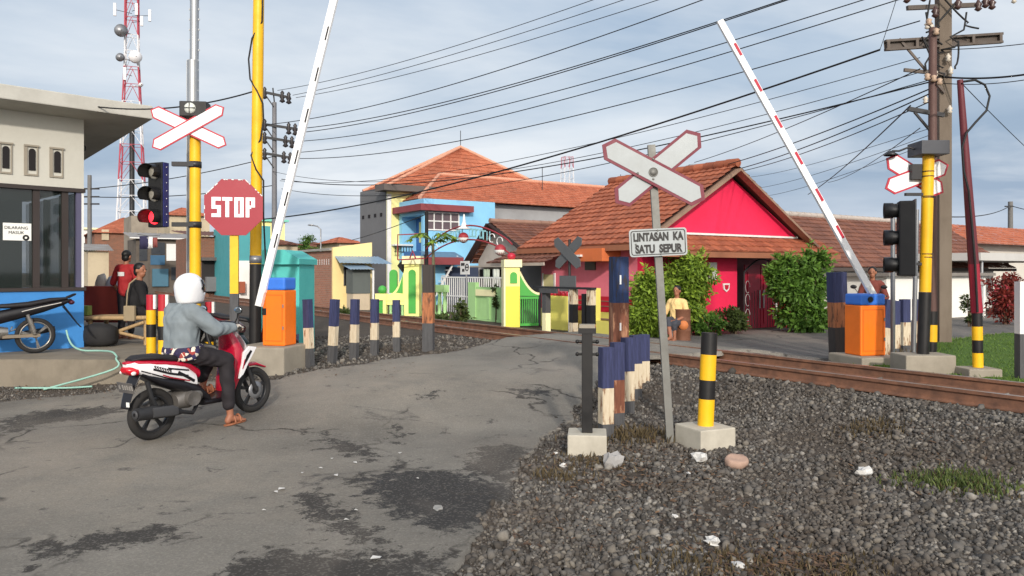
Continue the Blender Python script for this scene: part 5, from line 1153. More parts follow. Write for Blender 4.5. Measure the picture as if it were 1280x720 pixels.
# yellow signal pole with crossing cross, flasher box and traffic light
Zs = 12.5; sx_ = wx(244, Zs); sz = zof(244, Zs)
sp = thing('signal_pole', 'yellow signal pole with white crossing cross and black top lamp, nearest the guard post', 'signal pole', (sx_, Zs, sz), R(6))
zr = lambda y: wz(y, Zs)-sz
mb = MB().mat(M_YEL).cyl((0, 0, 1.0), (0, 0, zr(142)), .088, n=18); mb.mat(M_BLK).cyl((0, 0, -.1), (0, 0, .998), .09, n=18); mb.build('pole', sp)
mb = MB().mat(M_BLK); mb.box((-.2, -.17, zr(148)), (.22, .1, zr(129))); fl = mb.build('flasher_box', sp, bevel=.015)
mb = MB().mat(paint((205, 208, 200), .3, .2, 4)); mb.lathe((-.03, -.173, zr(138)), [(.09, 0), (.085, .02), (.05, .035), (.005, .04)], (0, -1, 0), 16); mb.mat(M_BLK); mb.box((-.12, -.22, zr(138)-.006), (.06, -.213, zr(138)+.006)); mb.box((-.036, -.22, zr(138)-.09), (-.024, -.213, zr(138)+.09)); mb.build('lamp_lens', fl)
cross_planks(sp, -.06, -.13, zr(161.5), 1.30, .215, (R(31), R(-25)), -1)
mb = MB().mat(M_DARKST)
for y in (206, 281): MB().mat(M_DARKST).box((-.34, -.1, zr(y)-.035), (.0, -.02, zr(y)+.035)).lathe((0, 0, zr(y)-.05), [(.089, 0), (.1, 0), (.1, .1), (.089, .1)], n=16).build('bracket', sp)
# traffic light, hung from the pole's brackets
tl = thing('traffic_light', 'black three lamp traffic light with the lowest lamp lit red', 'traffic light', (sx_-.5, Zs-.1, sz), R(-22))
mb = MB().mat(M_BLKPL); z0, z1 = zr(285), zr(205); mb.box((-.17, -.12, z0), (.14, .0, z1)); hs = mb.build('housing', tl, bevel=.02)
mb = MB().mat(paint((36, 40, 96), .5, .3, 4)); mb.box((.141, -.11, z0+.01), (.165, -.01, z1-.01)); mb.mat(M_WHITE)
for i in range(8): mb.ell((.167, -.06, z0+.08+(z1-z0-.16)*i/7), .008, 6, 5)
mb.build('side_plate', hs)
def emit(rgb, st, name):
    m, t, b = nodes(name); b.inputs['Base Color'].default_value = (*lin(rgb), 1); b.inputs['Emission Color'].default_value = (*lin(rgb), 1); b.inputs['Emission Strength'].default_value = st; b.inputs['Roughness'].default_value = .3; return m
M_REDLIT = emit((255, 48, 60), 2.2, 'red_lamp_lit'); M_LENSOFF = paint((150, 146, 136), .3, .3, 6)
for k in range(3):
    zc = z1-.16-(z1-z0-.32)*k/2
    lm = MB().mat(M_REDLIT if k == 2 else M_LENSOFF).lathe((-.02, -.121, zc), [(.115, 0), (.11, .02), (.07, .04), (.005, .05)], (0, -1, 0), 18).build('lamp', tl, label='lit red lamp' if k == 2 else None)
    # visor: open-bottomed hood
    mb = MB().mat(M_BLKPL); vs = []; nn = 14
    for i in range(nn+1):
        t = R(-45)+R(270)*i/nn
        for (yy, rr) in ((-.122, .13), (-.30+.05*math.cos(t*1.0), .125), (-.30+.05*math.cos(t), .118), (-.122, .122)): vs.append((-.02+rr*math.cos(t), yy, zc+rr*math.sin(t)))
    mb.add(vs, [(4*i+j, 4*i+(j+1) % 4, 4*i+4+(j+1) % 4, 4*i+4+j) for i in range(nn) for j in range(4)], False); mb.build('visor', lm)
# slim telescopic silver mast behind it
Zm = 13.6; mx = wx(243.5, Zm); mz = zof(243, Zm)
sm = thing('silver_mast', 'thin silver telescopic mast behind the yellow signal pole', 'mast', (mx, Zm, mz))
zm = lambda y: wz(y, Zm)-mz
mb = MB().mat(M_GALV); mb.cyl((-.03, 0, -.1), (-.03, 0, zm(76)), .098, n=14); mb.cyl((-.01, 0, zm(76)), (.0, 0, zm(-60)), .075, n=14)
for i in range(16): mb.box((-.13, -.02, zm(140)+i*.18), (.07, .0, zm(140)+i*.18+.03)) if i < 6 else mb.box((-.1, -.015, zm(140)+i*.18), (.09, .0, zm(140)+i*.18+.03))
mb.build('pole', sm)
mb = MB().mat(M_GALV); mb.box((-.145, -.01, -.1), (-.131, .01, zm(76))); mb.build('fin', sm)
# STOP board on its square post
Zp = 11.6; px_ = wx(293, Zp); pz = zof(293, Zp); zp = lambda y: wz(y, Zp)-pz
st = thing('stop_sign', 'red octagonal STOP board on a yellow and grey square post', 'sign', (px_, Zp, pz), R(10))
mb = MB().mat(M_YEL).box((-.06, -.04, zp(367)), (.06, .04, zp(245))); mb.mat(M_POSTG).box((-.062, -.042, -.1), (.062, .042, zp(367)-.002)); mb.build('post', st)
M_STOPRED = paint((152, 34, 50), .45, .35, 2.5, dirtcol=(150, 74, 84)); rr_ = .455; zc = zp(259.5)
octo = [(rr_*math.cos(R(22.5+45*i)), zc+rr_*math.sin(R(22.5+45*i))) for i in range(8)]
bd = MB().mat(M_STOPRED).prism(octo, .02, (1, 0, 0), (0, 0, 1), (0, -.045, 0)).build('board', st)
mb = MB().mat(M_WHITE); rg = random.Random(4)                # chipped white rim flecks
for i in range(8):
    p, q = Vector(octo[i]), Vector(octo[(i+1) % 8])
    for _ in range(5):
        t = rg.random(); c = p.lerp(q, t)*.985+Vector((0, zc))*.015; d = (q-p).normalized()*rg.uniform(.01, .035)
        if i in (0, 1, 2, 3): mb.beam((c.x-d.x, -.068, c.y-d.y), (c.x+d.x, -.068, c.y+d.y), .005, .012)
mb.build('rim_wear', bd)
mb = MB().mat(P_PLATE); y0, y1 = -.072, -.066; Hh, s_ = .30, .054
def bar(x0, z0, x1, z1): mb.box((x0, y0, zc-.0+z0), (x1, y1, zc+z1))
def letter(ch, x, w=.135):
    h = Hh/2
    if ch == 'S': bar(x, h-s_, x+w, h); bar(x, .0-s_/2, x+s_, h-s_-.001); bar(x+s_+.001, -s_/2, x+w, s_/2); bar(x+w-s_, -h, x+w, -s_/2-.001); bar(x, -h, x+w-s_-.001, -h+s_)
    if ch == 'T': bar(x-.01, h-s_, x+w, h); bar(x+w/2-s_/2-.005, -h, x+w/2+s_/2-.005, h-s_-.001)
    if ch == 'O': bar(x, -h, x+s_, h); bar(x+w-s_, -h, x+w, h); bar(x+s_+.001, h-s_*.9, x+w-s_-.001, h); bar(x+s_+.001, -h, x+w-s_-.001, -h+s_*.9)
    if ch == 'P': bar(x, -h, x+s_, h); bar(x+s_+.001, h-s_*.9, x+w, h); bar(x+w-s_, .0, x+w, h-s_*.9-.001); bar(x+s_+.001, -.02, x+w-s_-.001, -.02+s_*.9)
for i, ch in enumerate('STOP'): letter(ch, -.315+.163*i)
mb.build('lettering', bd)
# tall yellow pole with black foot and a cable wound round it
Zy = 12.4; yx = wx(321, Zy); yz = zof(321, Zy); zy = lambda y: wz(y, Zy)-yz
yp = thing('tall_pole', 'very tall yellow pole with a black foot and loose cable, behind the STOP board', 'pole', (yx, Zy, yz))
mb = MB().mat(M_YEL).cyl((-.02, 0, zy(330)), (.04, 0, zy(-60)), .09, .085, n=18); mb.mat(M_BLK).cyl((-.03, 0, -.1), (-.02, 0, zy(330)-.002), .095, .092, n=18); mb.mat(M_STEEL).lathe((-.02, 0, zy(329)), [(.091, 0), (.096, 0), (.096, .12), (.091, .12)], n=16); mb.build('pole', yp)
zz_ = [(zy(y), x) for y, x in ((-40, .10), (10, .105), (28, .1), (50, -.05), (75, -.12), (100, -.09), (115, .03), (130, .11), (150, .12), (175, .08), (195, -.07), (213, .02), (226, .12), (270, .12), (330, .15))]
MB().mat(M_CABLE).tube([(x, -.11+abs(x)*.6, z) for z, x in zz_], .014, 5).build('wound_cable', yp)

# ---------------------------------------------------------------- crossing gates: orange cabinets with blue caps and raised arms
def gate(label, armlabel, px, Z, zoff, boxw, y0, y1, arm0, arm1, Zarm, yaw, armstripe, blockdim):
    x = wx(px, Z); z = G(x, Z); t = thing('barrier_gate', label, 'barrier gate', (x, Z, z), yaw, 'level crossing gates')
    zb0, zb1 = wz(y1, Z)-z, wz(y0, Z)-z; h = zb1-zb0; w = boxw/2
    MB().mat(M_CONC).box((-blockdim[0], -blockdim[1], -.3), (blockdim[2], blockdim[1], zb0-.003)).build('concrete_block', t, bevel=.02)
    cb = MB().mat(M_ORANGE).box((-w, -w*.9, zb0), (w, w*.9, zb1-h*.185)).build('cabinet', t, bevel=.02)
    MB().mat(M_BLUEP).box((-w*.99, -w*.89, zb1-h*.183), (w*.99, w*.89, zb1)).build('cap', cb, bevel=.03)
    mb = MB().mat(M_BLK); mb.cyl((-.05, -w*.9-.01, zb1-h*.09), (-.05, -w*.9+.02, zb1-h*.09), .045, n=14) if armstripe else mb.box((-.1-w*.5, -w*.9-.006, zb1-h*.55), (-w*.5-.03, -w*.9+.01, zb1-h*.45)); mb.build('lock', cb)
    mb = MB().mat(paint((206, 98, 20), .5, .4, 4, dirtcol=(120, 66, 40))); mb.box((-w+.04, -w*.9-.004, zb0+.07), (-w+.05, -w*.9+.003, zb1-h*.25)); mb.box((w-.05, -w*.9-.004, zb0+.07), (w-.04, -w*.9+.003, zb1-h*.25)); mb.box((-w+.051, -w*.9-.004, zb0+.07), (w-.051, -w*.9+.003, zb0+.08)); mb.box((-w+.051, -w*.9-.004, zb1-h*.25-.01), (w-.051, -w*.9+.003, zb1-h*.25)); mb.build('door_seam', cb)
    for zz in (.3, .7): MB().mat(M_STEEL).cyl((w-.025, -w*.9-.012, zb0+h*.8*zz), (w-.025, -w*.9-.012, zb0+h*.8*zz+.05), .010, n=8).build('hinge', cb)
    if not armstripe: MB().mat(M_WHITE).box((-w-.006, -.1, zb0+h*.32), (-w+.003, -.04, zb0+h*.44)).build('sticker', cb)
    # arm (moves on its own pivot but belongs to the gate)
    inv = Matrix.Rotation(-yaw, 4, 'Z'); P0 = inv @ Vector((wx(arm0[0], Zarm)-x, Zarm-Z, wz(arm0[1], Zarm)-z)); P1 = inv @ Vector((wx(arm1[0], Zarm)-x, Zarm+.25-Z, wz(arm1[1], Zarm+.25)-z))
    d = (P1-P0).normalized(); L_ = (P1-P0).length
    mb = MB().mat(P_PLATE); mb.beam(P0, P1, .108 if armstripe else .115, .05, (0, 1, 0))
    mb.mat(M_SIGNRED if armstripe else M_BLK); u = d.cross(Vector((0, 1, 0))).normalized()
    k = 0; s = .95 if armstripe else .7
    while s < L_-.1:
        c = P0+d*s+Vector((0, -.0, 0)); e = u*(.02 if armstripe else .032)*(1 if not armstripe else 1)
        mb.beam(c-e+Vector((0, -.032, 0)), c-e+d*.22+Vector((0, -.032, 0)), .042 if armstripe else .022, .006, (0, 1, 0)); s += .66
    mb.build('barrier_arm', t)
    MB().mat(M_WHITE).beam(P0-d*.22, P0+d*.10, .10, .07, (0, 1, 0)).build('arm_hinge', t)
    mb = MB().mat(M_STEEL); mb.cyl(P0, (P0.x*.3, 0, zb1-h*.1), .035, n=10); mb.build('pivot_shaft', t)
    return t
gate('orange gate cabinet with blue cap and raised white arm, beside the teal kiosk', '', 349.5, 11.85, 0, .38, 347, 431, (328, 365), (421, -32), 11.7, R(-14), False, (.55, .42, .32))
gate('orange gate cabinet with blue cap and red striped raised arm, beyond the track', '', 1081, 12.1, 0, .44, 367, 443, (1089, 365), (905, 26), 12.0, R(12), True, (.36, .42, .36))
# teal kiosk box
Zk = 13.6; kx = wx(356, Zk); kz = zof(356, Zk); tk = thing('teal_kiosk', 'teal painted wooden kiosk box with a pitched lid behind the left gate', 'kiosk', (kx, Zk, kz), R(-4))
P_TEAL = paint((84, 190, 184), .6, .3, 1.6, dirtcol=(40, 110, 116)); zk = lambda y: wz(y, Zk)-kz
mb = MB().mat(P_TEAL); mb.box((-.30, -.35, -.1), (.385, .45, zk(331))); mb.build('body', tk)
mb = MB().mat(P_TEAL); mb.prism([(-.35, zk(331)+.003), (.42, zk(331)+.003), (.42, zk(324)), (.14, zk(313)), (-.2, zk(313)), (-.35, zk(318))], .95, (1, 0, 0), (0, 0, 1), (0, .5, 0)); mb.build('lid', tk)
MB().mat(paint((110, 116, 150), .7, .4, 3)).box((.0, -.362, -.05), (.383, -.352, .42)).build('lower_board', tk)

# ---------------------------------------------------------------- bollards and posts
def bands(mb, segs, r, sq=False, n=16):
    for m_, z0, z1 in segs:
        mb.mat(m_)
        if sq: mb.box((-r, -r, z0), (r, r, z1-.0005))
        else: mb.cyl((0, 0, z0), (0, 0, z1), r, n=n)
# pair of yellow, black and red pipes on the platform
for k, (px, py, h) in enumerate(((189, 442, .96), (204, 447, .98))):
    Z = 960*(CAMZ-PZ)/(py-HOR); t = thing('striped_pipe_post', ['left one of two red topped yellow and black pipe posts behind the rider', 'right one of two red topped yellow and black pipe posts behind the rider'][k], 'post', (wx(px, Z), min(Z, 12.6), PZ), 0, 'striped pipe posts')
    mb = MB(); bands(mb, [(M_YEL, -.05, h*.28), (M_BLK, h*.28, h*.5), (M_YEL, h*.5, h*.74), (M_RED, h*.74, h)], .075); mb.build('pipe', t)
    MB().mat(M_WHITE).box((.062, -.068, h*.76), (.10, -.02, h)).build('reflector', t)
t = thing('striped_pipe_post', 'red topped pipe post mostly hidden behind the rider helmet', 'post', (wx(262, 12.9), 12.9, PZ-.1), 0, 'striped pipe posts'); h = .93
mb = MB(); bands(mb, [(M_YEL, -.3, h*.28), (M_BLK, h*.28, h*.5), (M_YEL, h*.5, h*.74), (M_RED, h*.74, h)], .075); mb.build('pipe', t); MB().mat(M_WHITE).box((.062, -.068, h*.76), (.10, -.02, h)).build('reflector', t)
# five blue, white and grey rail posts on the left ballast
lp = [(387, 374, 457, 12.0), (415, 374, 451, 12.4), (442.5, 374, 448, 12.8), (468, 374, 446, 13.3), (496, 375, 442, 13.9)]
nm = ['next to the orange cabinet', 'second from the orange cabinet', 'middle one of the five', 'second from the wide wooden post', 'nearest the wide wooden post']
for k, (px, y0, y1, Z) in enumerate(lp):
    x = wx(px, Z); z = G(x, Z); h = wz(y0, Z)-z
    t = thing('striped_rail_post', 'blue, white and grey rail post left of the road, '+nm[k], 'post', (x, Z, z), R(-30+7*k), 'striped posts left of the road')
    mb = MB(M=Matrix.Rotation(R((-2.5, 3.2, 1.2, .5, -.6)[k]), 4, 'Y')); 
    for m_, a, b in ((M_POSTG, -.2, h*.28), (M_POSTW, h*.28, h*.58), (M_POSTB, h*.58, h)): mb.mat(m_).box((-.062, -.05, a), (.062, .05, b-.0005))
    mb.build('post', t)
# right group: five posts in a row along the road edge
rp = [(758, 434, 533, 8.0), (772, 428, 520, 8.55), (785, 422, 507, 9.2), (795, 419, 499, 9.9), (805, 418, 493, 10.6)]
nm = ['nearest the camera', 'second in the row, rusty below', 'third in the row', 'fourth in the row', 'last in the row, farthest away']
for k, (px, y0, y1, Z) in enumerate(rp):
    x = wx(px, Z); z = min(G(x, Z), wz(y1, Z)); h = wz(y0, Z)-z
    t = thing('striped_rail_post', 'blue topped post right of the road, '+nm[k], 'post', (x, Z, z), R(20), 'striped posts right of the road')
    mb = MB(); low = M_POSTBR if k in (1,) else M_POSTW
    for m_, a, b in ((M_POSTB if k != 1 else M_POSTB, h*.56, h), (low, h*.17, h*.56), (M_POSTG, -.2, h*.17)): mb.mat(m_).box((-.07, -.055, a), (.06, .055, b-.0005))
    mb.build('post', t)
def bigpost(label, px, Z, w, segs, zt, yaw=0, lean=0):
    x = wx(px, Z); z = G(x, Z); h = wz(zt, Z)-z
    t = thing('timber_post', label, 'post', (x, Z, z), yaw, 'thick timber posts')
    mb = MB(M=Matrix.Rotation(lean, 4, 'Y'))
    for m_, a, b in segs: mb.mat(m_).box((-w/2, -w*.4, a*h-(.3 if a == 0 else 0)), (w/2, w*.4, b*h-.0005))
    mb.build('post', t, bevel=0)
    return t, h, z
t, h, z = bigpost('thick tall blue and brown timber post standing behind the row of blue posts', 773.5, 9.4, .20, ((M_POSTBR, 0, .70), (M_POSTBB, .70, 1)), 321, R(12))
MB().mat(M_WHITE).box((-.02, -.09, h*.82), (.0, -.083, h*.88)).build('tag_plate', t); MB().mat(M_WHITE).box((-.02, -.09, h*.52), (.0, -.083, h*.57)).build('tag_plate', t)
bigpost('thick timber post with black top and orange middle on the left ballast', 535.5, 13.8, .19, ((M_POSTG, 0, .33), (M_POSTO, .33, .68), (M_POSTK, .68, 1)), 331, R(-8))
bigpost('thick leaning timber post, blue over orange, left of the right gate', 1049, 12.9, .25, ((M_POSTK, 0, .38), (M_POSTO, .38, .66), (M_POSTB, .66, 1)), 340, R(10), R(-2))
# posts behind the right gate
for k, (px, Z, y0, y1) in enumerate(((1103, 12.9, 374, 428), (1118, 14.6, 376, 424), (1131, 15.2, 374, 420), (1147, 15.8, 374, 414))):
    x = wx(px, Z); z = G(x, Z); h = wz(y0, Z)-z
    t = thing('striped_rail_post', 'small blue and white post behind the right gate, '+['leaning against it', 'second from the gate', 'third from the gate', 'farthest from the gate'][k], 'post', (x, Z, z), R(15), 'striped posts behind the right gate')
    mb = MB(M=Matrix.Rotation(R(7 if k == 0 else 0), 4, 'Y'))
    for m_, a, b in ((M_POSTG, -.2, h*.1), (M_POSTW, h*.1, h*.55), (M_POSTB, h*.55, h)): mb.mat(m_).box((-.085, -.06, a), (.085, .06, b-.0005))
    mb.build('post', t)
# white and dark post cut by the right frame edge
Z = 10.3; x = wx(1277, Z); z = G(x, Z); h = wz(352, Z)-z
t = thing('white_post', 'white and dark grey post cut by the right picture edge', 'post', (x, Z, z), 0)
mb = MB(); mb.mat(M_POSTG).box((-.06, -.06, -.2), (.08, .06, h*.48)); mb.mat(M_WHITE).box((-.06, -.06, h*.4805), (.08, .06, h)); mb.build('post', t)
# black square steel post with bolts on a concrete block, front centre
Z = 7.40; x = wx(734, Z); z = wz(566, Z); t = thing('black_post', 'black square steel post with bolt clamps on a pale concrete block', 'post', (x, Z, z), R(-6))
MB().mat(M_BLOCK).box((-.185, -.16, -.05), (.185, .2, .20)).build('concrete_block', t, bevel=.012)
h = wz(410, Z)-z; mb = MB().mat(M_BLK); mb.box((-.052, -.05, .202), (.052, .05, h)); mb.build('post', t, bevel=.006)
mb = MB().mat(M_BLK); mb.box((-.085, -.06, h-.05), (.085, .06, h+.0))
for zz in (h-.13, h-.25): mb.cyl((-.095, -.02, zz), (.095, -.02, zz), .013, n=8); mb.ell((-.095, -.02, zz), .02, 8, 6); mb.ell((.095, -.02, zz), .02, 8, 6)
mb.build('clamp', t); mb = MB().mat(M_CONC).box((-.075, -.06, h+.002), (.075, .07, h+.035)); mb.build('cap_slab', t)
# yellow and black bollard on a square block, front right
Z = 7.62; x = wx(881, Z); z = wz(553, Z); t = thing('striped_bollard', 'black and yellow pipe bollard on a square concrete block in the ballast', 'bollard', (x, Z, z), R(24))
MB().mat(M_BLOCK).box((-.21, -.21, -.08), (.21, .21, .17)).build('concrete_block', t, bevel=.014)
h = wz(416, Z)-z; mb = MB(M=Matrix.Rotation(R(3.0), 4, 'Y')); L_ = h-.17
bands(mb, [(M_YEL, .165, .17+L_*.285), (M_BLK, .17+L_*.285, .17+L_*.49), (M_YEL, .17+L_*.49, .17+L_*.765), (M_BLK, .17+L_*.765, h)], .079, n=24); mb.build('pipe', t)
# ---------------------------------------------------------------- crossing sign in front: leaning angle-steel post, grey cross, text plate
Z = 7.7; bx, tx = wx(838, Z), wx(814.5, Z); z = wz(549, Z); H = wz(180, Z)-z
cs_ = thing('crossing_sign', 'leaning crossing sign with grey red rimmed cross and text plate', 'sign', (bx, Z, z), 0)
M_ANG = paint((120, 120, 116), .55, .5, 4, metal=.3, dirtcol=(84, 76, 68)); lean = math.atan2(tx-bx, H)
Ml = Matrix.Rotation(lean, 4, 'Y')
mb = MB(M=Ml).mat(M_ANG); mb.box((-.037, 0, -.1), (.037, .008, H)); mb.box((-.037, .0085, -.1), (-.030, .05, H)); mb.box((.030, .0085, -.1), (.037, .05, H)); mb.build('post', cs_)
M_FACE = paint((164, 170, 172), .5, .3, 2.2, dirtcol=(160, 156, 146)); M_RIM = paint((112, 30, 50), .5, .3, 3)
rot = Matrix.Rotation(R(-8), 4, 'Z')
def plank(nm, p0, p1, w, y):
    q0 = Vector((wx(p0[0], Z)-bx, wz(p0[1], Z)-z)); q1 = Vector((wx(p1[0], Z)-bx, wz(p1[1], Z)-z)); d = (q1-q0).normalized(); n = Vector((-d.y, d.x)); l = (q1-q0).length
    def hx(l0, l1, w, k): return [tuple(q0+d*a+n*b) for a, b in ((l0, 0), (l0+k, -w/2), (l1-k, -w/2), (l1, 0), (l1-k, w/2), (l0+k, w/2))]
    pk = MB().mat(M_RIM).prism(hx(0, l, w, w*.36), .018, (1, 0, 0), (0, 0, 1), (0, y, 0)).build('plank', cs_)
    MB().mat(M_FACE).prism(hx(.045, l-.045, w*.76, w*.28), .003, (1, 0, 0), (0, 0, 1), (0, y-.018, 0)).build('grey_field', pk); return pk
plank('a', (769, 254), (875, 167), .235, -.004)
pk = plank('b', (752, 182), (880, 250), .235, -.028)
mb = MB().mat(M_ANG); cx_, cz_ = wx(815.5, Z)-bx, wz(216, Z)-z
mb.lathe((cx_, -.05, cz_), [(.001, .004), (.035, .004), (.035, 0), (.043, 0), (.043, .006), (.047, .006), (.047, 0)], (0, -1, 0), 20)
for dx_, dz_ in ((-.155, -.01), (0, .13), (0, -.07)): mb.ell((cx_+dx_, -.05, cz_+dz_), (.012, .006, .012), 8, 6)
mb.build('medallion', pk)
# text plate
pc = (wx(822, Z)-bx, wz(303, Z)-z); pw, ph = .575, .275; ang = R(2.6)
pt_ = thing('text_plate_tmp', '', '') if False else None
def rrect(w, h, r): 
    o = []
    for cx2, cy2, a0 in ((w/2-r, h/2-r, 0), (-w/2+r, h/2-r, 90), (-w/2+r, -h/2+r, 180), (w/2-r, -h/2+r, 270)): o += [(cx2+r*math.cos(R(a0+i*22.5)), cy2+r*math.sin(R(a0+i*22.5))) for i in range(5)]
    return o
Mt = Matrix.Translation((pc[0], -.02, pc[1])) @ Matrix.Rotation(-ang, 4, 'Y')
tp = MB(M=Mt).mat(M_FACE).prism(rrect(pw, ph, .03), .014, (1, 0, 0), (0, 0, 1), (0, 0, 0)).build('text_plate', cs_)
mb = MB(M=Mt).mat(M_BLK); o_, i_ = rrect(pw-.03, ph-.03, .024), rrect(pw-.046, ph-.046, .02); n = len(o_)
mb.add([(p[0], -.0165, p[1]) for p in o_]+[(p[0], -.0165, p[1]) for p in i_], [(k, (k+1) % n, n+(k+1) % n, n+k) for k in range(n)], False); mb.build('border_line', tp)
for txt, dz_, dx_, w_ in (('LINTASAN  KA', .058, .0, .50), ('SATU  SEPUR', -.062, .0, .47)):
    o = text_part('lettering', txt, .118, M_BLK, tp, (0, 0, 0), (0, 0, 0), .0055)
    xs = [v.co.x for v in o.data.vertices]; ys = [v.co.y for v in o.data.vertices]; wsc = w_/(max(xs)-min(xs)); cy2 = (max(ys)+min(ys))/2; hsc = .088/(max(ys)-min(ys))
    o.matrix_local = Mt @ Matrix.Translation((dx_, -.0175, dz_)) @ Matrix.Rotation(R(90), 4, 'X') @ Matrix.Diagonal((wsc, hsc, 1, 1)) @ Matrix.Translation((0, -cy2, 0))
mb = MB(M=Mt).mat(M_ANG)
for dx_, dz_ in ((0, .118), (-.225, -.012), (.02, -.118), (.2, .02)): mb.ell((dx_, -.019, dz_), (.01, .006, .01), 8, 6)
mb.build('bolt', tp)

# ---------------------------------------------------------------- right signal, poles and concrete utility pole
Z = 10.9; x = wx(1158, Z); z = G(x, Z); zq = lambda y: wz(y, Z)-z
rsp = thing('signal_pole', 'yellow and black signal pole with the back of a traffic light, right side', 'signal pole', (x, Z, z), 0)
MB().mat(M_CONC).box((-.40, -.22, -.3), (.30, .25, zq(442)-.003)).build('concrete_block', rsp, bevel=.02)
mb = MB().mat(M_YEL).cyl((-.02, 0, zq(365)), (.03, 0, zq(192)), .078, n=18); mb.mat(M_BLK).cyl((-.05, 0, zq(443)), (-.02, 0, zq(365)-.002), .082, n=18)
mb.mat(M_DARKST)
for y in (215, 221, 246, 247.5, 318, 322): mb.lathe((.02 if y < 300 else 0, 0, zq(y)), [(.079, 0), (.084, 0), (.084, .012), (.079, .012)], n=16)
mb.build('pole', rsp)
mb = MB().mat(paint((66, 68, 74), .5, .3, 3)); mb.box((-.17, -.2, zq(195)), (.22, .2, zq(178))); mb.build('flasher_box', rsp, bevel=.01)
for s, an in ((1, R(-30)), (-1, R(17))):
    pts4 = {1: ((1113, 196), (1185, 240)), -1: ((1110, 235), (1190, 205))}[s]
    q0 = Vector((wx(pts4[0][0], Z)-x, wz(pts4[0][1], Z)-z)); q1 = Vector((wx(pts4[1][0], Z)-x, wz(pts4[1][1], Z)-z)); d = (q1-q0).normalized(); n2v = Vector((-d.y, d.x)); l = (q1-q0).length
    hx = lambda e, w, k: [tuple(q0+d*a+n2v*b) for a, b in ((e, 0), (e+k, -w/2), (l-e-k, -w/2), (l-e, 0), (l-e-k, w/2), (e+k, w/2))]
    yy = .10+(.03 if s > 0 else 0)
    pk = MB().mat(M_SIGNRED).prism(hx(0, .25, .10), .02, (1, 0, 0), (0, 0, 1), (0, yy, 0)).build('plank', rsp); MB().mat(P_PLATE).prism(hx(.035, .20, .08), .003, (1, 0, 0), (0, 0, 1), (0, yy-.02, 0)).build('white_field', pk)
MB().mat(M_DARKST).box((-.2, .0, zq(224)), (-.06, .1, zq(205))).build('clamp_box', rsp)
mb = MB().mat(M_DARKST)
for y in (243, 330): MB().mat(M_DARKST).box((-.3, -.03, zq(y)-.02), (-.06, .03, zq(y)+.02)).build('bracket', rsp)
mb = MB().mat(M_DARKST); mb.tube([(-.12, 0, zq(188)), (-.25, 0, zq(184)), (-.36, .05, zq(188)), (-.46, .05, zq(188))], .014); mb.lathe((-.48, .05, zq(193)), [(.01, .06), (.03, .05), (.10, 0), (.09, -.01)], n=14); mb.build('lamp_arm', rsp)
rtl = thing('traffic_light', 'dark traffic light seen from its side, left of the right signal pole', 'traffic light', (x-.34, Z, z), R(-20))
mb = MB().mat(paint((20, 21, 24), .7, .2, 3, spec=.2)); mb.box((-.06, -.16, zq(345)), (.14, .16, zq(252))); hs = mb.build('housing', rtl, bevel=.02); mb = MB().mat(paint((58, 60, 64), .6, .3, 3)); mb.box((.142, -.15, zq(345)), (.16, .13, zq(250))); mb.build('back_plate', hs)
for k in range(3):
    zc = zq(263)-(zq(263)-zq(331))*k/2.0; mb = MB().mat(M_BLKPL); mb.cyl((-.062, 0, zc), (-.12, 0, zc), .10, n=14); mb.build('lamp', rtl)
    mb = MB().mat(M_BLKPL); mb.lathe((-.12, 0, zc), [(.11, 0), (.112, .12), (.106, .12), (.104, 0)], (-1, 0, 0), 14); mb.build('visor', rtl)
for px, lbl in ((1116, 'thin grey steel pipe left of the right traffic light'), (1146, 'thin grey steel pipe between right traffic light and yellow pole')):
    Z2 = 12.4; o = MB(); xx = wx(px, Z2); zz = G(xx, Z2); o.mat(M_STEEL).cyl((0, 0, -.1), (.06 if px > 1120 else .0, 0, wz(262, Z2)-zz), .035, n=10); q = o.build('steel_pipe'); q.location = (xx-(.06 if px > 1120 else 0), Z2, zz); tag(q, lbl, 'pipe')
# brown pole with striped foot close behind the signal
Z = 11.3; x = wx(1166, Z); z = G(x, Z); zq2 = lambda y: wz(y, Z)-z
bp = thing('brown_pole', 'thin rusty brown pole with yellow and black foot beside the signal pole', 'pole', (x, Z, z), 0)
mb = MB(); mb.mat(M_BLK).cyl((-.03, 0, -.1), (-.02, 0, zq2(427)), .075); mb.mat(M_YEL).cyl((-.02, 0, zq2(427)), (-.015, 0, zq2(406)), .078); mb.mat(M_BLK).cyl((-.015, 0, zq2(406)), (-.01, 0, zq2(389)), .075); mb.mat(paint((92, 66, 60), .6, .4, 3)).cyl((-.01, 0, zq2(389)), (.0, 0, zq2(35)), .07, .055); mb.build('pole', bp)
mb = MB().mat(paint((176, 150, 128), .4, .3, 5))
for px, y in ((1155, 98), (1163, 100), (1170, 104), (1157, 30), (1166, 42)): MB().mat(paint((176, 150, 128), .4, .3, 5)).lathe((wx(px, Z)-x, -.09, zq2(y)-.05), [(.02, 0), (.045, .02), (.03, .05), (.045, .08), (.015, .1)], n=10).build('insulator', bp)
mb = MB().mat(M_DARKST); mb.beam((wx(1135, Z)-x, 0, zq2(136)), (wx(1180, Z)-x, 0, zq2(144)), .05, .06); mb.beam((wx(1143, Z)-x, 0, zq2(140)), (wx(1164, Z)-x, 0, zq2(165)), .03, .03); mb.build('side_arm', bp)
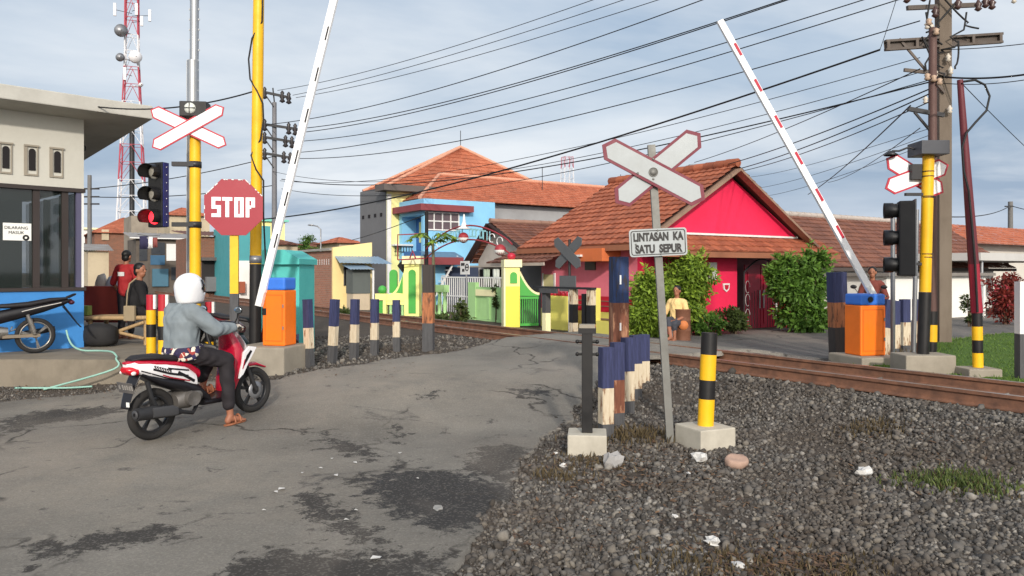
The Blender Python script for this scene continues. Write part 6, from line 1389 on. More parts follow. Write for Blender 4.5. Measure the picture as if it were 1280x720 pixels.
# red leaning pole with striped foot
Z = 10.55; x = wx(1221, Z); z = G(x, Z); zq3 = lambda y: wz(y, Z)-z; xq = lambda p: wx(p, Z)-x
rpz = thing('red_pole', 'dark red leaning pole with yellow and black foot on a concrete block', 'pole', (x, Z, z), 0)
MB().mat(M_CONC).box((-.22, -.2, -.2), (.23, .2, zq3(459)-.003)).build('concrete_block', rpz, bevel=.02)
mb = MB(); seq = [(459, 441, M_YEL), (441, 425, M_BLK), (425, 408, M_YEL), (408, 391, M_BLK)]; lx = lambda y: xq(1222.5-(459-y)*.02)
for y0, y1, m_ in seq: mb.mat(m_).cyl((lx(y0), 0, zq3(y0)), (lx(y1), 0, zq3(y1)), .068)
mb.mat(paint((150, 30, 50), .55, .4, 3, dirtcol=(96, 34, 44))).cyl((lx(391), 0, zq3(391)), (xq(1217), 0, zq3(330)), .075, .07); mb.mat(paint((96, 30, 40), .55, .4, 3)).cyl((xq(1217), 0, zq3(330)), (xq(1200), 0, zq3(100)), .07, .04); mb.build('pole', rpz)
mb = MB().mat(M_CABLE); mb.tube([(xq(px), -.09, zq3(y)) for px, y in ((1200, 104), (1214, 102), (1226, 108), (1232, 122), (1228, 140), (1214, 155), (1203, 168), (1198, 185), (1200, 215), (1206, 240), (1210, 280), (1214, 330), (1217, 390))], .016, 6); mb.build('looped_cable', rpz)
# concrete utility pole
Zu = 16.5; ux = wx(1179, Zu); uz = G(ux, Zu); zu = lambda y: wz(y, Zu)-uz; xu = lambda p: wx(p, Zu)-ux
up_ = thing('utility_pole', 'tall concrete utility pole with steel crossarm and insulators on the right', 'utility pole', (ux, Zu, uz), 0)
MB().mat(paint((112, 100, 88), .85, .6, 3, dirtcol=(70, 60, 52), streak=True)).box((-.135, -.10, -.3), (.135, .10, zu(-175))).build('pole', up_, bevel=.015)
M_ARM = paint((92, 84, 78), .6, .5, 4, metal=.3, dirtcol=(80, 58, 46))
mb = MB().mat(M_ARM); p0 = Vector((xu(1098), -.30, zu(62))); p1 = Vector((xu(1262), .25, zu(43)))
for dz_ in (.09, -.09): mb.beam(p0+Vector((0, 0, dz_)), p1+Vector((0, 0, dz_)), .08, .05)
mb.beam(p0+Vector((0, .045, 0)), p1+Vector((0, .045, 0)), .015, .2)
for k in range(5): c = p0.lerp(p1, .02+.24*k); mb.box((c.x-.03, c.y-.05, c.z-.11), (c.x+.03, c.y+.05, c.z+.11))
mb.build('crossarm', up_)
mb = MB().mat(M_ARM)
for y in (-95, -30, 8): mb.beam((xu(1128), -.2, zu(y+6)), (xu(1232), .2, zu(y-6)), .07, .09)
mb.beam((xu(1125), -.17, zu(90)), (xu(1178), -.14, zu(95)), .05, .07); mb.beam((xu(1118), -.2, zu(52)), (xu(1176), -.15, zu(118)), .03, .05); mb.build('upper_arm', up_)
def insul(mb, x, y, z, s=1): mb.lathe((x, y, z), [(.02*s, -.1*s), (.07*s, -.06*s), (.04*s, -.02*s), (.075*s, .03*s), (.04*s, .07*s), (.02*s, .12*s)], n=10)
M_INS1 = paint((70, 48, 44), .3, .2, 4); M_INS2 = paint((196, 186, 172), .4, .3, 5)
for px, y in ((1127, 2), (1148, 0), (1162, 20), (1190, 10), (1215, 12), (1224, 8), (1232, 10), (1160, -40), (1196, -40), (1140, -100), (1180, -182), (1220, -100)): mb = MB().mat(M_INS1); insul(mb, xu(px), -.22, zu(y), 1.1); mb.build('insulator', up_)
for px, y in ((1157, 38), (1152, 36), (1259, 4), (1178, 76), (1181, 92), (1162, 95), (1150, 128), (1180, 140)): mb = MB().mat(M_INS2); insul(mb, xu(px), -.22, zu(y), .8); mb.build('insulator', up_)
mb = MB().mat(M_CABLE); rg = random.Random(2)
for a_, b_2, sg in (((1155, 5), (1150, 92), .12), ((1165, -5), (1215, 40), .18), ((1150, 45), (1185, 10), .1), ((1160, 60), (1172, 100), .15), ((1200, 20), (1165, 70), .22), ((1145, 50), (1160, 95), .2), ((1190, 55), (1186, 90), .05), ((1150, 20), (1170, 60), .1)):
    mb.tube([(xu(a_[0]+(b_2[0]-a_[0])*t)+sg*math.sin(math.pi*t)*rg.choice((-1, 1))*.6, -.24, zu(a_[1]+(b_2[1]-a_[1])*t)-sg*math.sin(math.pi*t)) for t in np.linspace(0, 1, 9)], .02, 5)
jc = mb.build('jumper_cable', up_)
# left steel utility pole far away with crossarms
Zl = 50; lx_ = wx(343, Zl); lz = 0.2; zl = lambda y: wz(y, Zl)-lz; xl = lambda p: wx(p, Zl)-lx_
ul = thing('utility_pole', 'distant grey utility pole with four crossarms left of the raised arm', 'utility pole', (lx_, Zl, lz), 0)
MB().mat(paint((112, 112, 116), .6, .3, 3)).cyl((0, 0, -.2), (0, 0, zl(128)), .19, .14, n=10).build('pole', ul); 
for (xa, ya, xb, yb) in ((331, 116, 364, 123), (331, 156, 372, 162), (331, 172, 368, 178), (331, 192, 366, 198)):
    mb = MB().mat(M_DARKST); mb.beam((xl(xa), -.2, zl(ya)), (xl(xb), -.2, zl(yb)), .13, .16); mb.beam((xl(xa+1), -.2, zl(ya+2)), (0, -.2, zl(ya+18)), .07, .07); cr_ = mb.build('crossarm', ul)
    for px in (xa+1, xb-10, xb-2): MB().mat(paint((50, 46, 48), .4, .2, 3)).lathe((xl(px), -.2, zl(ya+(yb-ya)*(px-xa)/(xb-xa))), [(.02, -.45), (.2, -.35), (.1, -.2), (.18, -.1), (.1, .1), (.14, .2), (.04, .35)], n=8).build('insulator', cr_)
MB().mat(M_DARKST).cyl((0, 0, zl(128)), (-.1, 0, zl(110)), .05, n=6).build('top_rod', ul)
# other small far poles
for lbl, px, Z, yt, r, arms in (('thin far pole with three short arms beside the guard post corner', 112, 55, 219, .14, ((104, 236, 124), (104, 246, 124), (104, 255, 124))), ('far right pole with cross wires above the orange roof', 1263, 70, 252, .2, ((1256, 258, 1266),))):
    t = thing('utility_pole', lbl, 'utility pole', (wx(px, Z), Z, 0), 0); MB().mat(paint((110, 108, 106), .7, .3, 3)).cyl((0, 0, 0), (0, 0, wz(yt, Z)), r*1.2, r, n=8).build('pole', t)
    for xa, y, xb in arms: MB().mat(M_DARKST).box((wx(xa, Z)-wx(px, Z), -.1, wz(y, Z)-.05), (wx(xb, Z)-wx(px, Z), .05, wz(y, Z)+.05)).build('arm', t)
for lbl, px, Z, y0, x1 in (('far street lamp on a thin mast left of the tall grey building', 401, 60, 282, 387), ('street lamp head rising behind the cross sign and red roof', 846, 27, 209, 868)):
    t = thing('street_lamp', lbl, 'street lamp', (wx(px, Z), Z, .1), 0); q = wx(x1, Z)-wx(px, Z); zt = wz(y0, Z)-.1
    MB().mat(M_STEEL).tube([(0, 0, 0), (0, 0, zt-.3), (q*.3, 0, zt-.05), (q*.6, 0, zt)], .05, 8).build('mast', t); MB().mat(M_GALV).loft([((q*.55, 0, zt), .03, .03), ((q*.7, 0, zt+.03), .12, .07), ((q, 0, zt+.05), .13, .07), ((q*1.15, 0, zt+.04), .05, .03)] , n=12).build('lamp_head', t)

# ---------------------------------------------------------------- overhead wires (each one a thing): real spans between the poles
def wire(label, pl, pr, mid=None, r=.012, Zl_=50, Zr_=16.3, sag=.3, group='overhead wires'):
    A_ = Vector((wx(pl[0], Zl_), Zl_, wz(pl[1], Zl_))); B_ = Vector((wx(pr[0], Zr_), Zr_, wz(pr[1], Zr_))); k = sag
    if mid:
        best = min(range(1, 200), key=lambda i: abs((lambda p: p.x/p.y*FPX+640-mid[0])(A_.lerp(B_, i/200)))); t = best/200; p = A_.lerp(B_, t); k = (p.z-wz(mid[1], p.y))/(4*t*(1-t)); k = max(-.1, min(2.5, k))
    o = MB().mat(M_CABLE); n = 40; pts_ = []
    for i in range(n+1): t = i/n; p = A_.lerp(B_, t); pts_.append(p-Vector((0, 0, 4*k*t*(1-t))))
    o.tube(pts_, [r*(1+.9*(p.y-16)/34 if p.y > 16 else r and 1) for p in pts_] if False else [r*max(.8, p.y/22)**.5 for p in pts_], 5, False)
    q = o.build('overhead_wire'); tag(q, label, 'wire', group)
    return q
wire('topmost thin overhead wire, leaving the picture top left of centre', (347, 113), (1178, -165), (560, 60), .012)
wire('second thin overhead wire from the top', (366, 119), (1178, -140), (660, 39), .012)
wire('third thin overhead wire from the top', (370, 122), (1178, -120), (680, 45), .012)
wire('fourth overhead wire from the top, dark, above the paired cables', (331, 156), (1178, -115), (640, 82), .016)
wire('upper cable of the close pair crossing the sky', (372, 161), (1178, -68), (660, 100), .017)
wire('lower cable of the close pair crossing the sky', (372, 166), (1178, -67), (660, 103), .017)
wire('single dark wire just under the close pair', (368, 177), (1178, -32), (640, 128), .015)
wire('dark wire second below the close pair', (366, 191), (1178, -18), (640, 141), .015)
wire('dark wire third below the close pair, lowest of the parallel spans', (366, 198), (1150, 26), (660, 158), .015)
wire('thick black cable from behind the blue house up to the crossarm end', (300, 276), (1100, 62), (640, 210), .026, 44, 16.3)
wire('grey thin wire running just under the thick black cable', (350, 226), (1150, 72), (700, 188), .010, 50, 16.4)
wire('bundled dark wire meeting the utility pole below the crossarm', (352, 224), (1172, 100), (700, 206), .018, 50, 16.4)
wire('twin of the bundled dark wire meeting the pole below the crossarm', (352, 236), (1172, 97), (720, 212), .012, 50, 16.4)
wire('service wire from the pole down to the red house roof ridge, upper', (868, 203), (1150, 86), None, .010, 26, 11.2, .1)
wire('service wire from the pole down to the red house roof, middle', (884, 212), (1160, 112), None, .012, 22, 11.2, .1)
wire('service wire from the pole down to the red house roof, lowest', (916, 213), (1160, 118), None, .012, 21, 11.2, .1)
wire('slack thin wire down toward the long brown roof', (1010, 243), (1138, 132), None, .012, 28, 11.2, .1)
wire('second slack thin wire near the raised right arm', (1035, 228), (1150, 160), None, .008, 30, 11.2, .15)
wire('faint far wire over the brown roof, upper', (930, 222), (1170, 158), None, .008, 55, 16.4, .2)
wire('faint far wire over the brown roof, lower', (940, 236), (1170, 166), None, .008, 55, 16.4, .2)
wire('thin wire just above the bundled dark wire near the utility pole', (340, 214), (1172, 84), (760, 190), .010, 50, 16.4)
wire('paired service cable running low from the pole toward the brown roof', (905, 218), (1160, 128), None, .010, 24, 11.2, .15)
wire('faint far wire over the brown roof, lowest', (950, 246), (1170, 176), None, .008, 55, 16.4, .2)
wire('thin wire from the pole top down past the raised right arm', (1100, 62), (1122, -6), None, .008, 17.2, 16.4, .02)
wire('thick cable from the utility pole out of the right edge', (1178, 96), (1330, 84), None, .022, 16.4, 14, .1)
wire('thin cable under the thick one at the right edge', (1178, 104), (1330, 90), None, .010, 16.4, 14, .1)
wire('thin wire from the crossarm out of the right edge', (1178, 62), (1340, 46), None, .010, 16.4, 14, .05)
wire('drop wire slanting from the red pole to the lower right edge', (1202, 104), (1330, 226), None, .007, 10.5, 16, .05)
wire('wire between the far right pole and the utility pole', (1185, 271), (1263, 257), None, .02, 30, 70, .3)
wire('far wire to the right of the far right pole', (1263, 257), (1340, 268), None, .02, 70, 60, .2)
wire('long low far wire behind the left poles', (110, 246), (340, 232), None, .02, 56, 52, .3)
wire('upper far wire behind the left poles', (110, 236), (340, 196), None, .02, 56, 52, .3)
wire('cable from the guard post roof to the tall yellow pole', (118, 133), (318, 114), (250, 130), .014, 13.2, 12.4, .15)
wire('drop wire from the grey tall building to the lane arch column', (440, 300), (532, 268), None, .012, 38, 20.5, .05)
# ---------------------------------------------------------------- people
M_EYE = paint((18, 14, 12), .2, 0, 5, bump=0)
def head(parent, c, yaw=0, hair=M_HAIR, hat=False, lean=0, hairlong=False):
    """skull, jaw, nose, ears as one piece of the body is built by callers; here hair and eyes"""
    Mh = Matrix.Translation(c) @ Matrix.Rotation(yaw, 4, 'Z') @ Matrix.Rotation(lean, 4, 'Y')
    mb = MB(M=Mh).mat(M_EYE)
    for s in (1, -1): mb.ell((.088, .032*s, .012), (.008, .012, .007), 8, 6)
    mb.build('eyes', parent)
    if not hat:
        def hb(m):
            m.M = Mh; m.ell((-.018, 0, .045), (.102, .086, .09), 14, 10); m.ell((-.055, 0, -.02), (.055, .076, .08), 12, 8)
            if hairlong: m.ell((-.09, 0, -.02), (.06, .06, .07), 12, 8)
        blob('hair', hb, hair, parent, .01, 3)
def head_shape(mb, c, yaw=0, lean=0):
    Mh = Matrix.Translation(c) @ Matrix.Rotation(yaw, 4, 'Z') @ Matrix.Rotation(lean, 4, 'Y'); old = mb.M; mb.M = Mh if old is None else old @ Mh
    mb.ell((0, 0, .02), (.095, .075, .105), 14, 10); mb.ell((.03, 0, -.055), (.06, .055, .065), 12, 8); mb.ell((.098, 0, -.012), (.018, .014, .024), 8, 6); mb.ell((.082, 0, -.055), (.016, .026, .012), 8, 6)
    for s in (1, -1): mb.ell((-.005, .078*s, -.005), (.024, .012, .034), 8, 6)
    mb.M = old
def hand_shape(mb, w, d, side, curl=.6):
    """palm and five curled fingers at wrist w pointing along d; side = direction the thumb leaves"""
    w, d, side = Vector(w), Vector(d).normalized(), Vector(side).normalized(); dn = d.cross(side).normalized()
    pm = w+d*.05; mb.cap(w, pm+d*.03, .030, .036); mb.cap(pm+side*.022, pm-side*.022+d*.03, .024, .024)
    for i, (o, l) in enumerate(((.030, .068), (.010, .076), (-.011, .070), (-.031, .055))):
        b = pm+side*o+d*.045; k1 = b+d*l*.45+dn*.004; k2 = k1+(d*(1-curl)-dn*curl).normalized()*l*.33; k3 = k2+(d*(.5-curl)-dn).normalized()*l*.28
        mb.cap(b, k1, .0095, .009); mb.cap(k1, k2, .009, .0085); mb.cap(k2, k3, .0085, .007)
    tb = pm+side*.030-d*.01; t1 = tb+(side*.8+d*.6).normalized()*.035; t2 = t1+(d-dn*.6).normalized()*.03; mb.cap(tb, t1, .012, .011); mb.cap(t1, t2, .011, .008)
def foot_shape(mb, ank, d, l=.17):
    a = Vector(ank); d = Vector(d).normalized(); s_ = d.cross(Vector((0, 0, 1)))
    mb.cap(a, a-d*.03-Vector((0, 0, .05)), .038, .038); mb.cap(a-Vector((0, 0, .03)), a+d*l*.7-Vector((0, 0, .055)), .038, .03)
    for i in range(5): b = a+d*l*.68+s_*(.030-.015*i)-Vector((0, 0, .064)); mb.cap(b, b+d*(.055-.007*abs(i-1)), .012, .010)

# ---------------------------------------------------------------- scooter
def ring(mb, c, R_, r, n=36, m=10, sq=1.0):
    c = Vector(c); vs = []
    for i in range(n):
        a = 2*math.pi*i/n
        for k in range(m):
            b = 2*math.pi*k/m; rr = R_+r*math.cos(b); vs.append((c.x+rr*math.cos(a), c.y+sq*r*math.sin(b), c.z+rr*math.sin(a)))
    mb.add(vs, [(i*m+k, i*m+(k+1) % m, ((i+1) % n)*m+(k+1) % m, ((i+1) % n)*m+k) for i in range(n) for k in range(m)], True)
def wheel(parent, x, R_, w, rimmat, name='wheel', spokes=5):
    t_ = MB(); t_.mat(M_RUBBER); ring(t_, (x, 0, R_), R_-w/2, w/2, 40, 10); wh_ = t_.build(name, parent)
    mb = MB().mat(rimmat); rr = R_-w*.95
    ring(mb, (x, 0, R_), rr, .016, 36, 8, 1.8)
    for k in range(spokes):
        a = 2*math.pi*k/spokes+.3
        for da in (-.07, .07): mb.beam((x+.05*math.cos(a), 0, R_+.05*math.sin(a)), (x+rr*math.cos(a+da), 0, R_+rr*math.sin(a+da)), .018, .03, (0, 1, 0))
    mb.cyl((x, -.06, R_), (x, .06, R_), .045, n=14); mb.build('rim', wh_)
    return wh_
def scooter(label, loc, rot, pal, detail=True):
    t = thing('scooter', label, 'scooter', loc); t.rotation_euler = rot
    red, wht, blk, seatm = pal
    M_RIM = paint((44, 44, 46), .4, .3, 5, metal=.3); M_ENG = paint((116, 112, 108), .5, .5, 6, metal=.5, dirtcol=(60, 54, 48)); M_CHAR = paint((40, 40, 42), .55, .4, 5)
    wheel(t, 0, .262, .085, M_RIM); fw = wheel(t, 1.26, .262, .078, M_RIM)
    MB().mat(M_STEEL).lathe((1.26, -.06, .262), [(.05, 0), (.10, 0), (.10, .004), (.05, .004)], (0, -1, 0), 24).build('brake_disc', fw)
    # engine and drive case, exhaust on the right
    mb = MB().mat(M_ENG); mb.loft([((-.05, .10, .29), .05, .07), ((.2, .10, .33), .06, .09), ((.42, .08, .36), .06, .10)]); mb.loft([((.22, -.02, .34), .10, .08), ((.36, -.04, .36), .13, .11), ((.50, -.04, .38), .10, .09)]); mb.cyl((.36, -.10, .36), (.36, -.19, .36), .085, .075, n=18)
    for k in range(5): mb.lathe((.36, -.19, .36), [(.02+.012*k, .002), (.026+.012*k, .004)], (0, -1, 0), 18)
    mb.build('engine', t)
    mb = MB().mat(M_CHAR); mb.tube([(-.28, -.17, .33), (-.10, -.17, .315), (.12, -.16, .28), (.22, -.15, .25)], [.062, .068, .055, .03], 14); mb.tube([(.22, -.15, .25), (.38, -.12, .20), (.48, -.06, .26)], .02, 8); ex = mb.build('exhaust', t)
    mb = MB().mat(paint((66, 66, 68), .5, .3, 5)); mb.loft([((-.14, -.235, .325), .012, .05), ((.08, -.225, .30), .014, .055), ((.15, -.21, .28), .01, .04)]); mb.lathe((-.285, -.17, .33), [(.03, .0), (.045, .0), (.045, .012), (.02, .012)], (-1, 0, 0), 14); mb.build('heat_shield', ex)
    MB().mat(M_DARKST).tube([(.0, -.10, .3), (-.06, -.10, .45), (-.10, -.10, .62)], .024, 8).build('shock_absorber', t)
    # tail bodywork
    mb = MB().mat(wht); mb.loft([((-.42, 0, .80), .035, .02), ((-.34, 0, .775), .10, .06), ((-.15, 0, .735), .135, .085), ((.10, 0, .69), .15, .10), ((.32, 0, .62), .145, .11), ((.46, 0, .52), .12, .10)], ex=3.0); tb_ = mb.build('tail_panel', t)
    mb = MB().mat(red); mb.loft([((-.43, 0, .822), .03, .012), ((-.30, 0, .815), .10, .03), ((-.05, 0, .785), .13, .035), ((.2, 0, .75), .14, .03), ((.38, 0, .70), .135, .04), ((.5, 0, .60), .12, .06)], ex=2.6); mb.build('red_top', t)
    for s in (1, -1):                                        # black graphic strokes and red flash on each side
        mb = MB().mat(blk)
        def stroke(p, q, w):
            p, q = Vector((p[0], 0, p[1])), Vector((q[0], 0, q[1])); d = (q-p).normalized(); nn = Vector((-d.z, 0, d.x))*w/2
            def sy(v):
                f = float(np.interp(v.x, [-.34, -.15, .10, .32, .46], [.10, .135, .15, .145, .12])); cz = float(np.interp(v.x, [-.34, -.15, .10, .32, .46], [.775, .735, .69, .62, .52])); hz = float(np.interp(v.x, [-.34, -.15, .1, .32, .46], [.06, .085, .1, .11, .1])); u = min(.97, abs(v.z-cz)/hz); return s*(f*(1-u**3)**(1/3)+.003)
            vs = []
            for i in range(7):
                c = p.lerp(q, i/6); a, b = c+nn, c-nn; vs += [(a.x, sy(a), a.z), (b.x, sy(b), b.z)]
            mb.add(vs, [(2*i, 2*i+2, 2*i+3, 2*i+1) for i in range(6)], False)
        stroke((-.12, .735), (.34, .60), .022); stroke((.10, .72), (.36, .655), .016); stroke((.22, .66), (.42, .53), .03); stroke((-.28, .735), (.30, .555), .012)
        for k in range(7): stroke((-.10+.036*k, .762-.010*k), (-.075+.036*k, .735-.010*k), .012); stroke((-.10+.036*k, .765-.010*k), (-.07+.036*k, .760-.011*k), .008)
        mb.mat(red); stroke((.02, .66), (.36, .545), .012); mb.build('side_graphic', tb_)
    mb = MB().mat(blk); mb.loft([((-.25, 0, .70), .10, .03), ((.0, 0, .60), .13, .05), ((.3, 0, .50), .15, .07), ((.48, 0, .42), .14, .08), ((.60, 0, .30), .15, .04)], ex=3); mb.build('lower_cover', t)
    mb = MB().mat(seatm); mb.loft([((-.36, 0, .845), .06, .012), ((-.25, 0, .855), .11, .028), ((.05, 0, .835), .13, .035), ((.18, 0, .80), .13, .04), ((.42, 0, .785), .11, .04), ((.60, 0, .755), .07, .035), ((.64, 0, .72), .05, .02)], ex=2.6); mb.build('seat', t)
    mb = MB().mat(paint((196, 20, 40), .2, .1, 5)); mb.loft([((-.445, 0, .755), .05, .02), ((-.40, 0, .745), .095, .045), ((-.31, 0, .735), .108, .05)], ex=2.6); tlm = mb.build('tail_lamp', t)
    for s in (1, -1): MB().mat(paint((232, 222, 220), .2, .1, 6)).ell((-.38, .095*s, .722), (.04, .015, .02), 10, 8).build('indicator', tlm)
    # rear fender, plate
    mb = MB().mat(blk); mb.loft([((-.28, 0, .68), .09, .02), ((-.36, 0, .58), .085, .014), ((-.43, 0, .45), .075, .010), ((-.46, 0, .38), .07, .008)], ex=4); fd = mb.build('rear_fender', t)
    mb = MB(M=Matrix.Translation((-.425, 0, .58)) @ Matrix.Rotation(R(-18), 4, 'Y')).mat(paint((86, 84, 84), .5, .4, 6, dirtcol=(130, 122, 112))); mb.box((-.008, -.125, -.055), (0, .125, .055)); plt = mb.build('number_plate', t)
    mb = MB(M=Matrix.Translation((-.425, 0, .58)) @ Matrix.Rotation(R(-18), 4, 'Y')).mat(paint((170, 166, 160), .6, .4, 8)); rg = random.Random(6)
    for k in range(6):
        y = .10-.036*k-(.02 if k > 0 else 0)
        mb.box((-.011, y-.018, -.018), (-.0085, y-.013, .03))
        if k % 2: mb.box((-.011, y-.012, .024), (-.0085, y, .03))
        if k % 3: mb.box((-.011, y-.012, -.018), (-.0085, y, -.012))
        mb.box((-.011, y-.004, -.018), (-.0085, y, .023))
    mb.build('plate_marks', plt)
    MB().mat(paint((240, 240, 236), .3, .05, 5)).box((-.475, -.085, .40), (-.462, -.045, .445)).build('reflector', fd)
    # front: shield, floor, apron, fork, fender, handlebar, mirrors
    mb = MB().mat(blk); mb.loft([((.52, 0, .28), .15, .035), ((.72, 0, .265), .15, .03), ((.90, 0, .29), .15, .05)], ex=4); mb.build('floorboard', t)
    mb = MB().mat(red); mb.loft([((.86, 0, .27), .13, .06, .2), ((.93, 0, .45), .15, .09, 1.2), ((.99, 0, .62), .17, .10, 1.25), ((1.00, 0, .78), .165, .09, 1.3), ((.97, 0, .90), .13, .07, 1.35), ((.94, 0, .98), .08, .05, 1.4)], ex=2.6); mb.build('leg_shield', t)
    for s in (1, -1):
        mb = MB().mat(wht); y = .165*s
        o = [(.94, .46), (.99, .62), (1.02, .74), (1.10, .80), (1.20, .775), (1.16, .72), (1.08, .62), (1.00, .50)]
        mb.prism(o, .03*(-s), (1, 0, 0), (0, 0, 1), (0, y-.005*s, 0)); ap = mb.build('front_wing', t, bevel=.006)
        mb = MB().mat(blk); mb.prism([(1.00, .58), (1.05, .70), (1.11, .755), (1.13, .74), (1.07, .66)], .004*(-s), (1, 0, 0), (0, 0, 1), (0, y+.026*s, 0)); mb.mat(red).prism([(.985, .56), (1.02, .66), (1.03, .665), (1.0, .57)], .004*(-s), (1, 0, 0), (0, 0, 1), (0, y+.026*s, 0)); mb.build('side_graphic', ap)
    mb = MB().mat(wht); mb.loft([((1.02, 0, .99), .03, .02), ((1.09, 0, .92), .05, .03, .8), ((1.15, 0, .82), .06, .03, .9), ((1.2, 0, .72), .03, .02, 1)], ex=2.6); mb.build('front_stripe', t)
    mb = MB().mat(red); mb.loft([((1.02, 0, .47), .05, .015), ((1.16, 0, .56), .062, .02), ((1.30, 0, .56), .06, .02), ((1.44, 0, .50), .045, .012)], ex=2.6); mb.build('front_fender', t)
    mb = MB().mat(M_CHAR)
    for s in (1, -1): mb.cyl((1.26, .075*s, .262), (1.10, .075*s, .66), .024, n=10)
    mb.cyl((1.10, 0, .62), (.93, 0, 1.0), .03, n=10); mb.build('fork', t)
    mb = MB().mat(blk); mb.loft([((.84, 0, 1.02), .07, .03), ((.92, 0, 1.05), .13, .055), ((1.0, 0, 1.04), .12, .06), ((1.06, 0, 1.0), .07, .04)], ex=2.6); hd = mb.build('handlebar_cowl', t)
    MB().mat(paint((190, 196, 200), .15, .1, 5)).ell((1.045, 0, 1.015), (.03, .075, .04), 14, 10).build('headlight', hd)
    mb = MB().mat(M_DARKST); mb.tube([(.86, -.34, 1.04), (.91, -.2, 1.05), (.93, 0, 1.05), (.91, .2, 1.05), (.86, .34, 1.04)], .014, 8); hb = mb.build('handlebar', t)
    for s in (1, -1):
        mb = MB().mat(M_RUBBER).cyl((.855, .35*s, 1.04), (.885, .23*s, 1.045), .019, n=10); mb.build('grip', hb); MB().mat(M_GALV).tube([(.92, .33*s, 1.04), (.935, .22*s, 1.05), (.92, .18*s, 1.05)], .007, 6).build('brake_lever', hb)
        mb = MB().mat(M_DARKST); mb.tube([(.92, .17*s, 1.06), (.93, .22*s, 1.14), (.90, .27*s, 1.2)], .007, 6); mb.mat(blk).ell((.895, .29*s, 1.23), (.014, .065, .042), 12, 8); mr = mb.build('mirror', t); MB().mat(paint((190, 200, 205), .08, 0, 3, metal=.9, bump=0)).ell((.884, .29*s, 1.23), (.006, .058, .036), 12, 8).build('mirror_glass', mr)
    MB().mat(M_DARKST).tube([(.34, .13, .27), (.30, .19, .14), (.26, .22, .02)], .012, 6).build('side_stand', t)
    for ch in list(t.children):                               # short tail
        if ch.name.split('.')[0] in ('tail_panel', 'red_top', 'seat', 'tail_lamp', 'rear_fender', 'number_plate', 'lower_cover'):
            for o in [ch]+list(ch.children):
                for v in o.data.vertices:
                    if v.co.x < .12: v.co.x = .12+(v.co.x-.12)*.70
    return t
P_SRED = paint((176, 16, 48), .22, .1, 3, dirtcol=(120, 20, 40), spec=.6, bump=0); P_SWHT = paint((232, 230, 232), .25, .1, 3, bump=0, spec=.6); P_SBLK = paint((22, 20, 24), .35, .15, 4, bump=0); P_SEAT = paint((30, 27, 30), .6, .2, 6)
sx0, sy0 = -3.64, 7.80; sx1, sy1 = -2.99, 8.88; yaw = math.atan2(sy1-sy0, sx1-sx0); z0, z1 = RGab(*to_ab(sx0, sy0)), RGab(*to_ab(sx1, sy1)); pit = -math.atan2(z1-z0, 1.26)
sc1 = scooter('red and white scooter ridden by the person in the white helmet', (sx0, sy0, z0+.004), (0, pit, yaw), (P_SRED, P_SWHT, P_SBLK, P_SEAT))

# rider, seated on it, right foot down
rider = thing('person', 'person in white helmet and grey denim jacket sitting on the red scooter', 'person', (sx0+.07*math.cos(yaw), sy0+.07*math.sin(yaw), z0-.032)); rider.rotation_euler = (0, pit, yaw)
P_DENIM = paint((122, 131, 136), .85, .35, 9, dirtcol=(88, 98, 106), bump=.4); P_TROU = paint((34, 30, 34), .85, .2, 8, bump=.3); P_GLOVE = paint((196, 190, 178), .8, .1, 8); P_HELM = paint((226, 226, 228), .25, .1, 3, spec=.6, bump=0)
hipz = .87; sh = Vector((.36, 0, 1.32)); hc = Vector((.45, 0, 1.525))
ftr = Vector((.69, -.235, .135)); ftl = Vector((.65, .15, .44))
wr = Vector((.73, -.31, 1.095)); wl = Vector((.73, .31, 1.095)); er_ = Vector((.52, -.30, 1.10)); el_2 = Vector((.52, .30, 1.10))
def rbody(m):
    m.cap((.30, 0, hipz), (.34, 0, 1.20), .13, .14); m.cap((.36, -.13, 1.30), (.36, .13, 1.30), .08, .08); m.cap((.37, 0, 1.34), (.42, 0, 1.46), .055, .052); head_shape(m, hc)
    for s, e, w in ((-1, er_, wr), (1, el_2, wl)): m.cap((.36, .17*s, 1.29), e, .058, .046); m.cap(e, w, .044, .030)
    hand_shape(m, wr, (.75, .12, -.1), (.12, 1, 0), .75); hand_shape(m, wl, (.75, -.12, -.1), (.12, -1, 0), .75)
    for s, k, f in ((-1, Vector((.70, -.20, .74)), ftr), (1, Vector((.76, .17, .72)), ftl)):
        m.cap((.32, .09*s, hipz-.0), k, .088, .060); m.cap(k, f, .056, .036); foot_shape(m, f, (.9, .05*s-.05, -.04))
blob('body', rbody, M_SKIN, rider, .008, 3)
def rjack(m):
    m.cap((.31, -.05, .92), (.33, -.05, 1.20), .148, .150); m.cap((.31, .05, .92), (.33, .05, 1.20), .148, .150); m.cap((.345, -.14, 1.28), (.345, .14, 1.28), .105, .105); m.cap((.37, 0, 1.35), (.39, 0, 1.40), .075, .068)
    for s, e, w in ((-1, er_, wr), (1, el_2, wl)): m.cap((.355, .165*s, 1.29), e, .098, .080); m.cap(e, w-(w-e).normalized()*.015, .078, .056)
jk = blob('jacket', rjack, P_DENIM, rider, .010, 4, fold=.0075)
mb = MB().mat(paint((92, 106, 118), .85, .2, 9)); mb.tube([(.355+.095*math.sin(t)*-1, .17*math.cos(t), 1.19+.02*math.cos(2*t)) for t in np.linspace(0, math.pi, 9)], .006, 5); mb.build('seam', jk)
def rtrou(m):
    m.cap((.31, -.06, .86), (.31, .06, .86), .125, .125)
    for s, k, f in ((-1, Vector((.70, -.20, .74)), ftr+Vector((-.01, 0, .13))), (1, Vector((.76, .17, .72)), ftl+Vector((0, 0, .1)))): m.cap((.32, .085*s, .865), k, .11, .088); m.cap(k, f, .085, .066)
blob('trousers', rtrou, P_TROU, rider, .010, 4, fold=.007)
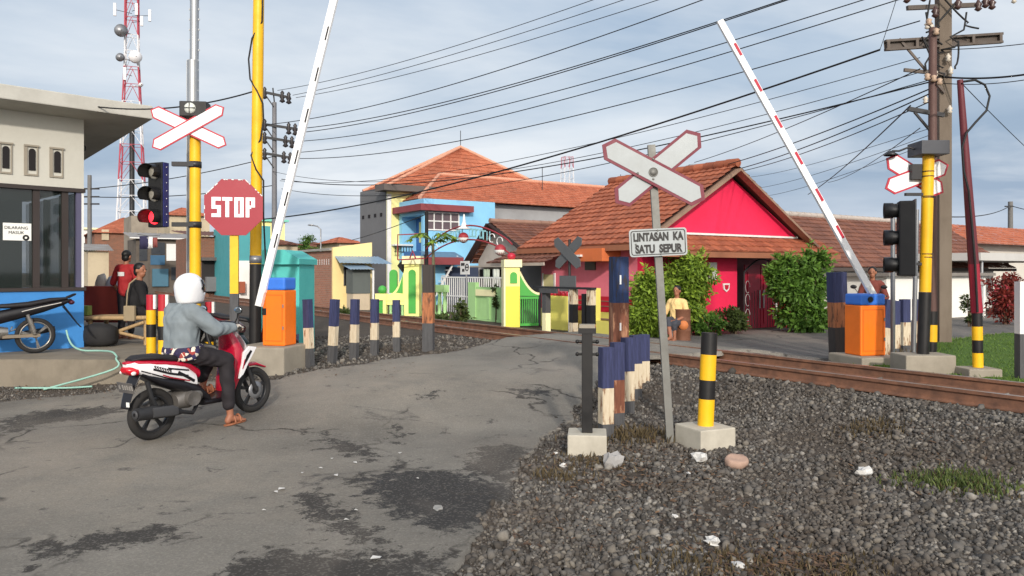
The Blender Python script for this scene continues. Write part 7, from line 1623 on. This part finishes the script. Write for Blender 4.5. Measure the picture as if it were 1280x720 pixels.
m_, t_, b_ = nodes('floral_cloth'); vo = tn(t_, 'ShaderNodeTexVoronoi'); vo.inputs['Scale'].default_value = 26; t_.links.new(objvec(t_), vo.inputs['Vector'])
cr_ = tn(t_, 'ShaderNodeValToRGB'); cr_.color_ramp.interpolation = 'CONSTANT'; e = cr_.color_ramp.elements; e[0].color = (*lin((42, 36, 66)), 1); e[1].position = .45; e[1].color = (*lin((222, 212, 196)), 1); x = e.new(.72); x.color = (*lin((160, 66, 60)), 1); x = e.new(.82); x.color = (*lin((52, 46, 84)), 1)
sp_ = tn(t_, 'ShaderNodeSeparateColor'); t_.links.new(vo.outputs['Color'], sp_.inputs[0]); t_.links.new(sp_.outputs[0], cr_.inputs[0]); t_.links.new(cr_.outputs[0], b_.inputs['Base Color']); b_.inputs['Roughness'].default_value = .85; M_FLORAL = m_
def rhem(m): m.cap((.31, -.06, .875), (.31, .06, .875), .160, .160); m.cap((.40, -.05, .87), (.40, .05, .87), .13, .13)
hm_ = blob('blouse_hem', rhem, M_FLORAL, rider, .012, 5, fold=.008)
for v in hm_.data.vertices:
    if v.co.z > .94: v.co.z = .94
    if v.co.z < .80: v.co.z = .80
def rglove(m):
    hand_shape(m, wr+Vector((.0, 0, .0)), (.75, .12, -.1), (.12, 1, 0), .75); hand_shape(m, wl, (.75, -.12, -.1), (.12, -1, 0), .75)
gl = blob('gloves', rglove, P_GLOVE, rider, .006, 2)
mb = MB().mat(P_HELM); c = hc+Vector((-.005, 0, .025))
# open-face shell: cut ellipsoid with an opening toward the front
vs = []; nu, nv = 30, 18
for i in range(nv+1):
    th = math.pi*.78*i/nv; sn = math.sin(th) if th < math.pi/2 else math.sin(th)**.42
    for k in range(nu):
        ph = 2*math.pi*k/nu; fr_ = 1+.10*max(0, math.cos(ph))*(th > 1.75); vs.append(c+Vector((.160*sn*math.cos(ph)*fr_, .136*sn*math.sin(ph), .150*math.cos(th)-(.06*max(0, th-math.pi/2)))))
fs = []
for i in range(nv):
    for k in range(nu):
        ph = 2*math.pi*(k+.5)/nu; th = math.pi*.78*(i+.5)/nv; front = math.cos(ph) > .50 and R(62) < th < R(108)
        if not front: fs.append((i*nu+k, (i+1)*nu+k, (i+1)*nu+(k+1) % nu, i*nu+(k+1) % nu))
mb.add(vs, fs, True); hl = mb.build('helmet', rider, weld=True); md = hl.modifiers.new('thick', 'SOLIDIFY'); md.thickness = .018; md.offset = -1
mb = MB().mat(P_SBLK)
for s in (1, -1): MB().mat(P_SBLK).cyl(c+Vector((.07, .118*s, -.02)), c+Vector((.07, .131*s, -.02)), .016, n=12).build('visor_hinge', hl)
MB().mat(paint((70, 70, 72), .5, .2, 5)).tube([vs[nv*nu+k]+Vector((0, 0, -.002)) for k in list(range(nu))+[0]], .007, 6, False).build('rim_trim', hl)
mb = MB().mat(paint((44, 48, 52), .1, .1, 5, bump=0)); vs = []
for i in range(6):
    th = R(62+9*i)
    for k in range(13): ph = R(-60+10*k); vs.append(c+Vector((.168*math.sin(th)*math.cos(ph), .145*math.sin(th)*math.sin(ph), .155*math.cos(th))))
mb.add(vs, [(i*13+k, i*13+k+1, (i+1)*13+k+1, (i+1)*13+k) for i in range(5) for k in range(12)], True); mb.build('visor', hl)
def scarf(m): m.cap((.385, 0, 1.38), (.41, 0, 1.43), .078, .066)
blob('scarf', scarf, P_GLOVE, rider, .012, 3)
P_SANDAL = paint((146, 92, 64), .6, .3, 6)
for s, f in ((-1, ftr), (1, ftl)):
    mb = MB().mat(P_SANDAL); fx = f+Vector((0, 0, -.092)); mb.loft([(fx+Vector((-.075, 0, 0)), .025, .010), (fx+Vector((-.03, 0, 0)), .042, .012), (fx+Vector((.06, -.004*s, 0)), .046, .012), (fx+Vector((.15, -.004*s, 0)), .05, .012), (fx+Vector((.19, 0, 0)), .025, .009)], ex=3)
    for x in (.03, .10): mb.tube([fx+Vector((x, .047*math.cos(t), .012+.075*math.sin(t))) for t in np.linspace(0, math.pi, 9)], .011, 6)
    mb.build('sandal', rider)

# second scooter parked beyond the rider
px_, Z = 302, 12.2; x = wx(px_, Z)
P_DKRED = paint((96, 28, 34), .3, .2, 4, bump=0)
scooter('dark scooter with pale mirror parked beyond the rider by the STOP post', (wx(268, 12.9), 12.9, G(wx(268, 12.9), 12.9)+.02), (0, 0, R(-8)), (P_DKRED, P_SBLK, P_SBLK, P_SEAT))

# ---------------------------------------------------------------- black motorcycle parked by the guard post
Zc = 12.55; mxx = wx(44, Zc); mc = thing('motorcycle', 'black underbone motorcycle parked against the blue guard post wall', 'motorcycle', (mxx, Zc, PZ+.003), gyaw+math.pi-R(6))
M_SPK = paint((150, 146, 140), .3, .4, 6, metal=.7); M_TANW = paint((200, 196, 190), .4, .3, 5)
wheel(mc, 0, .29, .075, M_SPK, spokes=3); wheel(mc, 1.24, .29, .07, M_SPK, spokes=3)
mb = MB().mat(P_SBLK); mb.loft([((-.52, 0, .86), .04, .02), ((-.40, 0, .82), .08, .05), ((-.1, 0, .74), .11, .08), ((.25, 0, .66), .12, .10), ((.5, 0, .60), .11, .11)], ex=2.6); mb.build('tail_panel', mc)
for s in (1, -1): MB().mat(M_TANW).tube([(-.36, .088*s, .82), (-.05, .115*s, .755), (.2, .125*s, .69)], .008, 5).build('pale_stripe', mc)
mb = MB().mat(P_SEAT); mb.loft([((-.46, 0, .89), .07, .02), ((-.2, 0, .86), .11, .04), ((.1, 0, .80), .12, .045), ((.4, 0, .78), .11, .04), ((.58, 0, .78), .06, .03)], ex=2.6); mb.build('seat', mc)
mb = MB().mat(P_SBLK); mb.tube([(-.46, .1, .90), (-.56, .06, .95), (-.58, 0, .955), (-.56, -.06, .95), (-.46, -.1, .90)], .016, 8); mb.build('grab_rail', mc)
mb = MB().mat(paint((70, 20, 40), .25, .1, 5)); mb.ell((-.52, 0, .82), (.05, .08, .04), 12, 8); mb.build('tail_lamp', mc)
mb = MB().mat(P_SBLK); mb.loft([((-.40, 0, .76), .07, .02, .5), ((-.5, 0, .62), .065, .012, .9), ((-.6, 0, .47), .06, .008, .9), ((-.66, 0, .40), .07, .008, .9)], ex=4); mb.build('rear_fender', mc)
for s in (1, -1): MB().mat(paint((128, 116, 100), .6, .5, 6, dirtcol=(80, 66, 54))).box((-.06, .075*s-.02, .27), (.46, .075*s+.02, .32)).build('swing_arm', mc)
for s in (1, -1): MB().mat(M_SPK).cyl((.02, .11*s, .32), (.12, .11*s, .64), .028, n=10).cyl((.03, .11*s, .36), (.09, .11*s, .56), .038, n=10).build('shock_absorber', mc)
mb = MB().mat(M_SPK); mb.loft([((.38, 0, .36), .10, .08), ((.55, 0, .36), .13, .11), ((.72, 0, .38), .10, .09)]); mb.tube([(.25, -.13, .40), (.34, -.12, .36), (.30, -.14, .44)], .015, 6); mb.build('engine', mc)
mb = MB().mat(M_CHAR if 'M_CHAR' in globals() else M_DARKST); mb.tube([(-.30, -.14, .38), (.1, -.14, .32), (.35, -.12, .26), (.7, -.06, .25)], [.045, .05, .03, .02], 12); mb.build('exhaust', mc)
mb = MB().mat(P_SBLK); mb.loft([((.80, 0, .42), .12, .05, 1.2), ((.92, 0, .62), .16, .06, 1.25), ((.92, 0, .82), .14, .06, 1.3), ((.88, 0, .96), .10, .05, 1.4)], ex=2.6); mb.loft([((1.0, 0, .56), .05, .014), ((1.24, 0, .62), .06, .018), ((1.42, 0, .54), .04, .01)]); mb.build('leg_shield', mc)
mb = MB().mat(M_DARKST); 
for s in (1, -1): mb.cyl((1.24, .07*s, .29), (1.06, .07*s, .75), .024, n=10)
mb.tube([(.84, -.32, 1.02), (.9, 0, 1.04), (.84, .32, 1.02)], .015, 8); mb.build('handlebar', mc)

# ---------------------------------------------------------------- other people
def seated(name_label, loc, yaw, top, bottom, seat_h, opts=None):
    o = dict(lean=0, head_yaw=0, sleeve=1.0, knee=.42, hairlong=False); o.update(opts or {})
    t = thing('person', name_label, 'person', loc, yaw); s0 = seat_h
    L_ = o['lean']; chest = Vector((L_*.8, 0, s0+.44)); nk = Vector((L_, 0, s0+.56)); hc_ = Vector((L_*1.15+.02, 0, s0+.74))
    kn = [Vector((o['knee'], s*.13, s0+.03)) for s in (-1, 1)]; an = [Vector((o['knee']+o.get('fx', .02), s*.13, .09)) for s in (-1, 1)]
    if o.get('cross'): kn[0] = Vector((o['knee'], -.02, s0+.10)); an[0] = Vector((o['knee']+.18, .12, s0-.22))
    el = [Vector((L_*.6+.05, s*.27, s0+.22)) for s in (-1, 1)]; wrs = [Vector((.30, s*.12, s0+.10)) for s in (-1, 1)]
    def body(m):
        m.cap((0, 0, s0+.10), chest, .125, .135); m.cap(chest+Vector((0, -.12, .05)), chest+Vector((0, .12, .05)), .07, .07); m.cap(nk-Vector((0, 0, .06)), hc_-Vector((0, 0, .06)), .055, .05); head_shape(m, hc_, o['head_yaw'])
        for i, s in enumerate((-1, 1)):
            m.cap(chest+Vector((0, .165*s, .05)), el[i], .052, .042); m.cap(el[i], wrs[i], .04, .028); hand_shape(m, wrs[i], (1, -.3*s, -.2), (.2, -s, .2), .4)
            m.cap((0.02, .09*s, s0+.08), kn[i], .085, .058); m.cap(kn[i], an[i], .054, .036); foot_shape(m, an[i], (1, .1*s, 0))
    blob('body', body, M_SKIN, t, .009, 4)
    def shirt(m):
        m.cap((0, 0, s0+.07), chest, .15, .155); m.cap(chest+Vector((0, -.13, .05)), chest+Vector((0, .13, .05)), .088, .088)
        for i, s in enumerate((-1, 1)):
            k = o['sleeve']; m.cap(chest+Vector((0, .16*s, .05)), el[i] if k >= .5 else (chest+Vector((0, .165*s, .05))).lerp(el[i], k*2), .074, .06)
            if k > .6: m.cap(el[i], el[i].lerp(wrs[i], (k-.5)*2*.95), .058, .044)
    blob('shirt', shirt, top, t, .011, 4, fold=.006)
    def pants(m):
        m.cap((0, -.06, s0+.08), (0, .06, s0+.08), .12, .12)
        for i, s in enumerate((-1, 1)): m.cap((.02, .085*s, s0+.08), kn[i], .1, .08); m.cap(kn[i], kn[i].lerp(an[i], o.get('leg', .85)), .076, .06)
    blob('trousers', pants, bottom, t, .011, 4, fold=.006)
    head(t, hc_, o['head_yaw'], hairlong=o['hairlong'])
    mb = MB().mat(P_SANDAL if o.get('sandal', True) else P_SBLK)
    for i in range(2):
        f = an[i]-Vector((0, 0, .088)); mb.loft([(f+Vector((-.07, 0, 0)), .03, .01), (f+Vector((.05, 0, 0)), .045, .012), (f+Vector((.17, 0, 0)), .04, .01)], ex=3)
    mb.build('footwear', t)
    return t, hc_
P_BLKSH = paint((18, 17, 20), .85, .15, 8); P_REDSH = paint((160, 36, 40), .8, .2, 7); P_YELSH = paint((222, 190, 130), .8, .2, 9); P_GREYT = paint((62, 64, 72), .85, .2, 8)
Zb = 14.15; t_bl, _ = seated('person in black shirt with cross strap bag sitting on the bamboo bench', (wx(169, Zb), Zb, PZ), R(38), P_BLKSH, P_TROU, .46, {'lean': .05, 'head_yaw': R(-55)}); t_bl.scale = (1.13, 1.13, 1.13)
bag = MB(off=(-.16, -.06, .60)); bag = thing('shoulder_bag', 'small tan shoulder bag hanging on the back of the black shirted person', 'bag', (wx(162, 13.9), 13.9, PZ), R(-10))
P_BAG = paint((150, 134, 108), .8, .3, 6); MB().mat(P_BAG).box((-.11, -.03, .44), (.11, .04, .72)).build('pouch', bag, bevel=.02); mb = MB().mat(P_BAG); mb.tube([(-.06, .0, .72), (-.03, -.02, .95), (.0, .0, 1.12), (.05, .12, 1.22)], .013, 6); mb.build('strap', bag)
# standing person in red shirt behind
def standing(label, loc, yaw, top, bottom, H=1.66, opts=None):
    t = thing('person', label, 'person', loc, yaw); k = H/1.7
    def V_(x, y, z): return Vector((x, y, z))*k
    el = [V_(-.02, s*.27, 1.08) for s in (-1, 1)]; wr_ = [V_(.12, s*.24, .86) for s in (-1, 1)]; kn = [V_(.03, s*.1, .5) for s in (-1, 1)]; an = [V_(0, s*.11, .09) for s in (-1, 1)]; hc_ = V_(.03, 0, 1.58)
    def body(m):
        m.cap(V_(0, 0, .95), V_(0, 0, 1.25), .125, .135); m.cap(V_(0, -.12, 1.36), V_(0, .12, 1.36), .07, .07); m.cap(V_(0, 0, 1.38), V_(.02, 0, 1.52), .055, .05); head_shape(m, hc_)
        for i, s in enumerate((-1, 1)): m.cap(V_(0, .17*s, 1.36), el[i], .052, .042); m.cap(el[i], wr_[i], .04, .028); hand_shape(m, wr_[i], (.4, 0, -1), (.9, 0, .3), .3); m.cap(V_(0, .09*s, .92), kn[i], .085, .058); m.cap(kn[i], an[i], .054, .036); foot_shape(m, an[i], (1, .1*s, 0))
    blob('body', body, M_SKIN, t, .009, 4)
    def shirt(m):
        m.cap(V_(0, 0, .94), V_(0, 0, 1.26), .15, .155); m.cap(V_(0, -.13, 1.355), V_(0, .13, 1.355), .088, .088)
        for i, s in enumerate((-1, 1)): m.cap(V_(0, .165*s, 1.355), el[i], .074, .064)
    blob('shirt', shirt, top, t, .011, 4, fold=.006)
    def pants(m):
        m.cap(V_(0, -.05, .92), V_(0, .05, .92), .125, .125)
        for i, s in enumerate((-1, 1)): m.cap(V_(0, .085*s, .92), kn[i], .1, .08); m.cap(kn[i], an[i]+V_(0, 0, .05), .078, .06)
    blob('trousers', pants, bottom, t, .011, 4, fold=.006); head(t, hc_)
    mb = MB().mat(P_SANDAL)
    for i in range(2): f = an[i]-Vector((0, 0, .085)); mb.loft([(f+Vector((-.07, 0, 0)), .03, .01), (f+Vector((.05, 0, 0)), .045, .012), (f+Vector((.17, 0, 0)), .04, .01)], ex=3)
    mb.build('footwear', t); return t
rs2 = standing('person in red shirt standing behind the bamboo bench, back to the camera', (wx(157.5, 15.3), 15.3, PZ), R(78), P_REDSH, P_TROU, 1.76)
mb = MB().mat(M_WHITE); mb.box((-.158, -.08, 1.25), (-.15, .06, 1.33)); mb.build('shirt_print', rs2)
# woman seated by the oil drum
Zw = 17.1; xw = wx(840, Zw); zw = G(xw, Zw)
seated('person in pale yellow top sitting on a white stool beside the rusty drum', (xw+.1, Zw, zw), R(-125), P_YELSH, P_GREYT, .36, {'lean': -.04, 'sleeve': .45, 'cross': True, 'leg': .35, 'hairlong': True, 'fx': .0})
stl = thing('stool', 'white plastic stool under the seated person by the drum', 'stool', (xw+.08, Zw+.02, zw), .3)
MB().mat(M_WHITE).box((-.17, -.17, .30), (.17, .17, .34)).build('seat', stl, bevel=.012)
for a in (-1, 1):
    for b in (-1, 1): MB().mat(M_WHITE).beam((a*.2, b*.2, 0), (a*.14, b*.14, .299), .04, .04).build('leg', stl)
Zd = 17.0; xd = wx(850, Zd); zd = G(xd, Zd); dr = thing('oil_drum', 'rusty oil drum with an orange disc on its front', 'drum', (xd+.06, Zd, zd), 0)
mb = MB().mat(M_RUST); mb.lathe((0, 0, 0), [(.001, .0), (.17, 0), (.18, .02), (.17, .04), (.17, .22), (.18, .24), (.17, .26), (.17, .44), (.18, .46), (.17, .48), (.17, .68), (.18, .70), (.165, .71), (.001, .69)], n=24); mb.build('drum_body', dr)
MB().mat(paint((190, 112, 62), .7, .4, 4)).lathe((-.02, -.168, .36), [(.001, .02), (.10, .02), (.105, .0)], (-.1, -1, 0), 20).build('orange_disc', dr)
# rider waiting behind the right gate on a motorcycle
Zr = 16.0; xr = wx(1087, Zr); zr_ = G(xr, Zr)
mm = scooter('dark motor scooter facing the track behind the right gate', (xr+.45, Zr+.75, zr_+.01), (0, 0, R(-122)), (P_SBLK, P_DKRED, P_SBLK, P_SEAT))
t_r, _ = seated('person in dark reddish jacket sitting on the scooter behind the right gate', (xr+.28, Zr+.45, zr_), R(-122), paint((110, 52, 44), .85, .3, 8), P_TROU, .80, {'lean': .06, 'knee': .40, 'fx': .1})

# ---------------------------------------------------------------- bench, sack, crate, hose, small things on the platform
Zn = 14.0; bnx0, bnx1 = wx(106, Zn), wx(186, Zn); bnc = (bnx0+bnx1)/2; bw = (bnx1-bnx0)/2
bn = thing('bamboo_bench', 'long bamboo bench with braced legs beside the guard post', 'bench', (bnc, Zn, PZ), 0)
mb = MB().mat(M_BAMBOO)
for k in range(9): mb.cyl((-bw, .0+.07*k, .50), (bw, .0+.07*k, .505), .028, n=8)
mb.cyl((-bw-.02, -.06, .49), (bw+.02, -.05, .50), .04, n=10); mb.build('seat', bn)
for x in (-bw+.1, bw-.05):
    for y in (0, .55): MB().mat(M_BAMBOO).cyl((x, y, -.0), (x, y, .46), .042, n=10).build('leg', bn)
mb = MB().mat(M_BAMBOO); mb.cyl((bw-.06, -.045, .42), (bw-.62, -.05, .22), .032, n=8); mb.cyl((bw-.06, -.05, .12), (bw-.62, -.06, .26), .03, n=8); mb.build('brace', bn)
sk = MB().mat(paint((34, 33, 34), .8, .3, 4)); rgs = random.Random(3)
sk.loft([((0, 0, .0), .16, .01), ((0, 0, .0), .2, .2)] if False else [((-.26, 0, .2), .02, .12), ((-.24, 0, .2), .17, .18), ((-.1, 0, .21), .23, .21), ((.1, 0, .2), .22, .2), ((.24, 0, .19), .16, .16), ((.27, 0, .19), .03, .1)], n=20, ex=3)
q = sk.build('rubbish_sack'); q.location = (wx(124, 13.7), 13.75, PZ); tag(q, 'bulging black sack under the bamboo bench', 'sack')
gcan = MB().mat(paint((120, 136, 60), .6, .3, 4)).box((-.09, -.07, 0), (.09, .07, .18)); q = gcan.build('green_can', bevel=.015); q.location = (wx(108.5, 14.1), 14.05, PZ+.535); tag(q, 'small olive green can at the left end of the bench', 'can')
cr = thing('red_crate', 'tilted reddish brown board crate behind the bamboo bench', 'crate', (wx(132, 15.6), 15.6, PZ), R(-8)); P_CRT = paint((150, 58, 44), .75, .4, 3)
Mc = Matrix.Rotation(R(8), 4, 'X'); mb = MB(M=Mc).mat(P_CRT); mb.box((-.44, 0, .35), (.44, .05, 1.05)); mb.box((-.44, .051, .35), (-.40, .6, 1.0)); mb.box((.40, .051, .35), (.44, .6, 1.0)); mb.box((-.44, .05, .30), (.44, .6, .349)); mb.build('box', cr)
mb = MB().mat(M_BAMBOO)
for x in (-.36, .36): mb.cyl((x, .02, 0), (x, .08, .5), .03, n=8)
mb.build('leg', cr)
for k, (px, y0, w, m_, lb) in enumerate(((127, 338, .2, paint((176, 168, 160), .9, .3, 6), 'grey cloth bundle lying on the red crate'), (140, 340, .22, paint((150, 156, 170), .9, .3, 6), 'pale blue grey cloth bundle beside the red shirted person'))):
    Z = 15.9; mb = MB().mat(m_); mb.loft([((-.12, 0, .17), .04, .1), ((-.06, 0, .2), .1, .2), ((.04, .01, .22), .11, .22), ((.12, 0, .14), .03, .1)], n=14); q = mb.build('cloth_bundle'); q.location = (wx(px, Z), Z, wz(y0+18, Z)-.2); tag(q, lb, 'cloth bundle', 'bundles behind the bench')
# garden hose
hp = [(83, 413, 12.5), (86, 424, 12.4), (92, 433, 12.3), (104, 438, 12.2), (125, 438.5, 12.1), (140, 440, 11.9), (146, 446, 11.75), (145, 454, 11.60)]
pts_ = [Vector((wx(px, Z), Z, max(wz(py, Z), PZ+.02))) for px, py, Z in hp]
x, y = ground_at(136, 463); pts_ += [Vector((wx(142, 11.45), 11.45, .30))]
for px, py in ((128, 466), (112, 470), (92, 472), (88, 469), (104, 466), (130, 464), (160, 461), (185, 460)):
    x, y = ground_at(px, py); y = min(y, 11.35); pts_.append(Vector((x, y, G(x, y)+.035)))
def smoothpts(p, k=6):
    out = []
    for i in range(len(p)-1):
        a, b, c, d = p[max(i-1, 0)], p[i], p[i+1], p[min(i+2, len(p)-1)]
        for j in range(k): t = j/k; out.append(.5*((2*b)+(c-a)*t+(2*a-5*b+4*c-d)*t*t+(3*b-a-3*c+d)*t**3))
    return out+[p[-1]]
q = MB().mat(paint((140, 182, 168), .5, .3, 5)).tube(smoothpts(pts_), .015, 8).build('garden_hose'); tag(q, 'pale green garden hose hanging off the platform edge', 'hose')

# ---------------------------------------------------------------- litter and stones
def crumple(label, px, py, s, mat, seed, flat=.5, name='plastic_scrap', cat='litter', grp='litter on the ballast'):
    x, y = ground_at(px, py); rg = random.Random(seed); mb = MB().mat(mat); bm = bmesh.new(); bmesh.ops.create_icosphere(bm, subdivisions=2, radius=1); vs = []
    for v in bm.verts: k = rg.uniform(.55, 1.15); vs.append((v.co.x*s*k, v.co.y*s*.7*k, max(0, v.co.z*flat+flat*.6)*s*k))
    bm.verts.index_update(); mb.add(vs, [tuple(v.index for v in f.verts) for f in bm.faces], False); bm.free()
    q = mb.build(name); q.location = (x, y, RGab(*to_ab(x, y))-.015 if name != 'plastic_scrap' else G(x, y)+.012); q.rotation_euler = (0, 0, rg.uniform(0, 6)); tag(q, label, cat, grp); return q
P_PLAS = paint((196, 194, 190), .5, .15, 12); 
crumple('white plastic bag lying by the base of the yellow bollard', 897, 554, .11, P_PLAS, 1); crumple('crumpled pale plastic left of the flat stone', 874, 575, .10, P_PLAS, 2); crumple('grey white plastic scrap right of the bollard stone', 1079, 593, .10, P_PLAS, 3); crumple('grey plastic bag below the black post block', 768, 582, .11, paint((150, 148, 146), .6, .2, 9), 4, .8)
crumple('white paper scrap low in the ballast near the picture bottom', 890, 678, .06, P_PLAS, 5); crumple('flat white wrapper at the picture bottom', 922, 706, .06, P_PLAS, 6, .3); crumple('tiny white scrap below the flat stone', 861, 591, .028, P_PLAS, 7); crumple('tiny white scrap in the middle of the ballast', 843, 645, .03, P_PLAS, 8)
crumple('small white scrap left of the black post block', 694, 566, .03, P_PLAS, 9); crumple('white scrap on the road edge left of the block', 704, 582, .04, P_PLAS, 10); crumple('grey crumpled wrapper on the damp road hollow', 548, 635, .06, paint((140, 138, 134), .6, .2, 9), 11, .3, 'paper_scrap')
rgp = random.Random(12)
for k, (px, py) in enumerate(((345, 617), (352, 613), (378, 593), (401, 587), (420, 596), (444, 580), (415, 575), (433, 652), (445, 640), (522, 600), (500, 568), (470, 700), (330, 640))):
    x, y = ground_at(px, py); mb = MB().mat(P_PLAS); w = rgp.uniform(.012, .035); mb.add([(-w, -w*.5, 0), (w*.8, -w*.6, .004), (w, w*.5, 0), (-w*.7, w*.6, .006)], [(0,1,2,3)], False); q = mb.build('paper_fleck'); q.location = (x, y, RGab(*to_ab(x, y))+.016); q.rotation_euler = (0, 0, rgp.uniform(0, 3)); md = q.modifiers.new('t', 'SOLIDIFY'); md.thickness = .002
    tag(q, 'tiny white fleck of paper lying on the asphalt', 'paper scrap', 'white flecks on the road')
x, y = ground_at(921, 580); mb = MB().mat(paint((168, 140, 124), .9, .4, 6, dirtcol=(110, 92, 82))); bm = bmesh.new(); bmesh.ops.create_icosphere(bm, subdivisions=3, radius=1)
mb.add([(v.co.x*.11*(1+.22*hnoise(v.co.x*3, v.co.y*3)), v.co.y*.095*(1+.2*hnoise(v.co.y*3, v.co.x*2)), max(-.05, min(.035+.012*hnoise(v.co.x*3, v.co.y*4), v.co.z*.08*(1+.3*hnoise(v.co.y*5, v.co.x*5))))) for v in bm.verts], [tuple(v.index for v in f.verts) for f in bm.faces], True); bm.free()
q = mb.build('flat_stone'); q.location = (x, y, G(x, y)+.05); q.rotation_euler = (R(14), R(-6), .4); tag(q, 'flat pinkish broken stone lying on the ballast right of the bollard', 'stone')
